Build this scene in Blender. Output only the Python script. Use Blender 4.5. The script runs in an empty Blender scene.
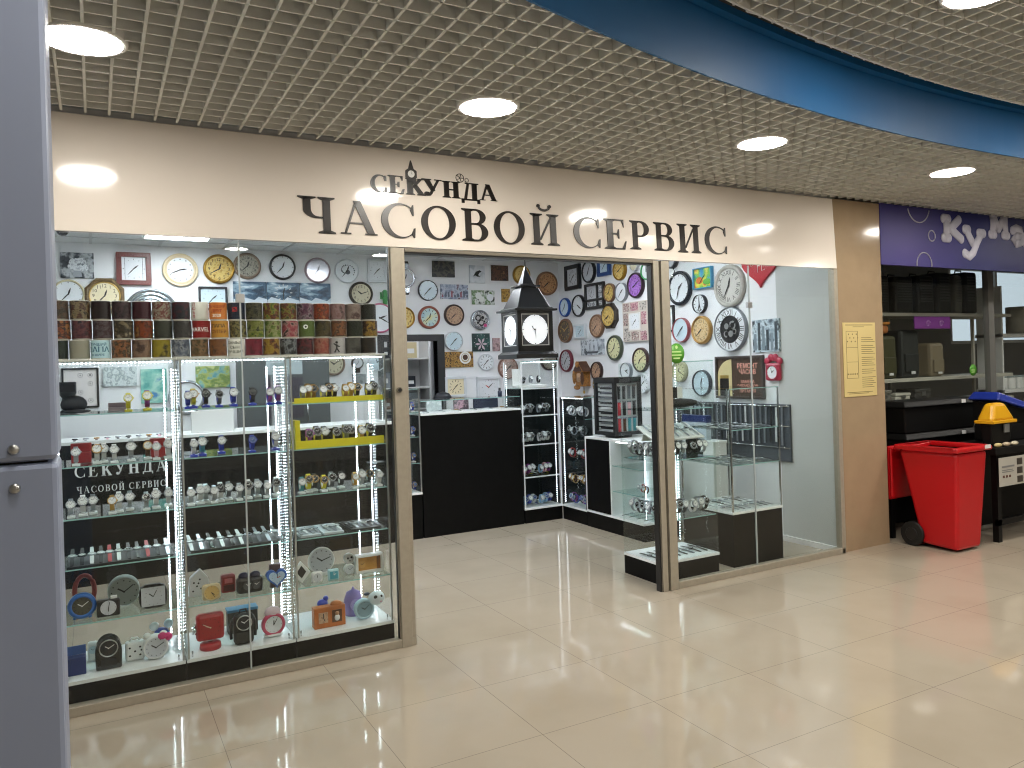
"""A watch repair shop front in a shopping hall, built in metres: x along the shop front, y into the shop, z up."""
EXPOSURE = 0.
LAMP_E = 110.
SHOP_E = 38.
LED_E = 26.
import bpy, bmesh, math, random
from mathutils import Vector, Matrix
random.seed(11)
PI = math.pi
SC = bpy.context.scene
COL = SC.collection
R = math.radians

CLOCKS = [('B', -0.196, 2.433, 0.139, 'cream', 'white', 'tick', (12, 37), 'white dial wall clock in a cream rim below the flower picture'),
 ('B', 0.787, 2.694, 0.167, 'creamgold', 'white', 'dot', (2, 41), 'white wall clock with double cream and gold rim beside the brown square clock'),
 ('B', 1.155, 2.716, 0.153, 'gold', 'goldface', 'arabic', (12, 40), 'gold wall clock with gold numeral dial above the thin black frame'),
 ('B', 1.436, 2.757, 0.14, 'greybrown', 'greyface', 'arabic', (12, 38), 'grey brown wall clock between the gold clock and the black rimmed clock'),
 ('B', 1.797, 2.759, 0.139, 'black', 'white', 'tick', (12, 37), 'white wall clock in a black rim above the mountain panels'),
 ('B', 2.173, 2.735, 0.142, 'mauve', 'silverface', 'none', (12, 37), 'pinkish rimmed silver wall clock above the mountain panels'),
 ('B', 2.499, 2.739, 0.136, 'whiterim', 'white', 'swirl', (12, 37), 'white frameless wall clock with a dark swirl drawing'),
 ('B', 2.652, 2.486, 0.137, 'bronze', 'beige', 'arabic', (10, 12), 'small beige wall clock in a dark bronze rim above the mugs'),
 ('B', 0.511, 2.246, 0.249, 'chrome', 'white', 'tick', (12, 37), 'large chrome ringed wall clock half hidden by the mugs'),
 ('B', 2.865, 2.212, 0.172, 'pink', 'white', 'none', (2, 20), 'white wall clock with a pink rim next to the entrance post'),
 ('B', 2.317, 1.7, 0.129, 'greybrown', 'beige', 'arabic', (10, 10), 'beige wall clock seen just under the mug shelf'),
 ('B', 2.813, 1.71, 0.103, 'whiterim', 'paleblue', 'tick', (11, 10), 'pale blue wall clock seen under the mug shelf by the post'),
 ('B', 0.813, 1.404, 0.173, 'silver', 'white', 'none', (2, 20), 'white wall clock in a thin silver rim behind the middle showcase'),
 ('B', 3.46, 2.54, 0.121, 'thinblack', 'paleblue', 'tick', (1, 37), 'pale blue wall clock with thin black rim under the dark photo picture'),
 ('B', 3.158, 2.217, 0.127, 'gold', 'goldface', 'arabic', (12, 38), 'gold wall clock half hidden by the entrance post'),
 ('B', 3.466, 2.222, 0.136, 'copper', 'blueyellow', 'bar', (12, 38), 'copper rimmed wall clock with a blue and yellow dial'),
 ('B', 3.788, 2.251, 0.129, 'darkwood', 'tan', 'arabic', (7, 38), 'dark wood wall clock with a tan numeral dial'),
 ('B', 4.131, 2.192, 0.122, 'silver', 'gearface', 'gear', (12, 37), 'silver skeleton gear wall clock with a pink flower'),
 ('B', 3.772, 1.939, 0.118, 'whiterim', 'paleblue', 'tick', (1, 37), 'white rimmed pale wall clock above the coffee picture'),
 ('B', 4.191, 1.676, 0.103, 'whiterim', 'white', 'bar', (1, 37), 'small white wall clock beside the coffee picture'),
 ('B', 4.493, 1.594, 0.136, 'rust', 'rustface', 'none', (1, 37), 'rust coloured wall clock below the hanging lantern'),
 ('B', 4.727, 2.76, 0.121, 'gold', 'goldface', 'none', (1, 37), 'gold wall clock behind the lantern spire'),
 ('B', 5.095, 2.663, 0.154, 'tanrim', 'orangeface', 'arabic', (7, 38), 'orange brown wall clock beside the lantern roof'),
 ('B', 5.088, 1.667, 0.122, 'darkwood', 'greyface', 'tick', (7, 38), 'grey dialled wall clock below the lantern base'),
 ('R', 3.554, 2.729, 0.137, 'black', 'greyface2', 'tick', (7, 5), 'black rimmed wall clock beside the black rectangular clock'),
 ('R', 2.919, 2.669, 0.117, 'gold', 'goldface', 'arabic', (8, 10), 'broad gold wall clock beside the blue square clock'),
 ('R', 2.639, 2.699, 0.076, 'whiterim', 'beige', 'tick', (12, 0), 'cream wall clock under the door header above the purple clock'),
 ('R', 2.415, 2.599, 0.096, 'green', 'white', 'none', (12, 0), 'white wall clock with a green ring at the entrance post'),
 ('R', 2.627, 2.467, 0.143, 'plum', 'purple', 'arabic', (8, 10), 'purple wall clock with a dark plum rim'),
 ('R', 3.133, 2.434, 0.11, 'tanrim', 'goldface', 'arabic', (8, 5), 'small gold wall clock beside the four pane frame'),
 ('R', 2.894, 2.415, 0.107, 'thinsilver', 'white', 'none', (1, 37), 'white wall clock with thin silver rim beside the purple clock'),
 ('R', 4.128, 2.344, 0.12, 'blue', 'paleblue', 'tick', (12, 37), 'bright blue rimmed wall clock at the shop corner'),
 ('R', 3.806, 2.338, 0.138, 'black', 'white', 'tick', (4, 20), 'white wall clock in a thick black rim under the black rectangular clock'),
 ('R', 4.138, 2.046, 0.155, 'tanrim', 'darkface', 'arabic', (10, 10), 'brown rimmed wall clock with a dark dial below the blue clock'),
 ('R', 3.419, 2.063, 0.14, 'tanrim', 'tan', 'arabic', (7, 38), 'tan wall clock beside the gold octagonal clock'),
 ('R', 3.064, 1.787, 0.149, 'darkgreen', 'yellowface', 'bar', (12, 38), 'yellow dialled wall clock in a dark green rim'),
 ('R', 4.137, 1.663, 0.144, 'crimson', 'greyface2', 'bar', (7, 8), 'grey wall clock in a crimson rim above the cuckoo clock'),
 ('R', 3.449, 1.524, 0.113, 'darkwood', 'tan', 'bar', (7, 8), 'tan wall clock in a dark wood rim above the rotating display'),
 ('R', 2.578, 1.637, 0.138, 'darkwood', 'yellowface', 'bar', (7, 10), 'cream wall clock in a dark wood rim under the photo collage clock'),
 ('R', 2.851, 1.518, 0.096, 'thinsilver', 'white', 'none', (2, 20), 'silver rimmed wall clock behind the rotating display'),
 ('R', 2.543, 1.377, 0.11, 'whiterim', 'white', 'bar', (1, 37), 'white wall clock beside the rotating display'),
 ('R', 1.883, 2.357, 0.178, 'navyrim', 'white', 'tick', (1, 33), 'white wall clock in a wide black rim beside the entrance post'),
 ('R', 1.166, 2.305, 0.204, 'stone', 'stoneface', 'roman', (12, 35), 'large stone grey wall clock near the red heart'),
 ('R', 1.583, 2.17, 0.094, 'thinblack', 'white', 'tower', (6, 0), 'small white wall clock with a tower drawing'),
 ('R', 1.879, 1.928, 0.127, 'silverred', 'paleblue', 'none', (1, 37), 'pale blue wall clock with a silver and red rim'),
 ('R', 1.572, 1.911, 0.141, 'gold2', 'tanface', 'arabic', (7, 38), 'light gold wall clock beside the skeleton gear clock'),
 ('R', 1.166, 1.895, 0.212, 'thinsilver', 'gearface', 'romangear', (10, 8), 'large skeleton gear wall clock with roman numerals'),
 ('R', 1.925, 1.506, 0.113, 'olive', 'yellowface', 'bar', (12, 20), 'olive rimmed cream wall clock below the green sticker'),
 ('R', 1.591, 1.385, 0.129, 'black2', 'paleblue', 'tick', (12, 30), 'pale blue wall clock in a dark rim beside the repair poster')]
SQUARES = [('B', 0.366, 2.692, 0.304, 0.321, 'brown', 'white', 'square brown wooden wall clock above the mugs'),
 ('B', 1.089, 2.41, 0.275, 0.24, 'thinblack', 'paleblue', 'square pale wall clock in a thin black frame above the mugs'),
 ('B', 2.85, 2.753, 0.23, 0.269, 'whiterim', 'white', 'square white wall clock by the entrance post'),
 ('B', 3.775, 1.389, 0.274, 0.246, 'whiterim', 'cream', 'square white framed wall clock with a cream dial below the coffee picture'),
 ('B', 4.215, 1.365, 0.313, 0.264, 'whiterim', 'whitered', 'square white wall clock with red hands behind the black counter'),
 ('R', 3.923, 2.702, 0.343, 0.312, 'black', 'greyface2', 'black rectangular wall clock near the shop corner'),
 ('R', 3.228, 2.758, 0.247, 0.234, 'bluesq', 'paleblue', 'blue square wall clock under the door header'),
 ('R', 3.787, 2.02, 0.253, 0.18, 'whiterim', 'paleblue', 'small pale square wall clock with big numerals above the ship picture'),
 ('R', 1.53, 2.422, 0.265, 0.209, 'kids', 'kidsface', 'square wall clock with a bright countryside drawing')]
PICTURES = [('B', -0.117, 2.709, 0.279, 0.244, 'flower', 'black and white flower picture above the cream rimmed clock'), ('B', 0.217, 1.632, 0.294, 0.186, 'map', 'pale sketch map picture under the mug shelf'),
 ('B', 0.514, 1.528, 0.234, 0.339, 'green', 'green and blue landscape picture behind the pillar end showcase'),
 ('B', 1.065, 1.601, 0.327, 0.222, 'paint', 'colourful meadow picture behind the middle showcase'),
 ('B', 2.604, 1.524, 0.149, 0.113, 'greypic', 'small grey picture under the mug shelf by the beige clock'),
 ('B', 3.671, 2.8, 0.285, 0.191, 'dark', 'dark machinery photo picture under the door header'), ('B', 3.803, 2.531, 0.357, 0.175, 'city', 'blue city street picture with red figures'),
 ('B', 4.112, 2.751, 0.205, 0.215, 'dolphin', 'pale picture with a leaping dolphin'), ('B', 4.423, 2.776, 0.231, 0.189, 'brownp', 'brown photo picture beside the lantern spire'),
 ('B', 4.185, 2.468, 0.302, 0.173, 'orchid', 'white picture with green leaves and a small dial'), ('B', 4.136, 1.918, 0.235, 0.219, 'lily', 'dark green square picture with a pale lily'),
 ('B', 4.343, 1.889, 0.097, 0.161, 'pinkp', 'small pinkish picture half hidden by the lantern'), ('B', 3.835, 1.715, 0.372, 0.188, 'coffee', 'coffee picture with a white cup and beans'),
 ('B', 4.497, 2.498, 0.112, 0.162, 'goldp', 'small golden picture beside the lantern roof'), ('R', 3.542, 1.813, 0.491, 0.186, 'ship', 'grey picture of a sailing ship'),
 ('R', 0.73, 1.813, 0.313, 0.293, 'street', 'black and white street picture near the grey wall end')]
MISC = {'cactus': (2.932, 2.457, 0.119, 0.178),
 'collage': (2.65, 2.066, 0.459, 0.444),
 'cuckoo': (3.718, 1.46, 0.326, 0.382),
 'cuckoowheel': (3.695, 1.38, 0.08),
 'frame4': (3.448, 2.425, 0.407, 0.311),
 'framed': (2.074, 2.057, 0.106, 0.276),
 'heart': (0.775, 2.448, 0.448, 0.332),
 'lantern_z': [1.666, 1.72, 1.765, 2.011, 2.035, 2.067, 2.218, 2.242, 2.266, 2.401],
 'octoB': (0.107, 2.419, 0.17),
 'octoR': (3.138, 2.163, 0.146),
 'poster_clocks': (-0.12, 1.534, 0.306, 0.383),
 'redclock': (0.648, 1.517, 0.223, 0.222),
 'triptych': (1.798, 2.482, 1.026, 0.221),
 'twist': (1.992, 2.641, 0.094),
 'watchclock': (3.181, 2.679, 0.12),
 'watchclock2': (2.586, 1.705, 0.068)}
LET1 = [('С', 1.415, 1.507, 2.634, 2.738), ('Е', 1.519, 1.613, 2.636, 2.741), ('К', 1.623, 1.737, 2.636, 2.734), ('У', 1.728, 1.847, 2.638, 2.74), ('Н', 1.859, 1.969, 2.637, 2.737),
 ('Д', 1.981, 2.101, 2.628, 2.738), ('А', 2.106, 2.22, 2.639, 2.74)]
LET2 = [('Ч', 0.994, 1.201, 2.376, 2.579), ('А', 1.227, 1.439, 2.38, 2.572), ('С', 1.465, 1.672, 2.372, 2.579), ('О', 1.71, 1.932, 2.374, 2.581), ('В', 1.971, 2.148, 2.38, 2.579),
 ('О', 2.19, 2.408, 2.371, 2.582), ('Й', 2.447, 2.668, 2.379, 2.582), ('С', 2.776, 2.986, 2.375, 2.585), ('Е', 3.019, 3.201, 2.379, 2.584), ('Р', 3.231, 3.398, 2.386, 2.585),
 ('В', 3.438, 3.617, 2.386, 2.586), ('И', 3.648, 3.869, 2.383, 2.588), ('С', 3.906, 4.117, 2.382, 2.59)]
CAB = {(1, 0.68): [(-0.122, 'ksw'), (-0.079, 'kkw'), (-0.036, 'wsw'), (0.004, 'ksw'), (0.043, 'rsw'), (0.084, 'wsw'), (0.129, 'ksk'), (0.17, 'ksw'), (0.216, 'rsw'), (0.262, 'ksw'), (0.309, 'ssw')],
 (1, 0.925): [(-0.119, 'ssw', 'c'), (-0.068, 'wsw', 'c'), (-0.024, 'ssw', 'c'), (0.06, 'ggw', 'c'), (0.091, 'wsw', 'c'), (0.141, 'ssw', 'c'), (0.214, 'ssk', 'c'), (0.261, 'wsw', 'c'),
              (0.322, 'wsw', 'c')],
 (1, 1.18): [(-0.091, 'ssw', 'c'), (0.0, 'wgw', 'c'), (0.031, 'wsw', 'c'), (0.076, 'wsw', 'c'), (0.152, 'ssw', 'c'), (0.231, 'bgw', 'c'), (0.268, 'nsw', 'c'), (0.325, 'wsw', 'c')],
 (1, 1.435): [(0.146, 'yyw', 'y'), (0.234, 'pyw', 'y')],
 (2, 0.68): [(0.422, 'wsw'), (0.471, 'ssw'), (0.521, 'ksw'), (0.576, 'wsw'), (0.626, 'kkw'), (0.673, 'wsw'), (0.719, 'ksk'), (0.766, 'dsw'), (0.814, 'ssk'), (0.862, 'ksw')],
 (2, 0.925): [(0.425, 'ssw', 'c'), (0.474, 'wsw', 'c'), (0.504, 'ssw', 'c'), (0.539, 'ssw', 'c'), (0.574, 'wkk', 'c'), (0.619, 'dsw', 'c'), (0.666, 'ssw', 'c'), (0.717, 'wsk', 'c'),
              (0.77, 'ssw', 'c'), (0.812, 'ssw', 'c'), (0.866, 'wsk', 'c')],
 (2, 1.18): [(0.446, 'wsw', 'u'), (0.491, 'tsw', 'u'), (0.591, 'usw', 'u'), (0.74, 'uub', 'u'), (0.868, 'wsw', 'u')],
 (2, 1.435): [(0.425, 'usw', 'u'), (0.454, 'ygw', 'u'), (0.519, 'kkk', 'u'), (0.579, 'dsk', 'u'), (0.655, 'usw', 'u'), (0.759, 'kkk', 'u'), (0.839, 'psw', 'u'), (0.89, 'psw', 'u')],
 (3, 0.925): [(0.999, 'tsw', 'c'), (1.044, 'ygk', 'c'), (1.083, 'kgk', 'c'), (1.123, 'ygk', 'c'), (1.174, 'dsk', 'c'), (1.238, 'kkw', 'c'), (1.303, 'ggw', 'c'), (1.351, 'ssw', 'c'),
              (1.405, 'kgk', 'c'), (1.447, 'wsw', 'w')],
 (3, 1.18): [(1.046, 'ppk', 'y'), (1.097, 'ksk', 'y'), (1.148, 'ksw', 'y'), (1.2, 'ksk', 'y'), (1.265, 'ssk', 'y'), (1.3, 'ksk', 'y'), (1.348, 'gsw', 'y'), (1.408, 'ksk', 'y')],
 (3, 1.435): [(1.02, 'ssw', 'y'), (1.054, 'ggw', 'y'), (1.093, 'ggk', 'y'), (1.133, 'ssw', 'y'), (1.173, 'kgk', 'y'), (1.214, 'ksw', 'y'), (1.261, 'ggw', 'y'), (1.302, 'ggw', 'y'),
              (1.349, 'kgk', 'y'), (1.398, 'ksw', 'y'), (1.44, 'ksk', 'y'), (1.455, 'wsw', 'y')]}
# ------------------------------------------------------------------ materials
_mats = {}
def mat(name, col=(.5, .5, .5), rough=.5, metal=0., emit=0., coat=0., var=0., vscale=12., spec=.5, bump=0.):
    """Principled surface whose colour is broken up by a little object-space noise."""
    if name in _mats: return _mats[name]
    m = bpy.data.materials.new(name); m.use_nodes = True
    nt = m.node_tree; b = nt.nodes['Principled BSDF']
    b.inputs['Base Color'].default_value = (*col, 1)
    b.inputs['Roughness'].default_value = rough
    b.inputs['Metallic'].default_value = metal
    b.inputs['Coat Weight'].default_value = coat
    b.inputs['Coat Roughness'].default_value = .05
    b.inputs['Specular IOR Level'].default_value = spec
    if emit:
        b.inputs['Emission Color'].default_value = (*col, 1)
        b.inputs['Emission Strength'].default_value = emit
    if var or bump:
        tc = nt.nodes.new('ShaderNodeTexCoord'); nz = nt.nodes.new('ShaderNodeTexNoise')
        nz.inputs['Scale'].default_value = vscale; nz.inputs['Detail'].default_value = 3
        nt.links.new(tc.outputs['Object'], nz.inputs['Vector'])
        if var:
            rp = nt.nodes.new('ShaderNodeValToRGB')
            rp.color_ramp.elements[0].position = .3; rp.color_ramp.elements[1].position = .7
            rp.color_ramp.elements[0].color = (*[max(0, c * (1 - var)) for c in col], 1)
            rp.color_ramp.elements[1].color = (*[min(1, c * (1 + var)) for c in col], 1)
            nt.links.new(nz.outputs['Fac'], rp.inputs['Fac']); nt.links.new(rp.outputs['Color'], b.inputs['Base Color'])
        if bump:
            bp = nt.nodes.new('ShaderNodeBump'); bp.inputs['Strength'].default_value = bump
            nt.links.new(nz.outputs['Fac'], bp.inputs['Height']); nt.links.new(bp.outputs['Normal'], b.inputs['Normal'])
    _mats[name] = m
    return m

def hexc(h):
    v = [int(h[i:i + 2], 16) / 255 for i in (0, 2, 4)]
    return tuple(c / 12.92 if c <= .04045 else ((c + .055) / 1.055) ** 2.4 for c in v)

def pat(name, cols, scale=8., kind='noise', rough=.4, seed=0., stretch=(1, 1, 1)):
    """Printed pattern: a constant colour ramp over noise / cells / waves in object space."""
    if name in _mats: return _mats[name]
    m = bpy.data.materials.new(name); m.use_nodes = True
    nt = m.node_tree; b = nt.nodes['Principled BSDF']; b.inputs['Roughness'].default_value = rough
    tc = nt.nodes.new('ShaderNodeTexCoord'); mp = nt.nodes.new('ShaderNodeMapping')
    mp.inputs['Location'].default_value = (seed, seed * .7, seed * 1.3); mp.inputs['Scale'].default_value = stretch
    nt.links.new(tc.outputs['Object'], mp.inputs['Vector'])
    if kind == 'cells':
        t = nt.nodes.new('ShaderNodeTexVoronoi'); t.inputs['Scale'].default_value = scale
        sep = nt.nodes.new('ShaderNodeSeparateColor'); nt.links.new(t.outputs['Color'], sep.inputs['Color']); src = sep.outputs[0]
    elif kind == 'wave':
        t = nt.nodes.new('ShaderNodeTexWave'); t.inputs['Scale'].default_value = scale; t.inputs['Distortion'].default_value = 4; src = t.outputs['Fac']
    else:
        t = nt.nodes.new('ShaderNodeTexNoise'); t.inputs['Scale'].default_value = scale; t.inputs['Detail'].default_value = 4; src = t.outputs['Fac']
    nt.links.new(mp.outputs['Vector'], t.inputs['Vector'])
    rp = nt.nodes.new('ShaderNodeValToRGB'); cr = rp.color_ramp; cr.interpolation = 'EASE'
    n = len(cols)
    lo, hi = (.05, .95) if kind != 'noise' else (.34, .66)
    while len(cr.elements) < n: cr.elements.new(.5)
    for i, c in enumerate(cols):
        cr.elements[i].position = lo + (hi - lo) * i / max(1, n - 1); cr.elements[i].color = (*hexc(c), 1)
    nt.links.new(src, rp.inputs['Fac']); nt.links.new(rp.outputs['Color'], b.inputs['Base Color'])
    _mats[name] = m
    return m

def glass_mat(name, tint=(.93, .97, .96), ior=1.45, rough=.0):
    m = bpy.data.materials.new(name); m.use_nodes = True
    nt = m.node_tree; nt.nodes.clear()
    o = nt.nodes.new('ShaderNodeOutputMaterial'); mx = nt.nodes.new('ShaderNodeMixShader')
    tr = nt.nodes.new('ShaderNodeBsdfTransparent'); gl = nt.nodes.new('ShaderNodeBsdfGlossy'); fr = nt.nodes.new('ShaderNodeFresnel')
    tr.inputs['Color'].default_value = (*tint, 1); gl.inputs['Roughness'].default_value = rough
    ge = nt.nodes.new('ShaderNodeNewGeometry'); mi = nt.nodes.new('ShaderNodeMix')   # same index for both faces of a thin pane
    mi.inputs[2].default_value = ior; mi.inputs[3].default_value = 1 / ior
    nt.links.new(ge.outputs['Backfacing'], mi.inputs[0]); nt.links.new(mi.outputs[0], fr.inputs['IOR'])
    nt.links.new(fr.outputs['Fac'], mx.inputs['Fac']); nt.links.new(tr.outputs['BSDF'], mx.inputs[1]); nt.links.new(gl.outputs['BSDF'], mx.inputs[2])
    nt.links.new(mx.outputs['Shader'], o.inputs['Surface'])
    _mats[name] = m
    return m

def tile_mat():
    m = bpy.data.materials.new('floor_tiles'); m.use_nodes = True
    nt = m.node_tree; b = nt.nodes['Principled BSDF']; N = nt.nodes.new; L = nt.links.new
    tc = N('ShaderNodeTexCoord'); sep = N('ShaderNodeSeparateXYZ'); L(tc.outputs['Object'], sep.inputs['Vector'])
    def grid(sock, off, per):
        a = N('ShaderNodeMath'); a.operation = 'SUBTRACT'; L(sock, a.inputs[0]); a.inputs[1].default_value = off
        d = N('ShaderNodeMath'); d.operation = 'DIVIDE'; L(a.outputs[0], d.inputs[0]); d.inputs[1].default_value = per
        f = N('ShaderNodeMath'); f.operation = 'FRACT'; L(d.outputs[0], f.inputs[0])
        s = N('ShaderNodeMath'); s.operation = 'SUBTRACT'; L(f.outputs[0], s.inputs[0]); s.inputs[1].default_value = .5
        q = N('ShaderNodeMath'); q.operation = 'ABSOLUTE'; L(s.outputs[0], q.inputs[0])
        g = N('ShaderNodeMath'); g.operation = 'GREATER_THAN'; L(q.outputs[0], g.inputs[0]); g.inputs[1].default_value = .5 - .0014 / per
        fl = N('ShaderNodeMath'); fl.operation = 'FLOOR'; L(d.outputs[0], fl.inputs[0])
        return g.outputs[0], fl.outputs[0]
    gx, fx = grid(sep.outputs['X'], .446, .606); gy, fy = grid(sep.outputs['Y'], -.18, .608)
    mxx = N('ShaderNodeMath'); mxx.operation = 'MAXIMUM'; L(gx, mxx.inputs[0]); L(gy, mxx.inputs[1])
    cb = N('ShaderNodeCombineXYZ'); L(fx, cb.inputs[0]); L(fy, cb.inputs[1])
    wn = N('ShaderNodeTexWhiteNoise'); L(cb.outputs[0], wn.inputs['Vector'])
    nz = N('ShaderNodeTexNoise'); nz.inputs['Scale'].default_value = 2.2; nz.inputs['Detail'].default_value = 6; L(tc.outputs['Object'], nz.inputs['Vector'])
    rp = N('ShaderNodeValToRGB'); rp.color_ramp.elements[0].position = .35; rp.color_ramp.elements[1].position = .65
    rp.color_ramp.elements[0].color = (.35, .298, .228, 1); rp.color_ramp.elements[1].color = (.385, .33, .257, 1)
    ad = N('ShaderNodeMath'); ad.operation = 'MULTIPLY_ADD'; L(wn.outputs['Value'], ad.inputs[0]); ad.inputs[1].default_value = .12; L(nz.outputs['Fac'], ad.inputs[2])
    L(ad.outputs[0], rp.inputs['Fac'])
    mx = N('ShaderNodeMix'); mx.data_type = 'RGBA'; L(mxx.outputs[0], mx.inputs['Factor']); L(rp.outputs['Color'], mx.inputs[6]); mx.inputs[7].default_value = (.20, .165, .125, 1)
    L(mx.outputs[2], b.inputs['Base Color']); b.inputs['Roughness'].default_value = .06
    b.inputs['Specular IOR Level'].default_value = .7
    _mats['floor_tiles'] = m
    return m

GLASS = glass_mat('window_glass', (.965, .985, .98), 1.42)
SGLASS = glass_mat('showcase_glass', (.978, .992, .988), 1.3)
SHELFG = glass_mat('shelf_glass', (.90, .97, .955), 1.3)
ACRYL = glass_mat('clear_acrylic', (.90, .93, .93), 1.6, .15)
GEDGE = mat('glass_edge', (.30, .52, .50), .25)
BLACK = mat('black_laminate', (.003, .003, .003), .45, var=.3, spec=.15)
BLACKP = mat('black_plastic', (.012, .012, .013), .38)
BLACKG = mat('black_gloss', (.01, .01, .012), .12, coat=.5)
WHITE = mat('white_paint', (.80, .80, .80), .4)
WHITEP = mat('white_plastic', (.75, .75, .74), .3)
CHROME = mat('chrome', (.7, .71, .72), .16, 1.)
STEEL = mat('brushed_steel', (.55, .55, .54), .3, 1.)
ALU = mat('beige_aluminium', (.40, .36, .29), .38, .35, var=.05, vscale=30)
ALUD = mat('dark_aluminium', (.20, .18, .14), .4, .4)  # darker aluminium tone for the lock, post groove and head rail
GOLD = mat('gold_metal', (.62, .42, .13), .28, .8)
LED = mat('led_white', (.90, .95, 1.), .4, emit=14.)
INK = mat('black_ink', (.012, .010, .010), .5)
WHITEINK = mat('white_ink', (.78, .78, .76), .5)
GREYINK = mat('grey_ink', (.2, .2, .2), .5)

# ------------------------------------------------------------------ mesh building
class MB:
    def __init__(s): s.v = []; s.f = []; s.m = []; s.sm = []; s.mats = []; s.M = Matrix.Identity(4)
    def mi(s, m):
        if m not in s.mats: s.mats.append(m)
        return s.mats.index(m)
    def add(s, vs, fs, m, smooth=False):
        k = len(s.v); i = s.mi(m)
        s.v += [tuple(s.M @ Vector(p)) for p in vs]
        for f in fs: s.f.append([k + j for j in f]); s.m.append(i); s.sm.append(smooth)
        return s
    def box(s, x0, x1, y0, y1, z0, z1, m):
        return s.add([(x0, y0, z0), (x1, y0, z0), (x1, y1, z0), (x0, y1, z0), (x0, y0, z1), (x1, y0, z1), (x1, y1, z1), (x0, y1, z1)],
                     [(0, 3, 2, 1), (4, 5, 6, 7), (0, 1, 5, 4), (1, 2, 6, 5), (2, 3, 7, 6), (3, 0, 4, 7)], m)
    def bar(s, p, q, w, h, m, up=(0, 0, 1)):
        p, q = Vector(p), Vector(q); d = (q - p).normalized(); u = Vector(up)
        if abs(d.dot(u)) > .98: u = Vector((0, 1, 0))
        a = d.cross(u).normalized() * w / 2; b = a.cross(d).normalized() * h / 2
        vs = [p - a - b, p + a - b, p + a + b, p - a + b, q - a - b, q + a - b, q + a + b, q - a + b]
        return s.add(vs, [(0, 1, 2, 3), (7, 6, 5, 4), (0, 4, 5, 1), (1, 5, 6, 2), (2, 6, 7, 3), (3, 7, 4, 0)], m)
    def cyl(s, p, q, r0, r1, m, n=16, caps=True):
        p, q = Vector(p), Vector(q); d = (q - p).normalized()
        u = Vector((0, 0, 1)) if abs(d.z) < .9 else Vector((1, 0, 0))
        a = d.cross(u).normalized(); b = d.cross(a)
        ring = [a * math.cos(2 * PI * i / n) + b * math.sin(2 * PI * i / n) for i in range(n)]
        vs = [p + x * r0 for x in ring] + [q + x * r1 for x in ring]
        s.add(vs, [(i, (i + 1) % n, n + (i + 1) % n, n + i) for i in range(n)], m, True)
        if caps: s.add(vs, [tuple(range(n))[::-1], tuple(range(n, 2 * n))], m)
        return s
    def tube(s, pts, r, m, n=8, closed=False):
        pts = [Vector(p) for p in pts]; k = len(pts); vs = []
        for i, p in enumerate(pts):
            d = (pts[(i + 1) % k] - pts[i - 1]) if closed else (pts[min(i + 1, k - 1)] - pts[max(i - 1, 0)])
            d.normalize(); u = Vector((0, 0, 1)) if abs(d.z) < .9 else Vector((0, 1, 0))
            a = d.cross(u).normalized(); b = d.cross(a)
            rr = r[i] if isinstance(r, (list, tuple)) else r
            vs += [p + (a * math.cos(2 * PI * j / n) + b * math.sin(2 * PI * j / n)) * rr for j in range(n)]
        fs = []
        for i in range(k if closed else k - 1):
            for j in range(n): fs.append((i * n + j, i * n + (j + 1) % n, ((i + 1) % k) * n + (j + 1) % n, ((i + 1) % k) * n + j))
        s.add(vs, fs, m, True)
        if not closed: s.add(vs, [tuple(range(n))[::-1], tuple(range((k - 1) * n, k * n))], m)
        return s
    def lathe(s, prof, m, n=32, axis='y', sx=1., sz=1., corners=0):
        """prof: (radius, out) pairs; axis 'y' turns about -Y (clock fronts), 'z' about +Z."""
        vs = []; fs = []
        for r, h in prof:
            for i in range(n):
                a = 2 * PI * (i + .5) / n; c, d = math.cos(a), math.sin(a)
                vs.append((r * c * sx, -h, r * d * sz) if axis == 'y' else (r * c * sx, r * d * sz, h))
        for k in range(len(prof) - 1):
            for i in range(n):
                j = (i + 1) % n
                fs.append((k * n + i, k * n + j, (k + 1) * n + j, (k + 1) * n + i))
        s.add(vs, fs, m, n > 10 and not (len(prof) == 2 and prof[-1][0] < 1e-3))
        if prof[0][0] > 1e-6: s.add(vs, [tuple(range(n))[::-1]], m)
        return s
    def disc(s, x, z, r, y, m, n=24, sx=1.):
        return s.add([(x + r * sx * math.cos(2 * PI * i / n), y, z + r * math.sin(2 * PI * i / n)) for i in range(n)], [tuple(range(n))], m)
    def prism(s, poly, y0, y1, m):
        """polygon in XZ pushed from y0 to y1"""
        n = len(poly)
        vs = [(x, y0, z) for x, z in poly] + [(x, y1, z) for x, z in poly]
        return s.add(vs, [tuple(range(n)), tuple(range(2 * n - 1, n - 1, -1))] + [(i, n + i, n + (i + 1) % n, (i + 1) % n) for i in range(n)], m)
    def ball(s, c, r, m, n=14, k=8):
        rx, ry, rz = r if isinstance(r, (tuple, list)) else (r, r, r)
        vs = []; fs = []
        for i in range(k + 1):
            t = PI * i / k
            for j in range(n):
                a = 2 * PI * j / n
                vs.append((c[0] + rx * math.sin(t) * math.cos(a), c[1] + ry * math.sin(t) * math.sin(a), c[2] + rz * math.cos(t)))
        for i in range(k):
            for j in range(n): fs.append((i * n + j, (i + 1) * n + j, (i + 1) * n + (j + 1) % n, i * n + (j + 1) % n))
        return s.add(vs, fs, m, True)
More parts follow.
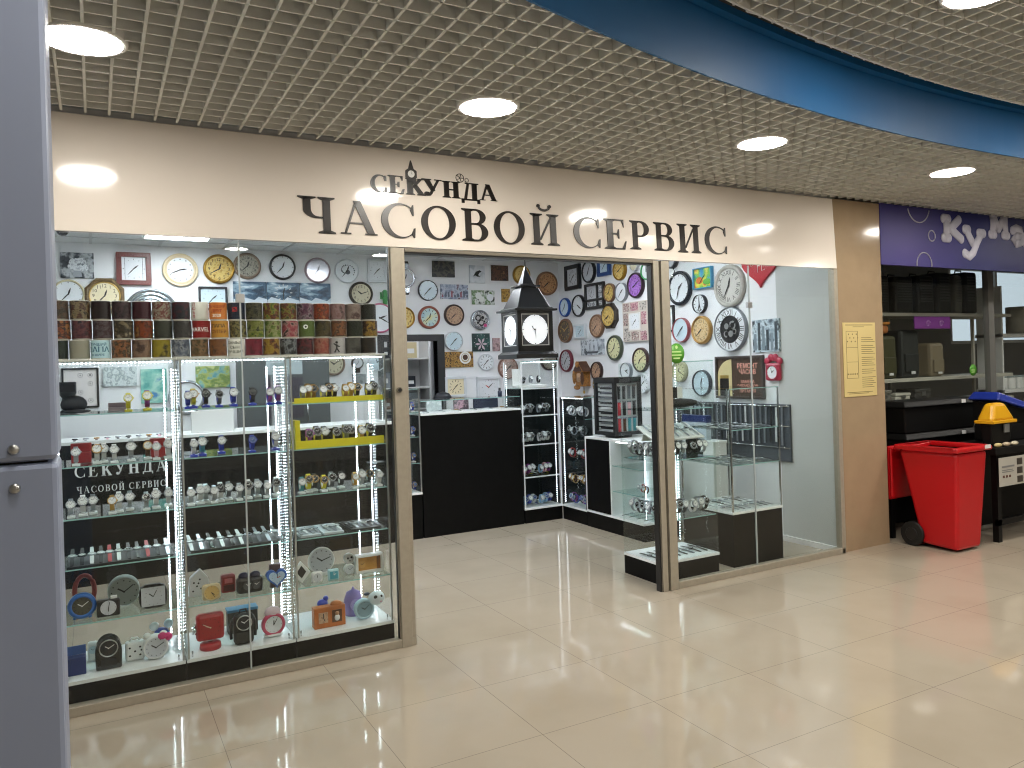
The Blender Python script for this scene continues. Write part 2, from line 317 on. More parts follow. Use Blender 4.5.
    def mesh(s, name, bevel=0., seg=2):
        me = bpy.data.meshes.new(name)
        me.from_pydata(s.v, [], s.f)
        for m in s.mats: me.materials.append(m)
        me.polygons.foreach_set('material_index', s.m); me.polygons.foreach_set('use_smooth', s.sm)
        bm = bmesh.new(); bm.from_mesh(me)
        bmesh.ops.remove_doubles(bm, verts=bm.verts, dist=1e-6)
        bmesh.ops.recalc_face_normals(bm, faces=bm.faces)
        if bevel:
            es = [e for e in bm.edges if len(e.link_faces) == 2 and e.calc_face_angle(0) > .5]
            bmesh.ops.bevel(bm, geom=es, offset=bevel, segments=seg, affect='EDGES', profile=.5)
        bm.to_mesh(me); bm.free(); me.update()
        return me

def put(name, me, parent=None, loc=(0, 0, 0), rot=(0, 0, 0), scale=None):
    o = bpy.data.objects.new(name, me); COL.objects.link(o)
    o.location = loc; o.rotation_euler = rot
    if scale: o.scale = scale
    if parent: o.parent = parent
    return o
def tag(o, label, cat, group=None):
    o['label'] = label; o['category'] = cat
    if group: o['group'] = group
    return o
def thing(name, label, cat, loc=(0, 0, 0), rz=0., group=None):
    o = bpy.data.objects.new(name, None); COL.objects.link(o)
    o.location = loc; o.rotation_euler = (0, 0, rz); o.empty_display_size = .05
    return tag(o, label, cat, group)
def struct(name, mb, parent=None, bevel=0.):
    o = put(name, mb.mesh(name, bevel), parent)
    if parent is None: o['kind'] = 'structure'
    return o
def part(name, mb, parent, bevel=0., label=None, loc=(0, 0, 0), rot=(0, 0, 0)):
    o = put(name, mb.mesh(name, bevel), parent, loc, rot)
    if label: o['label'] = label
    return o
_cache = {}
def cached(key, fn):
    if key not in _cache: _cache[key] = fn()
    return _cache[key]
ORD = ['', 'first', 'second', 'third', 'fourth', 'fifth', 'sixth', 'seventh', 'eighth', 'ninth', 'tenth', 'eleventh', 'twelfth', 'thirteenth', 'fourteenth',
       'fifteenth', 'sixteenth', 'seventeenth', 'eighteenth', 'nineteenth', 'twentieth', 'twenty-first', 'twenty-second', 'twenty-third', 'twenty-fourth', 'twenty-fifth', 'twenty-sixth', 'twenty-seventh', 'twenty-eighth']

# ------------------------------------------------------------------ lettering
def text_mesh(s, size, mtl, depth=.002, align='CENTER', bold=0.):
    c = bpy.data.curves.new('txt', 'FONT'); c.body = s; c.size = size; c.extrude = depth / 2; c.align_x = align; c.resolution_u = 3; c.offset = bold
    o = bpy.data.objects.new('txt', c); COL.objects.link(o)
    dg = bpy.context.evaluated_depsgraph_get(); dg.update()
    me = bpy.data.meshes.new_from_object(o.evaluated_get(dg))
    bpy.data.objects.remove(o); bpy.data.curves.remove(c)
    me.transform(Matrix.Rotation(PI / 2, 4, 'X'))
    me.materials.clear(); me.materials.append(mtl)
    return me

def arc(cx, cy, rx, ry, a0, a1, n=20): return [(cx + rx * math.cos(R(a0 + (a1 - a0) * i / n)), cy + ry * math.sin(R(a0 + (a1 - a0) * i / n))) for i in range(n + 1)]
def band(outer, inner): return [[outer[i], outer[i + 1], inner[i + 1], inner[i]] for i in range(len(outer) - 1)]
def stem(x, w, y0=0., y1=1., s0=.09, s1=.09, t=.035, b=.05):
    P = [[(x, y0), (x + w, y0), (x + w, y1), (x, y1)]]
    if s0: P.append([(x - s0, y0), (x + w + s0, y0), (x + w + s0, y0 + t), (x + w, y0 + t + b), (x, y0 + t + b), (x - s0, y0 + t)])
    if s1: P.append([(x - s1, y1), (x + w + s1, y1), (x + w + s1, y1 - t), (x + w, y1 - t - b), (x, y1 - t - b), (x - s1, y1 - t)])
    return P
def diag(xa, ya, xb, yb, w): return [[(xa - w / 2, ya), (xa + w / 2, ya), (xb + w / 2, yb), (xb - w / 2, yb)]]
def rect(x0, x1, y0, y1): return [[(x0, y0), (x1, y0), (x1, y1), (x0, y1)]]
def bowl(x, y0, y1, rx, th, thin=.05):
    cy = (y0 + y1) / 2; ry = (y1 - y0) / 2
    return band(arc(x, cy, rx, ry, -90, 90), arc(x, cy, rx - th, ry - thin, -90, 90))
def glyph(c):
    """Polygons of one serif capital in a box 1 wide and 1 high."""
    K = .2
    if c == 'Ч':
        g = stem(.66, K, s0=.13, s1=.13) + stem(.14, K, .62, 1., 0, .14)
        g += band(arc(.50, .64, .36, .23, 180, 275), arc(.52, .66, .18, .20, 180, 275)) + rect(.5, .68, .41, .455)
        return g
    if c == 'А':
        return diag(.13, .02, .44, .99, .06) + diag(.84, .02, .46, 1., .2) + rect(.22, .66, .31, .355) + rect(0, .28, 0, .04) + rect(.66, 1., 0, .04)
    if c == 'С':
        g = band(arc(.55, .5, .55, .5, 48, 312, 30), arc(.62, .5, .42, .455, 48, 312, 30))
        g += [[(.93, .97), (.965, .97), (.965, .66), (.93, .66), (.86, .82)]] + [[(.95, .30), (1., .31), (.98, .03), (.95, .03), (.88, .13)]]
        return g
    if c == 'О': return band(arc(.5, .5, .5, .5, 0, 360, 40), arc(.5, .5, .31, .45, 0, 360, 40))
    if c == 'В':
        return stem(.14, .23, s0=.13, s1=.13) + rect(.3, .55, .95, 1.) + rect(.3, .58, .51, .56) + rect(.3, .58, 0, .05) + bowl(.55, .51, 1., .38, .22) + bowl(.58, 0, .56, .42, .24)
    if c == 'Р':
        return stem(.16, .24, s0=.15, s1=.14) + rect(.3, .55, .95, 1.) + rect(.3, .55, .44, .49) + bowl(.55, .44, 1., .45, .25)
    if c in 'ИЙ':
        g = stem(.12, .2, s0=.1, s1=.1) + stem(.68, .2, s0=.1, s1=.1) + [[(.30, .16), (.36, .16), (.72, .86), (.66, .86)]]
        if c == 'Й':
            g += band(arc(.5, 1.24, .21, .16, 180, 360), arc(.5, 1.24, .15, .09, 180, 360)) + [arc(.31, 1.25, .06, .055, 0, 360, 10)[:-1], arc(.69, 1.25, .06, .055, 0, 360, 10)[:-1]]
        return g
    if c == 'Е':
        return stem(.14, .26, s0=.14, s1=.14) + rect(.3, .9, .955, 1.) + rect(.3, .68, .49, .54) + rect(.3, .92, 0, .045) + \
            [[(.86, 1.), (.9, 1.), (.9, .74), (.82, .95)], [(.64, .36), (.68, .36), (.68, .67), (.64, .67), (.58, .515)], [(.92, 0), (1., .28), (.95, .28), (.8, .04)]]
    if c == 'К':
        return stem(.12, .26, 0, 1.) + [[(.34, .46), (.44, .42), (.88, .95), (.74, .97)], [(.42, .55), (.60, .62), (1., .04), (.74, .04)]] + rect(.66, 1.02, .955, 1.) + rect(.66, 1.06, 0, .05)
    if c == 'У':
        return [[(.10, .97), (.36, .97), (.66, .34), (.52, .26)], [(.82, .97), (.90, .97), (.48, .10), (.32, .02), (.38, .14)]] + rect(0, .46, .95, 1.) + rect(.68, 1.02, .95, 1.) + \
            [arc(.24, .12, .13, .12, 0, 360, 12)[:-1]] + [[(.24, 0), (.40, .02), (.5, .16), (.3, .1)]]
    if c == 'Н': return stem(.1, .24, s0=.1, s1=.1) + stem(.66, .24, s0=.1, s1=.1) + rect(.3, .7, .46, .54)
    if c == 'Д':
        return [[(.16, .06), (.26, .06), (.42, .97), (.34, .97)]] + rect(.62, .84, .04, .97) + rect(.24, .94, .94, 1.) + rect(.02, 1., .02, .10) + rect(.02, .12, -.14, .08) + rect(.90, 1., -.14, .08)
    return rect(0, 1, 0, 1)
def word_mesh(rows, mtl, depth, y=0., name='lettering'):
    """rows: (char, x0, x1, z0, z1) on the XZ plane."""
    b = MB()
    for c, x0, x1, z0, z1 in rows:
        for P in glyph(c): b.prism([(x0 + px * (x1 - x0), z0 + pz * (z1 - z0)) for px, pz in P], y - depth, y, mtl)
    return b
WRATIO = dict(Ч=1., А=1.05, С=.95, О=1.05, В=.87, Е=.88, Р=.82, И=1.05, Й=1.05, К=1., У=1., Н=1.05, Д=1.05)
def set_word(s, x0, z0, h, gap=.18):
    out = []; x = x0
    for c in s:
        if c == ' ': x += h * .55; continue
        w = WRATIO[c] * h * .92; out.append((c, x, x + w, z0, z0 + h)); x += w + gap * h
    return out, x
# ------------------------------------------------------------------ camera and render settings
CAM_F, YAW, PITCH, ROLL = 782.356, .51045, .00211, -.03169
cam = bpy.data.cameras.new('camera'); camo = bpy.data.objects.new('camera', cam); COL.objects.link(camo)
cam.sensor_width = 36.; cam.sensor_fit = 'HORIZONTAL'; cam.lens = CAM_F * 36. / 1024.
cam.shift_x = -20.518 / 1024.; cam.shift_y = -18.909 / 1024.; cam.clip_start = .05; cam.clip_end = 100
fw = Vector((math.sin(YAW) * math.cos(PITCH), math.cos(YAW) * math.cos(PITCH), math.sin(PITCH)))
rt = Vector((math.cos(YAW), -math.sin(YAW), 0)); up = rt.cross(fw)
r2 = rt * math.cos(ROLL) + up * math.sin(ROLL); u2 = -rt * math.sin(ROLL) + up * math.cos(ROLL)
mw = Matrix((r2, u2, -fw)).transposed().to_4x4(); mw.translation = Vector((0, -4.37, 1.6))
camo.matrix_world = mw
SC.camera = camo
SC.view_settings.view_transform = 'Standard'; SC.view_settings.look = 'None'; SC.view_settings.exposure = EXPOSURE; SC.view_settings.gamma = 1.
SC.view_settings.use_curve_mapping = False
cy_ = SC.cycles
cy_.max_bounces = 10; cy_.diffuse_bounces = 4; cy_.glossy_bounces = 5; cy_.transmission_bounces = 8; cy_.transparent_max_bounces = 40
cy_.sample_clamp_indirect = 6.; cy_.caustics_reflective = False; cy_.caustics_refractive = False
cy_.filter_width = 1.1; cy_.use_denoising = True; cy_.use_light_tree = True
w = bpy.data.worlds.new('sky'); SC.world = w; w.use_nodes = True
w.node_tree.nodes['Background'].inputs['Color'].default_value = (.80, .90, 1., 1); w.node_tree.nodes['Background'].inputs['Strength'].default_value = .95

# ------------------------------------------------------------------ setting
XL, XRW, YBW, ZC, ZI = -1.2, 5.28, 4.30, 2.903, 2.93
FL = tile_mat()
struct('floor', MB().box(-5, 17, -10, 7.2, -.12, 0, FL))
GRID = mat('ceiling_grid_paint', (.78, .785, .75), .5)
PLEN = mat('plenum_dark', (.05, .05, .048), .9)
CX, CY, CR = 5.0, -13.305, 11.9
def cdx(y):
    d = (CR + .015) ** 2 - (y - .006 - CY) ** 2
    return math.sqrt(d) if d > 0 else 0
def cyv(x, r=CR):
    d = r * r - (x - CX) ** 2
    return CY + math.sqrt(d) if d > 0 else -99
g = MB(); H = .055; T = .0056
for k in range(-45, 131):
    x = -.005 + .1015 * k; y0 = max(-6., cyv(x) + .004)
    if y0 < -.03: g.box(x - T, x + T, y0, -.012, ZC, ZC + H, GRID)
for k in range(1, 60):
    y = -.1005 * k
    dx = cdx(y)
    for a, b in ([(-4.6, CX - dx - .005), (CX + dx + .005, 13)] if dx else [(-4.6, 13)]):
        if b > a: g.box(a, b, y - T * .7, y + T * .7, ZC, ZC + H, GRID)
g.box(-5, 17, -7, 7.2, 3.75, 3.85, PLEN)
struct('ceiling', g)
g = MB(); ZU = 3.2
for k in range(-45, 131):
    x = .02 + .1015 * k; y1 = cyv(x, CR - .10)
    if y1 > -6.8: g.box(x - T, x + T, -7., y1, ZU, ZU + H, GRID)
for k in range(13, 70):
    y = -.1005 * k - .03; d = (CR - .10) ** 2 - (y - CY) ** 2
    if d > 0:
        dx = math.sqrt(d); g.box(max(-4.6, CX - dx), min(13, CX + dx), y - T * .7, y + T * .7, ZU, ZU + H, GRID)
struct('ceiling_upper', g)
def ringband(r0, r1, z0, z1, m, a0=25, a1=155, n=96):
    b = MB(); vs = []
    for i in range(n + 1):
        a = R(a0 + (a1 - a0) * i / n); c, s = math.cos(a), math.sin(a)
        vs += [(CX + r0 * c, CY + r0 * s, z0), (CX + r1 * c, CY + r1 * s, z0), (CX + r1 * c, CY + r1 * s, z1), (CX + r0 * c, CY + r0 * s, z1)]
    fs = []
    for i in range(n):
        for j in range(4): fs.append((i * 4 + j, i * 4 + (j + 1) % 4, i * 4 + 4 + (j + 1) % 4, i * 4 + 4 + j))
    return b.add(vs, fs, m, False)
BLUE = mat('blue_fascia_paint', (.006, .11, .30), .45, var=.04, vscale=3)
struct('trim_1', ringband(CR, CR + .012, ZC - .004, 3.235, BLUE))
struct('trim_2', ringband(CR - .045, CR, 3.20, 3.235, BLUE))
struct('trim_3', ringband(CR - .13, CR - .118, 3.192, 3.25, GRID))
HW = mat('hall_wall_paint', (.78, .76, .72), .6, var=.05, vscale=2)
struct('wall_hall_back', MB().box(-5, 17, -10.1, -10, 0, 3.8, HW))
struct('wall_hall_west', MB().box(-5.1, -5, -10, 7.2, 0, 3.8, HW))
struct('wall_hall_east', MB().box(17, 17.1, -10, 0, 0, 3.8, HW))
struct('ceiling_hall', MB().box(-5, 17, -10, -6.9, 3.2, 3.3, mat('hall_ceiling', (.6, .6, .58), .6)))
# shop shell
WALL = mat('shop_wall_paint', (.80, .81, .83), .55, var=.02, vscale=3)
GREYW = mat('grey_wall_panel', (.52, .535, .52), .35, var=.03, vscale=2)
b = MB(); DX0, DX1, DZ = 2.90, 3.56, 1.945
b.box(XL, DX0, YBW, YBW + .1, 0, ZI, WALL).box(DX1, XRW + .1, YBW, YBW + .1, 0, ZI, WALL).box(DX0, DX1, YBW, YBW + .1, DZ, ZI, WALL)
struct('wall_back', b)
struct('wall_right', MB().box(XRW, XRW + .08, .61, YBW, 0, ZI, WALL).box(XRW, XRW + .08, .02, .61, 0, ZI, GREYW))
struct('wall_left', MB().box(XL - .1, XL, .02, YBW + .1, 0, ZI, WALL))
struct('baseboard_right', MB().box(XRW - .018, XRW, .03, 1.2, 0, .045, WHITE))
CEILP = mat('shop_ceiling_panel', (.66, .69, .70), .7, var=.02, vscale=2)
b = MB().box(XL, XRW, .05, YBW, ZI, ZI + .06, CEILP)
for k in range(12): b.box(XL + .6 * k - .012, XL + .6 * k + .012, .05, YBW, ZI - .006, ZI, mat('ceiling_tee', (.50, .52, .53), .5))
for k in range(8): b.box(XL, XRW, .05 + .6 * k + .3 - .012, .05 + .6 * k + .3 + .012, ZI - .006, ZI, mat('ceiling_tee'))
struct('ceiling_shop', b)
# back room behind the dark door frame
b = MB()
b.box(2.0, 5.2, 6.6, 6.7, 0, 2.6, WALL).box(1.95, 2.0, YBW + .1, 6.7, 0, 2.6, WALL).box(5.2, 5.25, YBW + .1, 6.7, 0, 2.6, WALL).box(1.95, 5.25, YBW + .1, 6.7, 2.6, 2.66, WALL)
struct('wall_store_room', b)
DF = mat('dark_door_frame', (.022, .022, .024), .4)
d1 = MB().box(DX0 - .07, DX0, YBW - .03, YBW + .12, 0, DZ + .075, DF).box(DX1, DX1 + .085, YBW - .03, YBW + .12, 0, DZ + .075, DF).box(DX0, DX1, YBW - .03, YBW + .12, DZ, DZ + .075, DF)
struct('door_1', d1)
# facade header panel with its lettering
SIGN = mat('sign_panel_gloss', (.78, .71, .64), .10, spec=.6, var=.015, vscale=1.5)
hd = MB().box(-1.6, 5.306, -.015, .008, 2.321, 2.897, SIGN)
sg = thing('shop_sign', 'long glossy cream sign board with black lettering above the watch shop front', 'sign', (0, -.012, 2.318)); sg.rotation_euler = (R(-2.6), 0, 0)
o = part('board', hd, sg, .002, loc=(0, 0, -2.318))
LINK = mat('sign_lettering', (.014, .009, .007), .34)
part('lettering', word_mesh(LET2, LINK, .006, -.0155), sg, loc=(0, 0, -2.318), label='large black serif lettering')
lw = word_mesh([(c, a + d, b_ + d, z0, z1) for c, a, b_, z0, z1 in LET1 for d in (-.0035, .0035)], LINK, .005, -.0155)
kx0, kx1 = 1.632, 1.690
lw.prism([(kx0, 2.70), (kx1, 2.70), (kx1, 2.735), (kx1 + .006, 2.738), (kx1 + .006, 2.778), (kx1, 2.783), (kx1 - .012, 2.79), ((kx0 + kx1) / 2 + .003, 2.84), ((kx0 + kx1) / 2 - .003, 2.84), (kx0 + .012, 2.79), (kx0, 2.783), (kx0 - .006, 2.778), (kx0 - .006, 2.738), (kx0, 2.735)], -.0205, -.0155, LINK)
part('lettering', lw, sg, loc=(0, 0, -2.318), label='small black lettering with a clock tower and a gear')
cl = MB().lathe([(.021, .0006), (.021, 0)], WHITEINK, 20)
cl.bar((0, -.001, 0), (.0, -.001, .014), .003, .001, LINK, (1, 0, 0)).bar((0, -.001, 0), (.011, -.001, 0), .003, .001, LINK)
part('tower_dial', cl, sg, loc=(1.661, -.0206, 2.759 - 2.318))
gr = MB()
gr.tube([(.026 * math.cos(a * PI / 10), 0, .026 * math.sin(a * PI / 10)) for a in range(20)], .0022, LINK, 5, True)
for a in range(5): gr.bar((0, 0, 0), (.025 * math.cos(a * 2 * PI / 5), 0, .025 * math.sin(a * 2 * PI / 5)), .003, .003, LINK, (0, 1, 0))
gr.tube([(.045 + .012 * math.cos(a * PI / 5), 0, -.01 + .012 * math.sin(a * PI / 5)) for a in range(10)], .002, LINK, 5, True)
part('gear_emblem', gr, sg, loc=(1.975, -.018, 2.764 - 2.318))
# header soffit
struct('trim_4', MB().box(-1.6, 5.3, .025, .04, 2.34, ZI, WALL))
# aluminium frames and glass of the front
struct('trim_5', MB().box(-1.6, 1.60, -.03, .03, 0, .048, ALU), bevel=.004)
struct('trim_6', MB().box(3.56, 5.30, -.03, .03, 0, .048, ALU), bevel=.004)
def framed_window(name, x0, x1, z0, z1, seams, clips):
    root = bpy.data.objects.new(name, None); COL.objects.link(root); root['kind'] = 'structure'
    xs = [x0] + seams + [x1]
    for i in range(len(xs) - 1):
        p = MB().box(xs[i] + (.002 if i else 0), xs[i + 1] - .002, -.006, .004, z0, z1, GLASS); part('glass_pane', p, root)
        if i: part('seam', MB().box(xs[i] - .0035, xs[i] + .0035, -.007, .005, z0, z1, mat('seam_silicone', (.42, .46, .46), .3)), root)
    for x, z in clips: part('clip', MB().box(x - .022, x + .022, -.014, .012, z - .022, z + .022, STEEL), root, .002)
    return root
framed_window('window_1', -1.6, 1.505, .048, 2.316, [-.75, .683], [(.683, 2.013)])
framed_window('window_2', 3.555, 5.262, .048, 2.316, [4.345], [(4.345, 2.016)])
p1 = MB().box(1.51, 1.575, -.035, .035, 0, 2.316, ALU).box(1.575, 1.598, -.028, .028, 0, 2.316, ALU).box(1.503, 1.511, -.02, .02, 0, 2.316, BLACKP)
dr = bpy.data.objects.new('door_2', None); COL.objects.link(dr); dr['kind'] = 'structure'
part('post', p1, dr, .003, 'beige aluminium door post')
lk = MB().cyl((0, 0, 0), (0, -.012, 0), .017, .017, ALUD, 18).cyl((0, -.012, 0), (0, -.016, 0), .011, .011, BLACKP, 14)
part('lock', lk, dr, label='round keyhole lock', loc=(1.537, -.035, 1.49))
p2 = MB().box(3.405, 3.418, -.02, .03, 0, 2.316, BLACKP).box(3.418, 3.468, -.03, .035, 0, 2.316, ALU).box(3.468, 3.482, -.02, .03, 0, 2.316, ALUD).box(3.482, 3.556, -.035, .035, 0, 2.316, ALU)
part('post', p2, dr, .002, 'beige aluminium double door post')
part('head_rail', MB().box(1.60, 3.42, -.03, .04, 2.297, 2.317, ALUD).box(1.60, 3.42, -.02, .03, 2.286, 2.297, BLACKP), dr)
struct('trim_7', MB().box(5.262, 5.306, -.03, .03, 0, 2.316, ALU), bevel=.003)
# tiled column beside the shop
COLM = mat('beige_column_tile', (.335, .245, .155), .12, spec=.55, var=.06, vscale=6)
struct('column_1', MB().box(5.306, 5.885, -.004, .5, 0, 2.897, COLM))
# near metal pillar
PILM = mat('grey_metal_cladding', (.30, .345, .47), .42, .1, var=.05, vscale=3)
pl = bpy.data.objects.new('column_2', None); COL.objects.link(pl); pl['kind'] = 'structure'; pl.location = (-.3, -3.0, 0)
part('lower_panel', MB().box(-.30, .249, 0, .14, 0, 1.480, PILM), pl, .008)
part('upper_panel', MB().box(-.30, .249, 0, .14, 1.4835, 3.6, PILM), pl, .008)
part('core', MB().box(-.28, .235, .02, .12, 0, 3.65, BLACKP), pl)
for z in (1.503, 1.446): part('rivet', MB().ball((0, 0, 0), (.0075, .005, .0075), STEEL), pl, loc=(.194, -.001, z))
for z in (.9, .3, 2.1): part('rivet', MB().ball((0, 0, 0), (.0075, .005, .0075), STEEL), pl, loc=(.164, -.001, z))
# ------------------------------------------------------------------ lights
DL = mat('downlight_glow', (1., .95, .86), .4, emit=LAMP_E)
DLU = DL
def downlight(x, y, z, label, g='ceiling downlights', r=.137):
    t = thing('downlight', label, 'ceiling light', (x, y, z), 0, g)
    rim = MB().lathe([(r + .004, -.03), (r + .004, .006), (r + .02, .004), (r + .022, -.002), (r + .022, -.03)], WHITEP, 40, 'z'); 
    rim.v = [(a, b_, -c) for a, b_, c in rim.v]
    part('rim', rim, t)
    dm = MB().lathe([(r + .003, .0), (r + .002, .004), (r * .8, .009), (0.0001, .011)], DL, 40, 'z'); dm.v = [(a, b_, -c) for a, b_, c in dm.v]
    part('diffuser', dm, t)
downlight(-.008, -.941, ZC, 'round recessed ceiling light partly hidden by the metal pillar')
downlight(1.749, -.876, ZC, 'round recessed ceiling light above the black sign lettering')
downlight(3.543, -.957, ZC, 'round recessed ceiling light in front of the red heart window')
downlight(5.412, -.961, ZC, 'round recessed ceiling light in front of the tiled column')
downlight(3.48, -2.33, ZU, 'round ceiling light on the raised ceiling beyond the blue fascia')
for x, y in [(-2.4, -1.0), (7.2, -.96), (9.1, -.96), (11., -.96)]:  # unseen lamps added to light the hall
    downlight(x, y, ZC, 'unseen round ceiling light added to light the hall', 'added unseen hall lights')
for x, y in [(.2, -3.4), (1.9, -4.3), (5.3, -2.33), (7.1, -2.33), (3.5, -4.2), (5.3, -4.2), (7.1, -4.2), (1.6, -6.), (3.5, -6.), (5.3, -6.), (9., -3.5)]:  # more lamps added out of view for the hall brightness
    downlight(x, y, ZU, 'unseen round ceiling light added to light the hall', 'added unseen hall lights')
IL = mat('shop_panel_glow', (.90, .95, 1.), .4, emit=SHOP_E)
def ledpanel(x0, x1, y0, y1, z, label, grp, m=IL):
    t = thing('light_panel', label, 'ceiling light', ((x0 + x1) / 2, (y0 + y1) / 2, z), 0, grp)
    dx, dy = (x1 - x0) / 2, (y1 - y0) / 2
    part('diffuser', MB().box(-dx + .02, dx - .02, -dy + .02, dy - .02, -.012, -.004, m), t)
    part('frame', MB().box(-dx, dx, -dy, -dy + .02, -.016, -.001, WHITEP).box(-dx, dx, dy - .02, dy, -.016, -.001, WHITEP).box(-dx, -dx + .02, -dy + .02, dy - .02, -.016, -.001, WHITEP).box(dx - .02, dx, -dy + .02, dy - .02, -.016, -.001, WHITEP), t)
ledpanel(.42, 1.0, 3.36, 3.76, ZI - .006, 'white rectangular light panel in the shop ceiling above the gold clock', 'shop ceiling panels')
for x in (.42, 2.2, 3.9):  # unseen panels added to brighten the shop interior
    for y in (.9, 2.2, 3.36):
        if (x, y) in ((.42, 3.36), (3.9, 3.36), (2.2, 3.36)): continue
        ledpanel(x, x + .58, y, y + .4, ZI - .006, 'unseen white light panel added in the shop ceiling behind the sign board', 'added shop panels behind the sign')
ledpanel(3.35, 3.75, 4.6, 4.8, 2.6, 'unseen white light panel added in the store room behind the dark door frame', 'added store room light', IL)  # lamp added out of view to brighten the store room
cam_dome = thing('dome_camera', 'small black dome camera under the shop ceiling by the metal pillar', 'camera', (-.21, 3.55, ZI - .006))
dm = MB().lathe([(.05, 0), (.05, -.015), (.043, -.035), (.025, -.052), (.0005, -.058)], BLACKG, 20, 'z'); part('dome', dm, cam_dome)
part('mount', MB().cyl((0, 0, 0), (0, 0, -.012), .056, .056, BLACKP, 20), cam_dome)
# ------------------------------------------------------------------ wall clocks
def C(n, h, rough=.4, metal=0., var=.0, vs=20., coat=0.): return mat(n, hexc(h), rough, metal, var=var, vscale=vs, coat=coat)
RIM = dict(cream=(C('rim_cream', 'c9bf9c'), .15), creamgold=(C('rim_creamgold', 'd9c6a4'), .26), gold=(C('rim_gold', '9a7426', .3, .7), .17), greybrown=(C('rim_greybrown', '857262'), .2),
    black=(C('rim_black', '16171c', .3), .16), mauve=(C('rim_mauve', '9a858b', .3), .15), whiterim=(C('rim_white', 'd8dce0', .3), .12), bronze=(C('rim_bronze', '3e372e', .35, .4), .2),
    chrome=(C('rim_chrome', '9aa3a8', .2, .9), .42), pink=(C('rim_pink', 'c46a8c'), .12), silver=(C('rim_silver', 'b4b9bf', .25, .8), .18), thinblack=(C('rim_thinblack', '22242c'), .08),
    copper=(C('rim_copper', '8a4a38', .3, .3), .22), darkwood=(C('rim_darkwood', '35201a', .35, var=.3), .17), rust=(C('rim_rust', '7c5748'), .12), tanrim=(C('rim_tan', '7d5b43', .4, var=.2), .17),
    green=(C('rim_green', '3f9a58'), .16), plum=(C('rim_plum', '2c1424'), .17), thinsilver=(C('rim_thinsilver', '8f949a', .3, .5), .06), blue=(C('rim_blue', '2350a0'), .16), darkgreen=(C('rim_darkgreen', '3c4432', .35), .2),
    crimson=(C('rim_crimson', '6c1c2c'), .17), navyrim=(C('rim_navy', '1b222c', .25), .2), stone=(C('rim_stone', 'b0aca4', .5, var=.1), .22), silverred=(C('rim_silverred', 'a35058', .3), .09),
    gold2=(C('rim_gold2', 'b58c4f', .3, .5), .18), olive=(C('rim_olive', 'a8a684'), .18), black2=(C('rim_black2', '2a2e3a'), .1), brown=(C('rim_brown', '6a2f28', .35, var=.2), .15),
    bluesq=(C('rim_bluesq', '1d3f78'), .18), kids=(C('rim_kids', '4d9cc4'), .05))
FACE = dict(white=C('face_white', 'e2e6ea', .3), goldface=pat('face_gold', ['b0893a', 'd8bd74', 'c49e4c'], 30), greyface=pat('face_grey', ['8d8a80', 'a8a496', '706c66'], 40), silverface=C('face_silver', 'b9b7bd', .18, .6),
    beige=C('face_beige', 'cfc7ac'), paleblue=C('face_paleblue', 'c9dbe4', .25), blueyellow=pat('face_blueyellow', ['9cc0cf', 'b9d0cc', 'd6d08a'], 9), tan=pat('face_tan', ['a88467', 'bd9c80', '94705a'], 40),
    gearface=pat('face_gear', ['7d7f86', 'd0d2d6', '2e3036', 'aeb0b6'], 38), rustface=pat('face_rust', ['a58a80', 'b9a096', '8a665a'], 22), orangeface=pat('face_orange', ['a87a52', 'c09468', '8a5638'], 40),
    greyface2=C('face_grey2', 'c3c6cc', .3), darkface=pat('face_dark', ['3b2f24', '5b4a36', '2a211b'], 40), purple=pat('face_purple', ['8a52b4', 'b684d2', '7440a0'], 45), yellowface=C('face_yellow', 'd3cfa2'),
    stoneface=C('face_stone', 'c6c3bc', .4), tanface=pat('face_tan2', ['c8a878', 'dcc39a', 'b8955f'], 40), cream=C('face_cream', 'e3d6b4'), whitered=C('face_whitered', 'dfe2e6'), kidsface=pat('face_kids', ['3f9fd0', '6cb84a', 'd9d04a', 'd0703a'], 9, seed=3.))
RED = C('red_hand', 'b02028')
def _num(txt):
    me = text_mesh(txt, 1., INK, 0.)
    vs = [v.co.copy() for v in me.vertices]; fs = [tuple(p.vertices) for p in me.polygons]
    cx = (min(v.x for v in vs) + max(v.x for v in vs)) / 2; cz = (min(v.z for v in vs) + max(v.z for v in vs)) / 2; h = max(v.z for v in vs) - min(v.z for v in vs)
    bpy.data.meshes.remove(me)
    return [((v.x - cx) / h, (v.z - cz) / h) for v in vs], fs
NUMS = {i: _num(str(i)) for i in range(1, 13)}
ROM = {i: _num(s) for i, s in enumerate(['XII', 'I', 'II', 'III', 'IIII', 'V', 'VI', 'VII', 'VIII', 'IX', 'X', 'XI'])}
def numeral(b, src, x, z, h, y, m, rot=0., sx=1.):
    vs, fs = src; c, s = math.cos(rot), math.sin(rot)
    b.add([(x + (px * sx * c + pz * s) * h, y, z + (-px * sx * s + pz * c) * h) for px, pz in vs], fs, m)
def marks(b, kind, r, y, m=INK, sx=1.):
    for i in range(12):
        a = i * PI / 6; s, c = math.sin(a), math.cos(a)
        if kind == 'tick': b.bar((s * r * .86, y, c * r * .86), (s * r * .97, y, c * r * .97), r * (.05 if i % 3 == 0 else .03), .0006, m, (0, 1, 0))
        elif kind == 'bar': b.bar((s * r * .68, y, c * r * .68), (s * r * .92, y, c * r * .92), r * .065, .0006, m, (0, 1, 0))
        elif kind == 'dot': b.disc(s * r * .86, c * r * .86, r * .05, y, m, 8)
        elif kind == 'arabic': numeral(b, NUMS[i or 12], s * r * .76, c * r * .76, r * .25, y, m)
        elif kind in ('roman', 'romangear'): numeral(b, ROM[i], s * r * .80, c * r * .80, r * .27, y, m, a, .9)
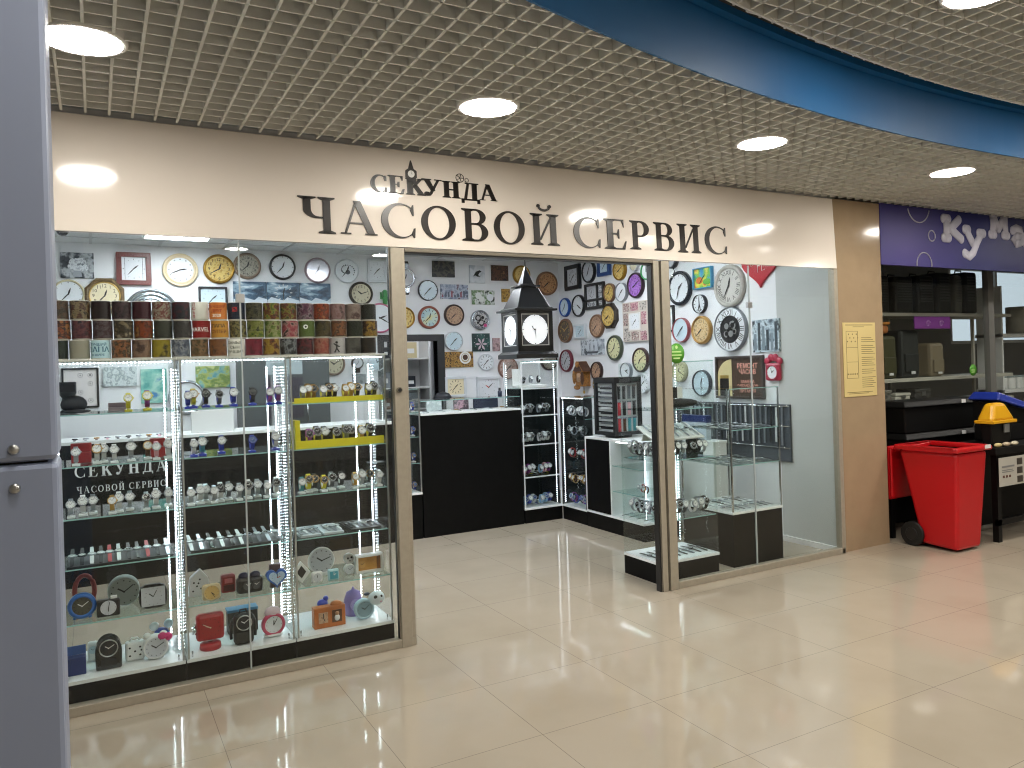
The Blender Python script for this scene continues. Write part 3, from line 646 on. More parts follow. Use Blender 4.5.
def hands(root, r, t, y, m=INK, mm=None):
    h, mi = t
    ah = (h % 12 + mi / 60) * PI / 6; am = mi * PI / 30
    def hand(nm, a, l, w, yy, mt):
        b = MB(); L = r * l; W = r * w
        b.prism([(-W / 2, -L * .18), (W / 2, -L * .18), (W * .7, L * .5), (W * .12, L), (-W * .12, L), (-W * .7, L * .5)], -.0014, 0, mt)
        part(nm, b, root, loc=(0, yy, 0), rot=(0, a, 0))
    hand('hour_hand', ah, .52, .09, y, m); hand('minute_hand', am, .80, .065, y - .002, mm or m)
    part('hub', MB().lathe([(r * .05, 0), (r * .05, .004), (.0001, .005)], m, 12), root, loc=(0, y, 0))
def place(w, u, z, out=0.): return ((u, YBW - out, z), 0.) if w == 'B' else ((XRW - out, u, z), -PI / 2)
def wall_clock(w, u, z, r, rim, face, mk, t, label, sides=48):
    loc, rz = place(w, u, z)
    root = thing('wall_clock', label, 'clock', loc, rz, 'clocks on the shop walls')
    rm, ww = RIM[rim]; ri = r * (1 - ww); D = .045
    prof = [(r, 0), (r, .022), (r * .985, .034), (r * (1 - ww * .45), D), (ri * 1.02, D - .006), (ri, D - .014)]
    if rim == 'creamgold': prof = [(r, 0), (r, .03), (r * .95, .042), (r * .9, .03), (r * .86, .03), (r * .82, .042), (ri, .032)]
    if rim == 'chrome': prof = [(r, 0), (r, .035), (r * .95, .05), (r * .90, .03), (r * .84, .028), (r * .80, .045), (r * .74, .028), (r * .68, .026), (r * .64, .04), (ri, .03)]
    part('rim', MB().lathe(prof, rm, sides), root)
    b = MB(); fm = FACE[face]; y = -(D - .014)
    b.lathe([(ri * 1.01, D - .016), (.0001, D - .0155)], fm, sides)
    dark = face in ('darkface',)
    mm = GOLD if dark else (C('ink_purple', '3a1650') if face == 'purple' else INK)
    y0 = y - .0004
    if mk in ('tick', 'bar', 'dot', 'arabic', 'roman', 'romangear'): marks(b, mk, ri, y0, mm)
    if mk == 'romangear':
        b.lathe([(ri * .66, D - .0142), (ri * .66, D - .012), (ri * .60, D - .012), (ri * .60, D - .0142)], BLACKP, 40)
        b.add([(ri * math.cos(2 * PI * i / 40), -(D - .0149), ri * math.sin(2 * PI * i / 40)) for i in range(40)] + [(ri * .63 * math.cos(2 * PI * i / 40), -(D - .0149), ri * .63 * math.sin(2 * PI * i / 40)) for i in range(40)],
              [(i, (i + 1) % 40, 40 + (i + 1) % 40, 40 + i) for i in range(40)], FACE['whitered'])
    if mk in ('gear', 'romangear'):
        q = ri * (.6 if mk == 'romangear' else .95)
        for gx, gz, gr_ in ((-.35, .25, .45), (.3, .3, .38), (.1, -.35, .48), (-.4, -.35, .3), (.5, -.2, .25)):
            n = 14; poly = []
            for i in range(2 * n):
                rr = q * gr_ * (1 if i % 2 else .84); a = PI * i / n; poly.append((gx * q + rr * math.cos(a), gz * q + rr * math.sin(a)))
            b.prism(poly, y0 - .003, y0, BLACKP if gr_ > .4 else STEEL)
            b.disc(gx * q, gz * q, q * gr_ * .55, y0 - .0032, STEEL if gr_ > .4 else BLACKP, 16)
    if mk == 'swirl':
        for k in range(22):
            a = k * .33; rr = ri * (.15 + .032 * k); b.disc(rr * math.cos(a) - .01, -rr * math.sin(a) * .8 + .005, ri * (.05 + .006 * (k % 5) + (.16 if k == 3 else 0)), y0 - .0002 * k, C('ink_slate', '4a5058'), 8)
    if mk == 'tower':
        b.prism([(-.28 * ri, -.8 * ri), (-.16 * ri, -.8 * ri), (0, -.2 * ri), (.16 * ri, -.8 * ri), (.28 * ri, -.8 * ri), (.07 * ri, .0), (.02 * ri, .7 * ri), (-.02 * ri, .7 * ri), (-.07 * ri, .0)], y0 - .001, y0, INK); marks(b, 'bar', ri, y0, INK)
    part('dial', b, root)
    hc = INK if face not in ('darkface',) else GOLD
    hands(root, ri, t, y - .002, hc)
    if mk == 'gear': part('flower', MB().ball((0, 0, 0), (r * .2, .01, r * .17), C('pink_flower', 'd0508a')), root, loc=(r * .45, -D, -r * .55))
    return root
for w, u, z, r, rim, face, mk, t, label in CLOCKS: wall_clock(w, u, z, r, rim, face, mk, t, label)

def frame_mb(wd, h, t, d, m):
    b = MB(); x, z = wd / 2, h / 2
    return b.box(-x, x, -d, 0, z - t, z, m).box(-x, x, -d, 0, -z, -z + t, m).box(-x, -x + t, -d, 0, -z + t, z - t, m).box(x - t, x, -d, 0, -z + t, z - t, m)
for w, u, z, wd, h, rim, face, label in SQUARES:
    loc, rz = place(w, u, z); root = thing('wall_clock', label, 'clock', loc, rz, 'clocks on the shop walls')
    rm, ww = RIM[rim]; t = min(wd, h) * ww
    part('frame', frame_mb(wd, h, t, .04, rm), root, .004)
    b = MB().box(-wd / 2 + t, wd / 2 - t, -.022, 0, -h / 2 + t, h / 2 - t, FACE[face]); q = min(wd, h) / 2 - t
    marks(b, 'bar' if face == 'cream' else ('arabic' if 'numerals' in label or rim == 'black' else 'tick'), q * .95, -.0225)
    if rim == 'kids':
        b.ball((-.05, -.022, -.02), (.05, .004, .035), C('kid_orange', 'd8742c')).ball((.06, -.022, -.04), (.06, .004, .03), C('kid_green', '5da83c'))
    if rim == 'brown': b.box(-q * .75, -q * .72, -.0235, -.022, -q, q, INK).box(q * .72, q * .75, -.0235, -.022, -q, q, INK)
    part('dial', b, root)
    hands(root, q, (1, 37) if face != 'whitered' else (10, 8), -.024, INK if face != 'whitered' else RED, INK)
# ---- specials
def root_at(w, u, z, nm, label, cat, out=0., group='clocks on the shop walls'):
    loc, rz = place(w, u, z, out); return thing(nm, label, cat, loc, rz, group)
for (w, key, rimm, label) in (('B', 'octoB', C('octo_wood', '6f5a3c', .4, var=.25), 'octagonal wooden wall clock with a cream dial above the mugs'), ('R', 'octoR', C('octo_dark', '2e2418', .4, var=.25), 'octagonal dark wooden wall clock with a golden dial')):
    u, z, r = MISC[key]; rt_ = root_at(w, u, z, 'wall_clock', label, 'clock')
    part('case', MB().lathe([(r * 1.08, 0), (r * 1.08, .04), (r * .95, .055), (r * .78, .045)], rimm, 8), rt_)
    fm = FACE['cream'] if w == 'B' else FACE['goldface']
    part('bezel', MB().lathe([(r * .80, .04), (r * .80, .056), (r * .75, .056), (r * .73, .046)], GOLD, 40), rt_)
    b = MB().lathe([(r * .76, .046), (.0001, .0465)], fm, 40); marks(b, 'arabic', r * .74, -.0470); part('dial', b, rt_)
    hands(rt_, r * .72, (12, 37) if w == 'B' else (7, 40), -.049)
# mountain triptych clock
u, z, wd, h = MISC['triptych']; rt_ = root_at('B', u, z, 'panel_clock', 'wide blue mountain picture clock in three panels above the mugs', 'clock')
MTN = pat('mountain_print', ['23384c', '3c5a74', '8fa9ba', 'd5e0e8'], 7, seed=2., stretch=(1, 1, 2.4))
for k in (-1, 0, 1):
    pw = wd / 3 - .006; b = MB().box(-pw / 2, pw / 2, -.02, 0, -h / 2, h / 2, MTN)
    pts = [(-pw / 2, -h / 2)] + [(-pw / 2 + pw * i / 8, -h / 2 + h * (.12 + .16 * ((i * 7 + k * 3) % 4) / 3)) for i in range(9)] + [(pw / 2, -h / 2)]
    b.prism(pts, -.0212, -.02, C('snow_print', 'c8d4dd'))
    if k == 0: marks(b, 'bar', h * .46, -.0216, WHITEINK)
    part('panel', b, rt_, loc=(k * (wd / 3), 0, 0))
hands(rt_, h * .5, (12, 30), -.024, INK)
# cactus wall clock
u, z, wd, h = MISC['cactus']; rt_ = root_at('B', u, z, 'wall_figure', 'green cactus shaped wall figure by the entrance post', 'decoration', group='wall decorations')
CG = C('cactus_green', '4d9a5c'); b = MB()
b.tube([(0, -.02, -h / 2), (0, -.02, h * .35), (0, -.02, h * .45)], [.028, .03, .012], CG, 10).tube([(0, -.02, -.02), (-.045, -.02, -.015), (-.05, -.02, .05)], [.016, .017, .01], CG, 8).tube([(0, -.02, -.04), (.04, -.02, -.035), (.045, -.02, .03)], [.016, .017, .01], CG, 8)
part('stem', b, rt_)
# white poster of clock kinds in black frame
def picture_frame(w, u, z, wd, h, fm, t, label, d=.025, nm='wall_picture', cat='picture'):
    rt_ = root_at(w, u, z, nm, label, cat, group='pictures on the shop walls'); part('frame', frame_mb(wd, h, t, d, fm), rt_, .002); return rt_
u, z, wd, h = MISC['poster_clocks']; rt_ = picture_frame('B', u, z, wd, h, BLACKP, .016, 'white poster of small drawings in a black frame beside the pillar')
b = MB().box(-wd / 2 + .016, wd / 2 - .016, -.012, 0, -h / 2 + .016, h / 2 - .016, C('poster_white', 'ded8d6'))
for i in range(3):
    for j in range(4):
        if (i + j) % 4 == 3: continue
        x, zz = (i - 1) * wd * .27, (j - 1.5) * h * .21
        b.tube([(x + .02 * math.cos(q * PI / 8), -.0125, zz + .02 * math.sin(q * PI / 8)) for q in range(16)], .0022, GREYINK, 5, True)
        b.disc(x, zz, .007 + .004 * ((i + j) % 2), -.0122, GREYINK, 10)
part('sheet', b, rt_)
# wristwatch shaped wall clocks
for key, dk, label in (('watchclock', 'silver', 'wall clock shaped like a silver wristwatch beside the entrance post'), ('watchclock2', 'bronze', 'small wall clock shaped like a dark wristwatch under the mug shelf')):
    u, z, r = MISC[key]; rt_ = root_at('B', u, z, 'wall_clock', label, 'clock')
    rm = RIM[dk][0]
    part('rim', MB().lathe([(r, 0), (r, .03), (r * .92, .045), (r * .78, .035)], rm, 40), rt_)
    b = MB().lathe([(r * .8, .034), (.0001, .0345)], FACE['greyface2'], 40); marks(b, 'tick', r * .78, -.035); part('dial', b, rt_)
    for s in (1, -1):
        b = MB().prism([(-r * .45, s * r * .9), (r * .45, s * r * .9), (r * .36, s * r * 1.42), (-r * .36, s * r * 1.42)], -.03, -.004, RIM['silver'][0] if dk == 'silver' else rm); b.prism([(-r * .38, s * r * 1.40), (r * .38, s * r * 1.40), (r * .30, s * r * 1.62), (-r * .30, s * r * 1.62)], -.032, -.002, BLACKP)
        part('strap_end', b, rt_)
    part('crown', MB().cyl((r, -.02, 0), (r * 1.1, -.02, 0), r * .1, r * .1, rm, 12), rt_)
    hands(rt_, r * .75, (12, 37), -.038)
# four pane black clock
u, z, wd, h = MISC['frame4']; rt_ = root_at('R', u, z, 'photo_frame_clock', 'black four pane photo frame clock beside the small gold clock', 'clock')
b = frame_mb(wd, h, .03, .035, BLACKP); b.box(wd * .12, wd * .12 + .03, -.035, 0, -h / 2, h / 2, BLACKP).box(-wd / 2, wd / 2, -.035, 0, -h * .1 - .03, -h * .1, BLACKP)
part('frame', b, rt_, .003)
part('backing', MB().box(-wd / 2 + .02, wd / 2 - .02, -.015, 0, -h / 2 + .02, h / 2 - .02, FACE['greyface2']), rt_)
for x0, x1, z0, z1 in ((-.17, .04, -.125, -.062), (.085, .17, -.125, -.062), (.085, .17, -.02, .125)): part('photo', MB().box(x0, x1, -.018, -.015, z0, z1, pat('frame_photo', ['8c9098', 'd4d6da', '5a5f66', 'b4b8be'], 16)), rt_)
b = MB(); marks(b, 'arabic', .07, -.0160); part('dial', b, rt_, loc=(-.075, 0, .045))
hh = bpy.data.objects.new('movement', MB().cyl((0, -.014, 0), (0, -.020, 0), .006, .006, INK, 10).bar((0, -.018, 0), (.02, -.018, .03), .005, .001, INK, (0, 1, 0)).bar((0, -.019, 0), (-.01, -.019, -.05), .004, .001, INK, (0, 1, 0)).mesh('movement')); COL.objects.link(hh); hh.parent = rt_; hh.location = (-.075, 0, .045)
# photo collage clock
u, z, wd, h = MISC['collage']; rt_ = root_at('R', u, z, 'photo_frame_clock', 'large cream photo collage clock with pictures around a small square dial', 'clock')
CR_ = C('collage_cream', 'c9c0b6', .4)
part('board', MB().box(-wd / 2, wd / 2, -.03, 0, -h / 2, h / 2, CR_), rt_, .004)
ph = [pat('collage_a', ['3a3034', 'b9a8a0', '7a5a58', 'd8d0c8'], 26, seed=1.), pat('collage_b', ['5a2a38', 'c8a0a0', '8a4a60', 'e0d8d0'], 26, seed=4.), pat('collage_c', ['4a4a4a', 'c0b8b0', '2a2628'], 30, seed=7.)]
k = 0
for cx_, cz_, a, c_ in ((-.15, .165, .11, .09), (0, .165, .14, .09), (.155, .165, .11, .09), (-.165, .03, .09, .14), (.165, .03, .09, .14), (-.15, -.16, .12, .1), (0, -.16, .13, .1), (.155, -.16, .11, .1), (-.165, -.085, .08, .04)):
    part('photo', MB().box(cx_ - a / 2, cx_ + a / 2, -.033, -.03, cz_ - c_ / 2, cz_ + c_ / 2, ph[k % 3]), rt_); k += 1
b = frame_mb(.20, .19, .014, .038, WHITEP); part('dial_frame', b, rt_, loc=(0, 0, .0))
b = MB().box(-.088, .088, -.032, -.03, -.083, .083, FACE['white']); marks(b, 'tick', .075, -.0325); part('dial', b, rt_)
hands(rt_, .075, (1, 37), -.034)
# cuckoo clock with sunflower wheel
CW = C('carved_wood', '9a6a34', .45, var=.4, vs=40); CWD = C('carved_wood_dark', '4a2a18', .45, var=.3)
u, z, wd, h = MISC['cuckoo']; rt_ = root_at('R', u - .02, z, 'cuckoo_clock', 'carved golden brown cuckoo clock near the shop corner', 'clock')
b = MB().box(-.08, .08, -.12, 0, -.12, .08, CW).prism([(-.12, .06), (.12, .06), (0, .19)], -.14, 0, CWD); part('case', b, rt_, .006)
b = MB().ball((-.09, -.13, .0), (.03, .02, .09), CW).ball((.09, -.13, -.02), (.025, .02, .08), CWD).ball((0, -.14, .15), (.035, .02, .04), CW).ball((-.03, -.13, -.13), (.07, .02, .03), CW); part('carving', b, rt_)
b = MB().lathe([(.055, .12), (.055, .128), (.0001, .129)], FACE['tan'], 24); marks(b, 'bar', .05, -.1295, GOLD); part('dial', b, rt_, loc=(0, 0, -.01))
part('pendulum', MB().bar((0, -.05, -.12), (0, -.05, -.19), .008, .005, CWD).ball((0, -.05, -.19), (.022, .006, .022), GOLD), rt_)
u, z, r = MISC['cuckoowheel']; rt_ = root_at('R', u - .28, z - .02, 'wall_clock', 'small yellow flower wall clock below the cuckoo clock', 'clock')
b = MB().lathe([(r * 1.15, 0), (r * 1.15, .05), (r, .055)], CWD, 28); part('case', b, rt_)
b = MB().lathe([(r, .054), (.0001, .0545)], C('sun_yellow', 'd0a030'), 28)
for i in range(12):
    a = i * PI / 6; b.disc(math.sin(a) * r * .8, math.cos(a) * r * .8, r * .14, -.0552, WHITEINK, 10)
part('dial', b, rt_); hands(rt_, r * .8, (10, 12), -.057)
# red heart
u, z, wd, h = MISC['heart']; rt_ = root_at('R', u, z, 'heart_clock', 'large red heart shaped wall clock with white writing', 'clock')
def heart(s, n=40):
    o = []
    for i in range(n):
        t = 2 * PI * i / n; o.append((s * 16 * math.sin(t) ** 3 / 16, s * (13 * math.cos(t) - 5 * math.cos(2 * t) - 2 * math.cos(3 * t) - math.cos(4 * t)) / 16))
    return o
part('body', MB().prism([(x, zz * .85) for x, zz in heart(.225)], -.025, 0, C('heart_red', 'b3202f', .3)), rt_, .004)
b = MB(); WS = WHITEINK
for pts in ([(-.11, 0, .08), (-.10, 0, .0), (-.06, 0, .02), (-.05, 0, .09)], [(-.02, 0, .10), (-.02, 0, -.06)], [(.03, 0, .09), (.03, 0, -.05), (.07, 0, -.04)], [(.09, 0, .07), (.10, 0, .0), (.13, 0, .06)], [(-.02, 0, .02), (.03, 0, .03)]): b.tube([(x, -.026, zz) for x, _, zz in pts], .0035, WS, 5)
part('writing', b, rt_)
hands(rt_, .1, (10, 10), -.028, WHITEINK)
u, z, wd, h = MISC['framed']; rt_ = picture_frame('R', u, z, wd * 1.5, h, BLACKP, .02, 'narrow white picture in a black frame beside the double door post')
part('print', MB().box(-wd * .75 + .02, wd * .75 - .02, -.012, 0, -h / 2 + .02, h / 2 - .02, pat('print_grey', ['d8dade', 'eceef0', 'b8bcc2'], 9)), rt_)
# pinkish red casing clock
u, z, wd, h = MISC['redclock']; rt_ = root_at('R', u, z, 'wall_clock', 'pinkish red scalloped wall clock beside the repair poster', 'clock')
RP = C('pink_red', 'a62a45', .3); b = MB().box(-.085, .085, -.04, 0, -.11, .05, RP); part('case', b, rt_, .02, loc=(0, 0, 0))
for x, zz, rr in ((-.07, .065, .035), (-.025, .095, .035), (.025, .095, .035), (.07, .065, .035)): part('scallop', MB().ball((0, 0, 0), (rr, .02, rr), RP), rt_, loc=(x, -.02, zz))
b = MB().lathe([(.066, .04), (.066, .05), (.058, .05), (.056, .044)], RP, 28); b.lathe([(.058, .045), (.0001, .0455)], FACE['white'], 28); marks(b, 'tick', .055, -.0460); part('dial', b, rt_, loc=(.005, 0, -.035))
part('movement', MB().cyl((0, -.046, 0), (0, -.05, 0), .005, .005, INK, 10).bar((0, -.048, 0), (.02, -.048, .02), .005, .001, INK, (0, 1, 0)).bar((0, -.049, 0), (-.01, -.049, .04), .004, .001, INK, (0, 1, 0)), rt_, loc=(.005, 0, -.035))
u, z, r = MISC['twist']; rt_ = root_at('R', u, z + .02, 'wall_clock', 'dark pendulum wall clock hanging partly above the door header line', 'clock')
part('case', MB().lathe([(.09, 0), (.09, .04), (.07, .05)], C('twist_dark', '454a55', .3, .5), 28), rt_); b = MB().lathe([(.075, .049), (.0001, .0495)], FACE['greyface2'], 28); marks(b, 'tick', .07, -.05); part('dial', b, rt_)
part('pendulum', MB().tube([(.03, -.03, -.09), (.05, -.03, -.12), (.03, -.03, -.15)], .006, CHROME, 8).ball((.02, -.03, -.17), .022, CHROME), rt_); hands(rt_, .07, (12, 35), -.052)
# ---- pictures
PICP = dict(flower=(['0c1014', '3a4046', 'b0b4b8', '16191c'], 9), map=(['b8c4c6', 'd4dcdc', '94a2a4', 'c8d0d0'], 22), green=(['4f9a94', '7ab8ac', 'a6cfc0', '3d7aa8'], 8), paint=(['5c9aa8', '88b0a0', 'a8b060', '6a8a4a', 'c0c488'], 14),
    greypic=(['6a7274', '8a9294', '5a6264'], 20), dark=(['060606', '12110e', '4a4638', '16150f'], 16), city=(['4a5468', '8a94a8', 'b4bac8', '5c4450'], 18), dolphin=(['cdd2d8', 'd8dce2', 'b4bcc4'], 7), brownp=(['1c1614', '5a3a28', '38261c', '8a6444'], 14),
    orchid=(['c8d0c8', '5a7a4a', 'd8dcd8', '2c3a2a'], 12), lily=(['14282a', '1f3c3a', '2e5450'], 12), pinkp=(['8a6a70', 'b89a9c', '5a4448'], 16), coffee=(['4a3018', '8a6630', 'a88444', '2c1c0e'], 30), goldp=(['8a6a2c', 'b8924a', '5a4420'], 20),
    ship=(['6a7078', '9aa2aa', 'c4cad0', '4a5058'], 12), street=(['4a5560', '8fa0ac', 'c4d2da', '2e363e'], 14))
for i, (w, u, z, wd, h, key, label) in enumerate(PICTURES):
    rt_ = root_at(w, u, z, 'wall_picture', label, 'picture', group='pictures on the shop walls')
    cols, sc_ = PICP[key]
    b = MB().box(-wd / 2, wd / 2, -.02, 0, -h / 2, h / 2, pat('print_' + key, cols, sc_, seed=i * 1.7))
    y = -.0205
    if key == 'coffee':
        b = MB().box(-wd / 2, wd / 2, -.02, 0, -h / 2, h / 2, pat('print_coffee', cols, sc_))
        b.disc(.08, .02, .075, y, WHITEINK, 28).disc(.08, .02, .055, y - .0003, C('saucer_tan', 'b8a488'), 28).disc(.08, .025, .045, y - .0006, WHITEINK, 24).disc(.08, .025, .034, y - .0009, C('coffee_brown', '4a2f1c'), 24)
    if key == 'flower':
        for dx, dz, rr in ((-.02, .02, .05), (.03, .03, .045), (0, -.02, .04), (-.05, -.01, .03), (.06, -.02, .035)): b.disc(dx, dz, rr, y - .0002 * rr * 100, pat('petal_grey', ['a8aeb4', 'd8dcdf', '70767c'], 30), 14)
        b.prism([(-.04, -.11), (.04, -.11), (.03, -.05), (-.03, -.05)], y - .001, y, C('vase_grey', '9aa0a6'))
    if key == 'dolphin': b.prism([(-.06, -.03), (-.02, .03), (.03, .05), (.06, .03), (.03, .02), (.01, -.01), (.04, -.03), (0, -.03), (-.03, -.015)], y - .001, y, INK)
    if key == 'lily':
        for k in range(6):
            a = k * PI / 3; b.prism([(.0, -.02), (.05 * math.cos(a) - .015 * math.sin(a), -.02 + .05 * math.sin(a) + .015 * math.cos(a)), (.085 * math.cos(a), -.02 + .085 * math.sin(a)), (.05 * math.cos(a) + .015 * math.sin(a), -.02 + .05 * math.sin(a) - .015 * math.cos(a))], y - .001, y, C('lily_pink', 'c8b4c0'))
        marks(b, 'tick', .1, y - .0004, WHITEINK)
    if key == 'orchid': b.disc(.09, .0, .045, y - .0004, FACE['white'], 20); b.disc(-.07, .02, .04, y - .0004, C('orchid_white', 'dfe3df'), 12).disc(-.03, -.02, .035, y - .0006, C('orchid_white', 'dfe3df'), 12)
    if key == 'city':
        for k in range(9): b.box(-wd / 2 + .04 * k + .01, -wd / 2 + .04 * k + .03, y - .001, y, -h / 2 + .02, -h / 2 + .05 + .05 * ((k * 5) % 4) / 3, C('city_slate', '454e60') if k % 3 else C('city_red', '8a4050'))
    if key == 'ship':
        b.prism([(-.16, -.05), (.15, -.05), (.12, -.075), (-.12, -.075)], y - .001, y, C('ship_dark', '3e444c'))
        for k in range(3): b.prism([(-.12 + .09 * k, -.04), (-.05 + .09 * k, -.04), (-.07 + .09 * k, .07), (-.10 + .09 * k, .07)], y - .001, y, C('ship_sail', 'c0c6cc'))
    if key == 'street':
        for k in range(6): b.box(-.14 + .05 * k, -.11 + .05 * k, y - .001, y, -.13, .02 + .10 * ((k * 3) % 4) / 3, C('street_dark', '38424a') if k % 2 else C('street_mid', '7c8a94'))
    part('print', b, rt_)
# repair poster leaning in its frame on the wall
u, z, wd, h = 1.08, 1.44, .62, .40
rt_ = picture_frame('R', u, z, wd, h, C('poster_frame', '4b4340', .4), .022, 'framed brown repair poster with red lettering and half a clock face', .03, 'repair_poster', 'poster')
part('sheet', MB().box(-wd / 2 + .022, wd / 2 - .022, -.014, 0, -h / 2 + .022, h / 2 - .022, C('poster_brown', '4a3a30', .35)), rt_)
fx = -wd / 2 + .022
b = MB(); hw = .19
pts = [(fx + hw, -h / 2 + .022), (fx + hw, h / 2 - .03)] + [(fx + hw - hw * math.sin(PI / 2 * k / 10), -.0 + (h / 2 - .03) * math.cos(PI / 2 * k / 10)) for k in range(1, 11)] + [(fx, -h / 2 + .022)]
b.prism(pts, -.016, -.014, C('poster_cream', 'cdbf8e'))
b.box(fx + .03, fx + .15, -.0175, -.016, -h / 2 + .022, .02, C('poster_black', '15100c')).box(fx + .03, fx + .15, -.0176, -.016, -.01, .02, GOLD)
part('half_dial', b, rt_)
PR = C('poster_red', 'e8a898')
for txt, sz, zz in (('РЕМОНТ', .062, .085), ('ЧАСОВ', .062, .03), ('ЗАМЕНА', .042, -.055), ('ЭЛЕМЕНТОВ', .042, -.098), ('ПИТАНИЯ', .042, -.141)):
    me = text_mesh(txt, sz, PR, .001, bold=.0006); o = put('lettering', me, rt_, (.105, -.0155, zz))
# ---- hanging lantern clock
LX, LY = 2.995, 1.05
LZ = MISC['lantern_z']  # bottom, base top, body bottom, ..., tip
lan = thing('lantern_clock', 'black four sided lantern clock hanging in the open shop entrance', 'clock', (LX, LY, LZ[0]), R(-3.))
def zf(i): return LZ[i] - LZ[0]
hw = .152
def frust(b, w0, z0, w1, z1, m): return b.add([(-w0, -w0, z0), (w0, -w0, z0), (w0, w0, z0), (-w0, w0, z0), (-w1, -w1, z1), (w1, -w1, z1), (w1, w1, z1), (-w1, w1, z1)], [(0, 3, 2, 1), (4, 5, 6, 7), (0, 1, 5, 4), (1, 2, 6, 5), (2, 3, 7, 6), (3, 0, 4, 7)], m)
LB = C('lantern_black', '15161a', .3, coat=.3)
b = MB(); frust(b, hw + .028, 0, hw + .028, zf(1) * .6, LB); frust(b, hw + .028, zf(1) * .6, hw + .005, zf(1), LB); part('base', b, lan, .004)
b = MB()
for sx in (-1, 1):
    for sy in (-1, 1): b.box(sx * hw - (.034 if sx > 0 else 0), sx * hw + (.034 if sx < 0 else 0), sy * hw - (.034 if sy > 0 else 0), sy * hw + (.034 if sy < 0 else 0), zf(1), zf(4), LB)
frust(b, hw, zf(1), hw, zf(2), LB); frust(b, hw, zf(3) + .002, hw, zf(4), LB); part('case', b, lan)
b = MB(); frust(b, hw - .03, zf(2), hw - .03, zf(3), LB); part('core', b, lan)
b = MB(); frust(b, hw + .03, zf(4), hw + .03, zf(4) + .016, LB); frust(b, hw + .012, zf(4) + .016, hw - .002, zf(5) - .004, LB); frust(b, hw - .012, zf(5) - .004, .075, zf(6), LB); part('roof', b, lan, .003)
b = MB(); frust(b, .062, zf(6), .062, zf(7) - .014, LB); frust(b, .088, zf(7) - .014, .088, zf(7), LB); frust(b, .052, zf(7), .052, zf(8) - .012, LB); frust(b, .047, zf(8) - .012, .002, zf(9), LB); part('spire', b, lan, .002)
zc = (zf(2) + zf(3)) / 2; hh_ = (zf(3) - zf(2)) / 2
for k in range(4):
    ff = put('face', MB().box(-hw + .034, hw - .034, -.004, 0, -hh_, hh_, C('lantern_corner', '4a4c52', .4)).mesh('face'), lan, (math.sin(k * PI / 2) * (hw - .012), -math.cos(k * PI / 2) * (hw - .012), zc), (0, 0, k * PI / 2))
    q = hw - .034
    part('dial_frame', frame_mb(q * 2, hh_ * 2, .006, .009, WHITEP), ff)
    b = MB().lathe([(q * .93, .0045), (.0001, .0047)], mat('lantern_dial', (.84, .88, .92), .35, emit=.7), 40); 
    for i in range(12):
        a = i * PI / 6; b.bar((math.sin(a) * q * .84, -.005, math.cos(a) * q * .84), (math.sin(a) * q * .91, -.005, math.cos(a) * q * .91), q * (.07 if i % 3 == 0 else .03), .0005, INK, (0, 1, 0))
    b.v = [(x, y, zz * hh_ / q) for x, y, zz in b.v]
    part('dial', b, ff)
    b = MB().bar((0, -.006, -.01), (-.028, -.006, .028), .006, .001, INK, (0, 1, 0)).bar((0, -.0065, 0), (.006, -.0065, -.062), .004, .001, INK, (0, 1, 0)).cyl((0, -.005, 0), (0, -.008, 0), .005, .005, INK, 10); part('hands', b, ff)
part('hanging_rod', MB().cyl((0, 0, zf(9) - .01), (0, 0, ZI - .006 - LZ[0]), .004, .004, BLACKP, 8), lan)
# ------------------------------------------------------------------ watches
WC = dict(k=C('strap_black', '131316', .45), s=C('strap_silver', 'a4a9b0', .28, .85), g=C('strap_gold', 'b8904a', .28, .8), b=C('strap_brown', '5a3824', .5), w=C('strap_white', 'd6d8da', .4), u=C('strap_blue', '2338a0', .45), r=C('strap_red', 'b0262e', .45),
    p=C('strap_purple', '8a3a8c', .45), y=C('strap_yellow', 'd0c832', .45), t=C('strap_teal', '3a8c98', .45), n=C('strap_pink', 'd8a4ae', .45), d=C('strap_grey', '5a5e66', .4), l=C('strap_lightblue', '8fb4d8', .4))
WNAME = dict(k='black', s='silver', g='gold', b='brown', w='white', u='blue', r='red', p='purple', y='yellow', t='teal', n='pink', d='grey', l='light blue')
DIALW = C('watch_dial_white', 'dfe2e4', .25); DIALK = C('watch_dial_black', '1a1c22', .25); DIALB = C('watch_dial_blue', '3a5488', .25)
def strap_loop(m, w=.018, ry=.023, rz=.031, cz=.05):
    b = MB(); n = 26; vs = []
    for i in range(n):
        a = 2 * PI * i / n
        for sc in (1., 1.13):
            vs += [(-w / 2, ry * sc * math.cos(a), cz + rz * sc * math.sin(a)), (w / 2, ry * sc * math.cos(a), cz + rz * sc * math.sin(a))]
    fs = []
    for i in range(n):
        j = (i + 1) % n; A, B_ = i * 4, j * 4
        fs += [(A, B_, B_ + 1, A + 1), (A + 2, A + 3, B_ + 3, B_ + 2), (A, A + 2, B_ + 2, B_), (A + 1, B_ + 1, B_ + 3, A + 3)]
    return b.add(vs, fs, m).mesh('strap')
def case_mesh(m): return MB().lathe([(.0155, 0), (.0195, .001), (.0195, .007), (.0175, .0095), (.0165, .0095), (.016, .008)], m, 20).cyl((.0195, -.004, 0), (.0235, -.004, 0), .003, .003, m, 8).mesh('case')
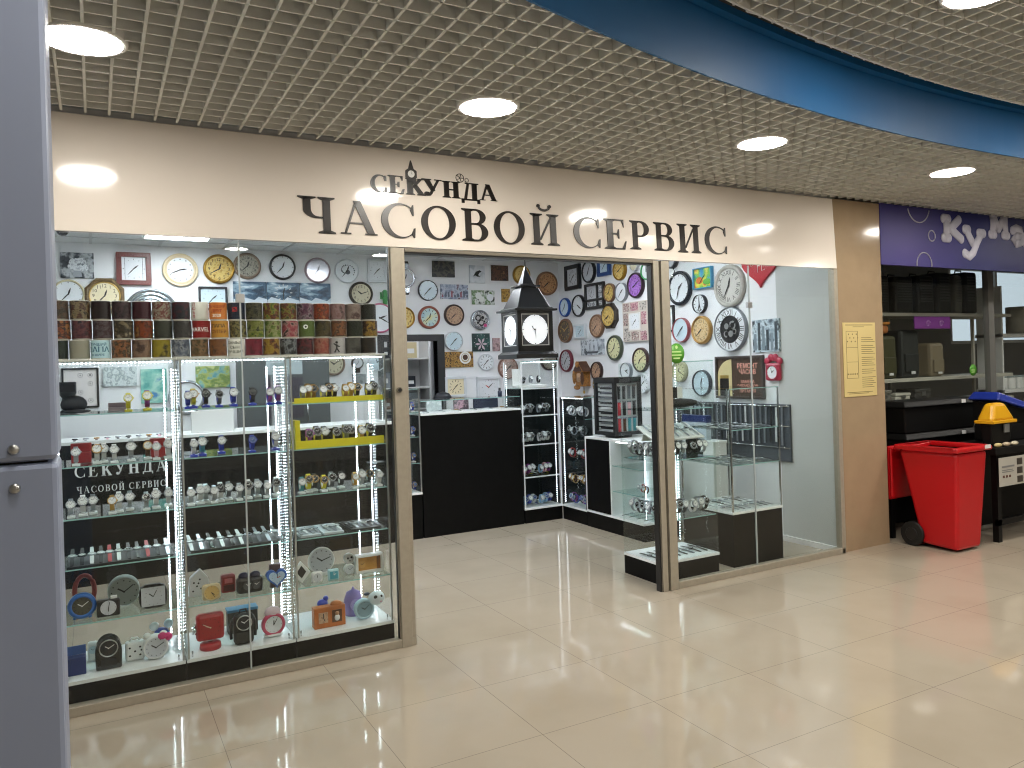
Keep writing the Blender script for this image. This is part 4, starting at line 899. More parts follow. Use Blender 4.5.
def wdial_mesh(m, ink):
    b = MB().lathe([(.0165, .0079), (.0001, .0081)], m, 18)
    for i in range(12):
        a = i * PI / 6; b.bar((math.sin(a) * .0115, -.0083, math.cos(a) * .0115), (math.sin(a) * .015, -.0083, math.cos(a) * .015), .0016, .0003, ink, (0, 1, 0))
    b.bar((0, -.0085, 0), (-.007, -.0085, .0045), .0016, .0003, ink, (0, 1, 0)).bar((0, -.0087, 0), (.007, -.0087, .009), .0012, .0003, ink, (0, 1, 0))
    return b.mesh('dial')
def flat_strap(m): 
    b = MB(); n = 10; L = .115; vs = []
    for i in range(n + 1):
        y = -L + 2 * L * i / n; z = .003 + .004 * math.cos(PI * (y / L) / 2); w = .009 if abs(y) < L * .8 else .0075
        vs += [(-w, y, z), (w, y, z), (w, y, z + .0028), (-w, y, z + .0028)]
    fs = []
    for i in range(n):
        A, B_ = i * 4, i * 4 + 4
        for j in range(4): fs.append((A + j, A + (j + 1) % 4, B_ + (j + 1) % 4, B_ + j))
    fs += [(0, 1, 2, 3), tuple(n * 4 + k for k in (3, 2, 1, 0))]
    return b.add(vs, fs, m).mesh('strap')
def watch(loc, st, label, group, rz=0., flat=False, scale=1., tilt=0.):
    """st: strap letter + case letter + dial letter"""
    t = thing('wristwatch', label, 'watch', loc, rz, group); t.scale = (scale,) * 3
    if tilt: t.rotation_euler = (tilt, 0, rz)
    dm, ink = {'w': (DIALW, INK), 'k': (DIALK, WHITEINK), 'b': (DIALB, WHITEINK)}[st[2]]
    if flat:
        put('strap', cached(('fs', st[0]), lambda: flat_strap(WC[st[0]])), t)
        l, r_ = (0, 0, .006), (-PI / 2, 0, 0)
    else:
        put('strap', cached(('sl', st[0]), lambda: strap_loop(WC[st[0]])), t)
        l, r_ = (0, -.0215, .061), (R(-20), 0, 0)
    c = put('case', cached(('cs', st[1]), lambda: case_mesh(WC[st[1]])), t, l, r_)
    put('dial', cached(('dl', st[2]), lambda: wdial_mesh(dm, ink)), t, l, r_)
    return t
def stand_mesh(m):
    b = MB(); n = 14; vs = []
    for i in range(n + 1):
        a = R(-60 + 300 * i / n)
        for sc in (.84, .97): vs += [(-.007, .023 * sc * math.cos(a), .05 + .031 * sc * math.sin(a)), (.007, .023 * sc * math.cos(a), .05 + .031 * sc * math.sin(a))]
    fs = []
    for i in range(n):
        A, B_ = i * 4, i * 4 + 4; fs += [(A, B_, B_ + 1, A + 1), (A + 2, A + 3, B_ + 3, B_ + 2), (A, A + 2, B_ + 2, B_), (A + 1, B_ + 1, B_ + 3, A + 3)]
    return b.add(vs, fs, m).mesh('cuff')
CLEAR = mat('frosted_clear', (.74, .80, .81), .25, spec=.6)
STANDM = dict(c=CLEAR, u=C('stand_blue', '2a3fb4', .3), y=C('stand_yellow', 'c8bf2a', .4), k=BLACKP, w=WHITEP)
SNAME = dict(c='clear', u='blue', y='yellow', k='black', w='white')
def stand(loc, key, label, group, rz=0., scale=1.):
    t = thing('watch_stand', label, 'watch stand', loc, rz, group); t.scale = (scale,) * 3
    put('base', cached(('sb', key), lambda: MB().box(-.016, .016, -.022, .022, 0, .010, STANDM[key]).box(-.006, .006, -.008, .008, .010, .0145, STANDM[key]).mesh('base', .002)), t)
    put('cuff', cached(('sc', key), lambda: stand_mesh(STANDM[key])), t)
    return t
def stand_row(items, z, where, group, y=.16, scale=1.15, rz=0., axis='x', jitter=.03, fixed=0.):
    """items: (position, style, stand key or None); where: shelf phrase"""
    for i, (x, st, sk) in enumerate(items):
        yy = y + jitter * ((i * 7) % 3 - 1); p = (x, yy, z + .0012) if axis == 'x' else (fixed + (yy - y), x, z + .0012)
        s = scale * (1 + .05 * ((i * 5) % 3 - 1))
        watch(p, st, f'{WNAME[st[0]]} wristwatch, {ORD[i + 1]} along the {where}', group, rz, scale=s)
        if sk: stand(p, sk, f'{SNAME[sk]} watch stand, {ORD[i + 1]} along the {where}', group + ' stands', rz, s)
def flat_row(items, z, where, group, y=.2, scale=1., rz=0., axis='x', fixed=0., tilt=0.):
    for i, (x, st) in enumerate(items):
        p = (x, y, z) if axis == 'x' else (fixed, x, z)
        watch(p, st, f'{WNAME[st[0]]} wristwatch lying {ORD[i + 1]} along the {where}', group, rz, True, scale, tilt)
# ------------------------------------------------------------------ glass showcases
PLATE = mat('white_base_plate', (.80, .82, .82), .3)
TOPB = mat('showcase_top_board', (.62, .60, .56), .35)
def led_mb(length, axis='z', pitch=.018, dm=None):
    b = MB(); dm = dm or LEDD
    n = int(length / pitch)
    for i in range(n):
        a = (i + .5) * pitch
        if axis == 'z': b.box(-.0028, .0028, -.0035, 0., a - .003, a + .003, dm)
        else: b.box(a - .003, a + .003, -.0035, 0., -.0028, .0028, dm)
    if axis == 'z': b.box(-.005, .005, 0, .002, 0, length, LEDBK)
    else: b.box(0, length, 0, .002, -.005, .005, LEDBK)
    return b
LEDI = mat('led_dots_inner', (.88, .93, 1.), .4, emit=9.)
LEDBK = mat('led_backing', (.42, .46, .48), .4)
LEDD = mat('led_dots', (.88, .93, 1.), .4, emit=LED_E)
def pane(name, parent, x0, x1, y0, y1, z0, z1, m=None):
    return part(name, MB().box(x0, x1, y0, y1, z0, z1, m or SGLASS), parent)
def shelf(parent, x0, x1, y0, y1, z, th=.006):
    b = MB().box(x0 + .002, x1 - .002, y0 + .002, y1, z - th, z, SHELFG).box(x0, x1, y0 - .001, y0 + .002, z - th, z, GEDGE)
    return part('glass_shelf', b, parent)
def front_showcase(x0, x1, label, leds, nm='glass_showcase'):
    t = thing(nm, label, 'showcase', (x0, .06, .05)); W, D = x1 - x0, .46; Z = .05
    part('plinth', MB().box(0, W, 0, D, -.05, .075, BLACK), t)
    part('base_plate', MB().box(0, W, -.006, D, .075, .092, PLATE), t)
    for zz in SHELVES: shelf(t, .006, W - .006, .015, D - .02, zz - Z)
    pane('side_pane', t, 0, .005, 0, D, .092, 1.645); pane('side_pane', t, W - .005, W, 0, D, .092, 1.645)
    pane('back_pane', t, .006, W - .006, D - .005, D, .092, 1.645)
    for x in (.006, W - .014):
        part('corner_post', MB().box(x, x + .008, -.004, .008, .092, 1.645, STEEL), t)
    part('top_board', MB().box(-.002, W + .002, -.012, D, 1.645, 1.656, TOPB), t, .002)
    for x, y in leds: part('led_strip', led_mb(1.5), t, loc=(x, y, .11))
    part('led_strip', led_mb(W - .03, 'x'), t, loc=(.015, .004, 1.637), rot=(R(60), 0, 0))
    for x in (.03, W - .03): part('shelf_peg', MB().cyl((x, .03, .092), (x, .03, .12), .004, .004, CHROME, 8), t)
    return t
SHELVES = [.41, .68, .925, 1.18, 1.435]
front_showcase(-.75, -.195, 'lit glass showcase hidden behind the metal pillar', ())
front_showcase(-.185, .372, 'lit glass showcase nearest the metal pillar with a black plinth', ((.022, .012), (.525, .446), (.540, .13)))
front_showcase(.378, .930, 'middle lit glass showcase of the front window with a black plinth', ((.522, .446), (.528, .24), (.012, .446)))
front_showcase(.936, 1.495, 'lit glass showcase beside the entrance post with yellow trays inside', ((.50, .446), (.545, .30)))
W1, W2, W3 = 'shelf of the pillar end showcase', 'shelf of the middle showcase', 'shelf of the entrance showcase'
SN = {1.435: 'top', 1.18: 'second', .925: 'third', .68: 'fourth'}
for key, items in CAB.items():
    ci, z = key; W = (W1, W2, W3)[ci - 1]
    where = f'{SN[z]} {W}'; grp = f'watches on the {where}'
    if z == .68: flat_row(items, z + .030, where, grp, .21, 1.0, tilt=R(10))
    else: stand_row(items, z + (.004 if ci == 3 and z > 1 else 0), where, grp, .15, 1.3 if key == (3, 1.18) else 1.18)
# dark tray under the flat watches
for x0, x1, nm in ((-.145, .335, 'pillar end'), (.418, .892, 'middle')):
    t = thing('watch_tray', f'dark watch tray on the fourth shelf of the {nm} showcase', 'tray', ((x0 + x1) / 2, .22, .681))
    part('tray', MB().box(-(x1 - x0) / 2, (x1 - x0) / 2, -.115, .125, 0, .006, C('tray_dark', '2a2c30', .5)), t, .002)
t = thing('watch_tray', 'black watch tray near the post on the fourth entrance showcase shelf', 'tray', (1.36, .24, .681)); part('tray', MB().box(-.09, .09, -.14, .14, 0, .012, BLACKP), t, .002)
for x, nm in ((1.03, 'first'), (1.17, 'second')):
    t = thing('watch_tray', f'white watch tray, {nm} on the fourth shelf of the entrance showcase', 'tray', (x + (.01 if x < 1.1 else 0), .24, .681)); part('tray', MB().box(-.058, .058, -.14, .14, 0, .012, C('tray_white', 'b4bac0', .4)), t, .002)
for k in range(15):
    x = .995 + .032 * k
    if k in (4, 8): continue
    watch((x, .22 + .02 * (k % 2), .694), ('swk', 'kkw', 'ssw', 'dsw')[k % 4] if k > 8 else ('ssw', 'wsw', 'swk')[k % 3], f'wristwatch lying {ORD[k + 1]} along the trays of the entrance showcase', 'watches on the fourth shelf of the entrance showcase', 0, True, .9)
# yellow trays
YEL = C('yellow_tray', 'd3c81c', .4)
for z, h, hs, nm in ((1.435, .03, 0., 'top'), (1.18, .045, .16, 'second')):
    t = thing('yellow_tray', f'yellow display tray on the {nm} shelf of the entrance showcase', 'tray', (1.22, .1, z + .0005))
    part('front', MB().box(-.255, .255, -.02, -.014, 0, h, YEL), t); part('bed', MB().box(-.255, .255, -.014, .18, 0, .004, YEL), t)
    if hs: part('end_panel', MB().box(-.255, -.225, -.014, .10, .004, hs, YEL), t, .002)
# entrance showcase: small glass cube stacked near the post
t = thing('glass_cube', 'small clear display cube by the entrance post on the third shelf', 'display stand', (1.435, .12, .926))
b = MB().box(-.05, -.047, -.04, .04, 0, .14, ACRYL).box(.047, .05, -.04, .04, 0, .14, ACRYL).box(-.05, .05, -.04, .04, .14, .143, ACRYL).box(-.05, .05, .037, .04, 0, .14, ACRYL); part('shell', b, t)
# ------------------------------------------------------------------ other goods of the front showcases
def simple(nm, label, cat, loc, mbuild, rz=0., bevel=.0, group=None):
    o = put(nm, mbuild.mesh(nm, bevel), None, loc, (0, 0, rz)); return tag(o, label, cat, group)
# cap and pouch on the top shelf
t = thing('hat', 'black peaked hat standing on the top shelf beside the metal pillar', 'hat', (-.095, .22, 1.4355)); t.scale = (.8, .8, .85)
part('crown', MB().ball((0, .03, .055), (.075, .07, .055), C('cap_black', '191b20', .7)), t); part('brim', MB().ball((.02, -.05, .015), (.075, .06, .012), C('cap_black', '191b20', .7)), t)
t = thing('display_bust', 'dark head shaped display stand behind the black hat', 'display stand', (-.125, .36, 1.4355)); t.scale = (.75, .75, .85)
part('body', MB().lathe([(.05, 0), (.05, .01), (.02, .03), (.025, .08), (.055, .12), (.055, .19), (.0001, .19)], C('bust_dark', '3a3d42', .5), 20, 'z'), t); part('label', MB().box(-.045, .045, -.058, -.053, .13, .17, C('bust_label', '2c2e33', .5)), t)
t = thing('eyewear_box', 'small open pinkish box on the top shelf of the pillar end showcase', 'box', (.10, .28, 1.4355)); t.scale = (.7, .7, .6); part('tray', MB().box(-.06, .06, -.03, .03, 0, .035, C('box_mauve', '9c8c94', .5)), t, .003); part('lid', MB().box(-.06, .06, .024, .03, .035, .075, C('box_mauve', '9c8c94', .5)), t, .002)
for x, z, nm in ((-.07, 1.18, 'first'), (.295, 1.18, 'second')):
    t = thing('gift_box', f'{nm} heart red gift box on the second shelf of the pillar end showcase', 'box', (x, .28, z + .0005)); RB = C('gift_red', '9c1f22', .45)
    part('box', MB().box(-.045, .045, -.03, .03, 0, .055, RB), t, .004); part('lid', MB().box(-.047, .047, -.006, .032, .055, .10, RB), t, .004)
# mugs
def mug_meshes():
    body = MB().lathe([(.036, 0), (.040, .003), (.041, .010), (.041, .093), (.0385, .095), (.0375, .092), (.0375, .008), (.0001, .006)], C('mug_white', 'd8d4ca', .25), 28, 'z').mesh('body')
    hd = MB().tube([(0, .039, .075), (0, .06, .078), (0, .07, .06), (0, .068, .038), (0, .055, .02), (0, .039, .02)], .0055, C('mug_white', 'd8d4ca', .25), 8).mesh('handle')
    return body, hd
def wrap_mesh(m, a0=-200, a1=20):
    b = MB(); n = 24; vs = []
    for i in range(n + 1):
        a = R(a0 + (a1 - a0) * i / n); vs += [(.0414 * math.cos(a), .0414 * math.sin(a), .006), (.0414 * math.cos(a), .0414 * math.sin(a), .0925)]
    return b.add(vs, [(2 * i, 2 * i + 2, 2 * i + 3, 2 * i + 1) for i in range(n)], m, True).mesh('print')
MB_BODY, MB_HANDLE = mug_meshes()
def curved_text(s, size, m, z, r=.0418, squeeze=1.):
    me = text_mesh(s, size, m, 0., bold=size * .02)
    for v in me.vertices:
        a = -PI / 2 + v.co.x * squeeze / r; v.co = (r * math.cos(a), r * math.sin(a), v.co.z + z)
    return me
MROWS = [
 [('dark green', '1c2a16 2c3a20 101a0c'), ('plain cream', 'd6cdb4 d8d0b8'), ('pale blue ПАПА', None), ('orange brown', 'a05a30 c07a4a 3a2a18 d8b890'), ('beige brown', '9a7058 b48c74 5a3c30'), ('yellow cornered', 'b8a020 d0b830 3a2c10'), ('blue grey', '4a5470 8a94a8 c8ccd4 2a3040'), ('olive brown', '4a5028 8a6a3c c89a70 2c3018'), ('rusty orange', '8a5028 b0703c 5a3418'), ('white with dark text', None), ('crimson', '8a1c34 b02a48 6a1428'), ('yellow and red', 'c89a2c e0b848 7a1c18 2a140c'), ('black and white', '0c0c10 1c1c22 b8bcc0 101014'), ('black and maroon', '141014 4a1420 8a3038 0c0a0c'), ('salmon red', 'b03a34 c86050 d89078 8a2c28'), ('white ninja', None), ('grey paper', '5a5850 77746c 3c3a36'), ('dark brown', '1c1812 2c241a 4a3c2c')],
 [('orange red flame', '8a3418 c06830 3a1810 d89050'), ('maroon dotted', '2c1216 5a242c 8a4a48 1a0c0e'), ('grey ringed maroon', '3a0f18 7a6e74 4a141e 2a0c12'), ('beige with brown figure', 'c8b89c 5a4a30 2c2014 a89470'), ('burnt orange', '8a3010 b85420 5a1c10 c88a3c'), ('dark olive', '2a2e22 4a4c3c 1a1c14'), ('black with grey figure', '141414 5a5654 2c2a2a 8a8684'), ('red MARVEL', None), ('orange lettered', None), ('khaki with black figure', '1c1a10 b8ac6c 3a3418 8a8040'), ('yellow green', '5a7a20 a8b43c c8c870 3a4a18'), ('leaf green', '4a6a18 8aa82c d0d090 7a5a20'), ('pink red', 'b83040 d8606c e8b0a8 2c1014'), ('olive green one eyed', None), ('brown olive', '3a2c18 6a5a2c 1c160c'), ('orange ball', '8a4a20 c07a48 3a1c10 d8a880'), ('dark forest green', '16200f 24301a 0e150a'), ('striped yellow orange', 'a8742c d0a83c 5a2818 2c2410')],
 [('dark khaki', '4a3c28 7a5c3c 2c2216'), ('tan red patterned', '8a7048 5c2418 b09a70 3a2414'), ('black plum', '1a0c10 2c141a 0e080a'), ('speckled plum', '201014 3c2028 6a5054 160a0e'), ('deep maroon', '3a0f1c 581a2c 240a12'), ('red cream vintage', 'a82c22 d0c8b0 8a1c18 e0d8c4'), ('black with red blue globe', '10141c 1c2438 6a1c2c 0c0e14'), ('cream with red letters', None), ('orange slogan', None), ('navy with red square', None), ('dark khaki figure', '1c2014 3c3c24 7a7450 141810'), ('yellow green red', '5a7a20 b8b83c 8a2c1c 3a4a18'), ('green red', '3c4a18 8a2a28 a8a040 2a3010'), ('plum hexagon', '5a2444 844064 b8a0a8 3a1428'), ('red orange', 'a82c1c d05a28 6a1a12 e08848'), ('salmon grey', 'a06a68 c8a09c 5a3434'), ('beige pink', 'b09488 c8b0a4 6a4440'), ('dark green black', '141a12 20281c 0c100a')]]
def dk(h): return ''.join('%02x' % int(int(h[i:i + 2], 16) * .66) for i in (0, 2, 4))
MPH = ['bottom row', 'middle row', 'top row']
for r_, row in enumerate(MROWS):
    for i, (nm, cols) in enumerate(row):
        x = -.155 + .0930 * i + (0, .012, .006)[r_]
        if r_ == 2 and i == 0: x -= .0
        z = 1.7065 + .0990 * r_
        nm_ = nm.replace(' ПАПА', ' text').replace(' MARVEL', ' block letter')
        t = thing('mug', f'{nm.replace(" ПАПА", " text").replace(" MARVEL", " block letter")} {where}'.replace('mug from', 'mug from'), 'mug', (x, .17, z), 0, 'stacked mugs on the front showcases')
        t.scale = (1.09, 1.09, 1.036)
        t.rotation_euler.z = R(((i * 37 + r_ * 53) % 40) - 20) if cols else R(-18)
        put('body', MB_BODY, t); put('handle', MB_HANDLE, t)
        key = f'mug_{r_}_{i}'
        if cols: put('print', wrap_mesh(pat(key, [dk(c) for c in cols.split()], 38 if len(cols) > 24 else 24, seed=i * 3.1 + r_ * 11, kind='noise', rough=.3)), t)
        elif 'ПАПА' in nm:
            put('print', wrap_mesh(C('mug_paleblue', 'b4d2dc', .3)), t)
            for s_, sz, zz in (('ЛУЧШИЙ', .017, .066), ('ПАПА', .036, .036), ('В МИРЕ', .015, .016)): put('lettering', curved_text(s_, sz, C('mug_deepblue', '1f5a78'), zz), t)
        elif 'MARVEL' in nm:
            put('print', wrap_mesh(C('mug_red', '8a1818', .3)), t); put('lettering', curved_text('MARVEL', .03, WHITEINK, .038, squeeze=.85), t)
        elif nm == 'white with dark text':
            for s_, zz in (('САМЫЙ', .066), ('СЫН', .042), ('ЛУЧШИЙ', .018)): put('lettering', curved_text(s_, .02, C('mug_darkgreen', '2a3420'), zz), t)
        elif nm == 'white ninja':
            put('print', wrap_mesh(C('mug_grey', 'a8a4a4', .3)), t)
            b = MB(); f_ = lambda x_, z_: (.0419 * math.cos(-PI / 2 + x_ / .0419), .0419 * math.sin(-PI / 2 + x_ / .0419), z_)
            for a_, c_ in (((0, .03), (0, .058)), ((0, .035), (-.012, .012)), ((0, .035), (.012, .014)), ((0, .05), (-.016, .062)), ((0, .05), (.016, .044))): b.tube([f_(*a_), f_(*c_)], .0038, INK, 6)
            b.ball(f_(0, .068), .007, INK); put('figure', b.mesh('figure'), t)
        elif nm == 'orange lettered':
            put('print', wrap_mesh(C('mug_orange', 'c08830', .3)), t); put('lettering', curved_text('ПАПА', .024, INK, .058), t); put('lettering', curved_text('СУПЕР', .024, C('mug_brown', '6a2c10'), .028), t)
        elif nm == 'olive green one eyed':
            put('print', wrap_mesh(C('mug_olive', '4a5a24', .3)), t)
            b = MB(); b.lathe([(.012, .0422), (.0001, .0424)], WHITEINK, 16).lathe([(.0055, .0425), (.0001, .0427)], INK, 12); put('emblem', b.mesh('emblem'), t, (0, 0, .06))
        elif nm == 'cream with red letters':
            for k in range(4): put('lettering', curved_text('ЛЮБЛЮ'[k], .022, C('mug_redink', 'a83040'), .074 - .021 * k), t, rot=(0, 0, -.5))
        elif nm == 'orange slogan':
            put('print', wrap_mesh(C('mug_slogan', 'cf7a34', .3)), t)
            for s_, zz in (('ЛУЧШИЙ', .064), ('ДРУГ', .042), ('2020', .018)): put('lettering', curved_text(s_, .021, C('mug_slogan_red', '9c2418') if zz > .03 else WHITEINK, zz), t)
        elif nm == 'navy with red square':
            put('print', wrap_mesh(C('mug_navy', '141e30', .3)), t)
            b = MB().prism([(-.012, .044), (.012, .046), (.011, .07), (-.013, .068)], -.0423, -.041, C('mug_redsq', 'b02424')); b.bar((-.008, -.0426, .066), (.008, -.0426, .05), .005, .0006, C('mug_navy', '141e30'), (0, 1, 0)); put('emblem', b.mesh('emblem'), t)
# ------------------------------------------------------------------ alarm clocks
def dial_on(root, r, y, z, x=0., face='white', mk='tick', t=(10, 9), rim=None, sz=1., hm=None):
    s = bpy.data.objects.new('dial', None)
    b = MB().lathe([(r, .0), (.0001, .0004)], FACE[face] if isinstance(face, str) else face, 28); marks(b, mk, r * .95, -.0008)
    if sz != 1: b.v = [(a, c, d * sz) for a, c, d in b.v]
    o = put('dial', b.mesh('dial'), root, (x, y, z))
    h, mi = t; ah = (h % 12 + mi / 60) * PI / 6; am = mi * PI / 30
    hb = MB().bar((0, -.002, 0), (math.sin(ah) * r * .5, -.002, math.cos(ah) * r * .5), r * .1, .0008, hm or INK, (0, 1, 0)).bar((0, -.003, 0), (math.sin(am) * r * .78, -.003, math.cos(am) * r * .78), r * .07, .0008, hm or INK, (0, 1, 0)).cyl((0, 0, 0), (0, -.004, 0), r * .07, r * .07, hm or INK, 10)
    put('hands', hb.mesh('hands'), root, (x, y, z))
    if rim: put('bezel', MB().lathe([(r * 1.14, -.004), (r * 1.14, .004), (r * 1.02, .005), (r, .0)], rim, 28).mesh('bezel'), root, (x, y, z))
def aclock(label, x, y, z, rz=0.): return thing('alarm_clock', label, 'alarm clock', (x, y, z + .0005), rz, 'alarm clocks in the front showcases')
def rbox(root, nm, w, d, h, m, bev, z0=0., x=0., y=0.): return part(nm, MB().box(-w / 2, w / 2, -d / 2, d / 2, 0, h, m), root, bev, loc=(x, y, z0))
ZB, ZS = .1425, .41
A = aclock('black arched alarm clock at the bottom of the pillar end showcase', .025, .17, ZB)
b = MB(); pts = [(-.058, 0), (.058, 0), (.06, .09)] + [(.06 * math.cos(PI * k / 12), .09 + .075 * math.sin(PI * k / 12)) for k in range(1, 12)] + [(-.06, .09)]
b.prism(pts, -.035, .035, BLACKG); part('case', b, A, .008); dial_on(A, .038, -.0358, .108, 0, C('dial_dark', '23262a', .2), 'tick', (10, 10), STEEL, hm=WHITEINK); part('lower_window', MB().prism([(-.035, .02), (.035, .02), (.035, .055), (-.035, .055)], -.037, -.035, C('dial_dark', '23262a', .2)), A)
A = aclock('white square alarm clock with dots beside the black arched clock', .145, .22, ZB); A.scale = (1.2, 1, 1.15); rbox(A, 'case', .075, .05, .085, WHITEP, .01)
b = MB()
for x, zz in ((-.02, .06), (.02, .06), (0, .043), (-.02, .025), (.02, .025), (.025, .045)): b.disc(x, zz, .0045, -.0255, INK, 10)
part('dots', b, A); part('handle', MB().tube([(-.02, 0, .085), (-.01, 0, .098), (.01, 0, .098), (.02, 0, .085)], .004, WHITEP, 8), A)
A = aclock('round white alarm clock with a pink bow in the pillar end showcase', .24, .17, ZB); A.scale = (1.05, 1, 1.05)
part('case', MB().lathe([(.055, -.025), (.06, -.015), (.06, .015), (.054, .025), (.048, .026)], WHITEP, 32), A, loc=(0, 0, .062)); dial_on(A, .049, -.0262, .062, 0, 'greyface2', 'dot', (10, 10))
for s in (-1, 1): part('foot', MB().cyl((s * .03, 0, .002), (s * .025, 0, .02), .006, .008, WHITEP, 10), A); part('bell', MB().ball((s * .036, 0, .118), (.018, .018, .016), WHITEP), A)
PK = C('bow_pink', 'd83a7c', .35); part('bow', MB().ball((.03, -.02, .112), (.022, .014, .018), PK).ball((.058, -.02, .106), (.018, .014, .02), PK).ball((.044, -.026, .108), .009, PK), A)
A = aclock('small blue and white ball shaped clock behind the pink bow clock', .28, .34, ZB); BL = C('ball_blue', '3450a8', .3)
part('case', MB().ball((0, 0, .055), (.045, .04, .055), BL), A)
for x, zz in ((-.035, .12), (.035, .125)): part('ball', MB().ball((0, 0, 0), .024, WHITEP if x < 0 else C('ball_pale', 'cfe0ea', .3)), A, loc=(x, 0, zz))
dial_on(A, .03, -.041, .055, 0, 'white', 'tick')
t = thing('blue_box', 'dark blue carton at the bottom beside the metal pillar', 'box', (-.12, .17, ZB + .0005)); part('carton', MB().box(-.045, .045, -.03, .03, 0, .085, C('carton_blue', '1d2f66', .45)), t, .002); part('flap', MB().box(-.045, .045, .028, .031, .085, .13, C('carton_blue2', '3f5f9c', .45)), t, .001)
A = aclock('small white and blue alarm clock behind the black arched clock', -.045, .33, ZB); rbox(A, 'case', .05, .035, .10, WHITEP, .012); dial_on(A, .02, -.0182, .06, 0, 'paleblue', 'tick')
# pillar end, lower shelf
A = aclock('round blue alarm clock on the low shelf beside the pillar', -.085, .17, ZS); BB = C('clock_blue', '2a62ae', .3)
part('case', MB().lathe([(.062, -.02), (.064, .012), (.055, .022), (.046, .022), (.044, .014)], BB, 32), A, loc=(0, 0, .066)); dial_on(A, .045, -.0145, .066, 0, C('dial_olive', '4a4838', .3), 'bar', (10, 9), hm=WHITEINK)
for s in (-1, 1): part('foot', MB().cyl((s * .035, 0, .002), (s * .03, 0, .02), .008, .01, BB, 10), A)
t = thing('red_strap', 'red looped watch strap behind the blue alarm clock', 'strap', (-.075, .34, ZS + .0005)); part('loop', MB().tube([(.045 * math.cos(a * PI / 10), 0, .098 + .08 * math.sin(a * PI / 10)) for a in range(20)], .012, C('strap_red2', '9a3a36', .5), 8, True), t)
A = aclock('black square alarm clock with a round pale dial on the low shelf', .03, .15, ZS); rbox(A, 'case', .105, .045, .085, BLACKP, .008); dial_on(A, .036, -.0235, .045, 0, 'greyface2', 'tick', (6, 2)); part('button', MB().box(.01, .04, -.012, .012, .085, .097, WHITEP), A, .002)
A = aclock('large round grey drum clock behind the black square clock', .105, .32, ZS); A.scale = (.85, 1., .85); GD = C('drum_grey', 'b4b8b4', .4)
part('case', MB().lathe([(.088, -.04), (.09, -.03), (.09, .03), (.084, .036)], GD, 40), A, loc=(0, 0, .09)); dial_on(A, .083, -.0362, .09, 0, C('drum_face', '8f9590', .4), 'dot', (10, 9))
A = aclock('white alarm clock in a rounded black rim on the low shelf', .235, .17, ZS); A.scale = (1.05, 1., 1.22); rbox(A, 'case', .125, .035, .10, BLACKP, .03); part('face', MB().box(-.053, .053, -.0195, -.0175, .01, .09, FACE['greyface2']), A, .0); b = MB(); marks(b, 'tick', .04, -.0205); b.bar((0, -.021, 0), (-.018, -.021, .014), .004, .001, INK, (0, 1, 0)).bar((0, -.021, 0), (.016, -.021, .025), .003, .001, INK, (0, 1, 0)); part('dial', b, A, loc=(0, 0, .05))
# middle showcase base
RC_ = C('clock_red', 'a0151c', .3, coat=.3)
A = aclock('square red clock on a round red foot in the middle showcase', .505, .17, ZB)
part('foot', MB().lathe([(.052, 0), (.055, .008), (.052, .03), (.04, .036), (.0001, .036)], RC_, 32, 'z'), A); part('stem', MB().cyl((0, 0, .036), (0, 0, .05), .012, .012, CHROME, 12), A)
part('case', MB().box(-.07, .07, -.03, .03, .048, .19, RC_), A, .018); dial_on(A, .055, -.0306, .119, 0, RC_, 'dot', (9, 50), hm=C('hand_cream', 'd8c8b0')); part('side_knob', MB().cyl((-.07, 0, .11), (-.088, 0, .11), .026, .022, CHROME, 18), A)
A = aclock('black backpack shaped clock at the bottom of the middle showcase', .672, .15, ZB); part('case', MB().box(-.052, .052, -.03, .03, 0, .165, C('pack_black', '1a1b18', .5)), A, .02)
part('pocket', MB().box(-.045, .045, -.042, -.03, .015, .07, C('pack_black', '1a1b18', .5)), A, .006); dial_on(A, .036, -.0306, .118, 0, C('dial_dark', '23262a', .2), 'tick', (10, 9), STEEL, hm=WHITEINK); part('handle', MB().tube([(-.02, 0, .16), (-.015, 0, .185), (.015, 0, .185), (.02, 0, .16)], .005, BLACKP, 8), A)
for s in (-1, 1): part('strap', MB().tube([(s * .05, .01, .14), (s * .066, .01, .1), (s * .062, .01, .03)], .008, BLACKP, 8), A)
t = thing('teal_box', 'dark box with a teal lid behind the black backpack clock', 'box', (.70, .38, ZB + .0005)); part('carton', MB().box(-.08, .08, -.04, .04, 0, .12, C('carton_green', '20261f', .5)), t, .003); part('lid', MB().box(-.083, .083, -.043, .043, .12, .135, C('lid_teal', '3d7fa4', .4)), t, .002)
A = aclock('white alarm clock with a pink ring in the middle showcase', .832, .17, ZB); PKR = C('ring_pink', 'c8506c', .35)
part('case', MB().lathe([(.06, -.02), (.064, .0), (.062, .02), (.05, .024), (.046, .018)], PKR, 32), A, loc=(0, 0, .07)); dial_on(A, .047, -.0186, .07, 0, 'white', 'tick', (12, 5)); part('head', MB().ball((0, .005, .135), (.045, .03, .032), C('pale_pink', 'dcc0c8', .4)), A); part('base', MB().ball((0, 0, .012), (.055, .03, .012), WHITEP), A)
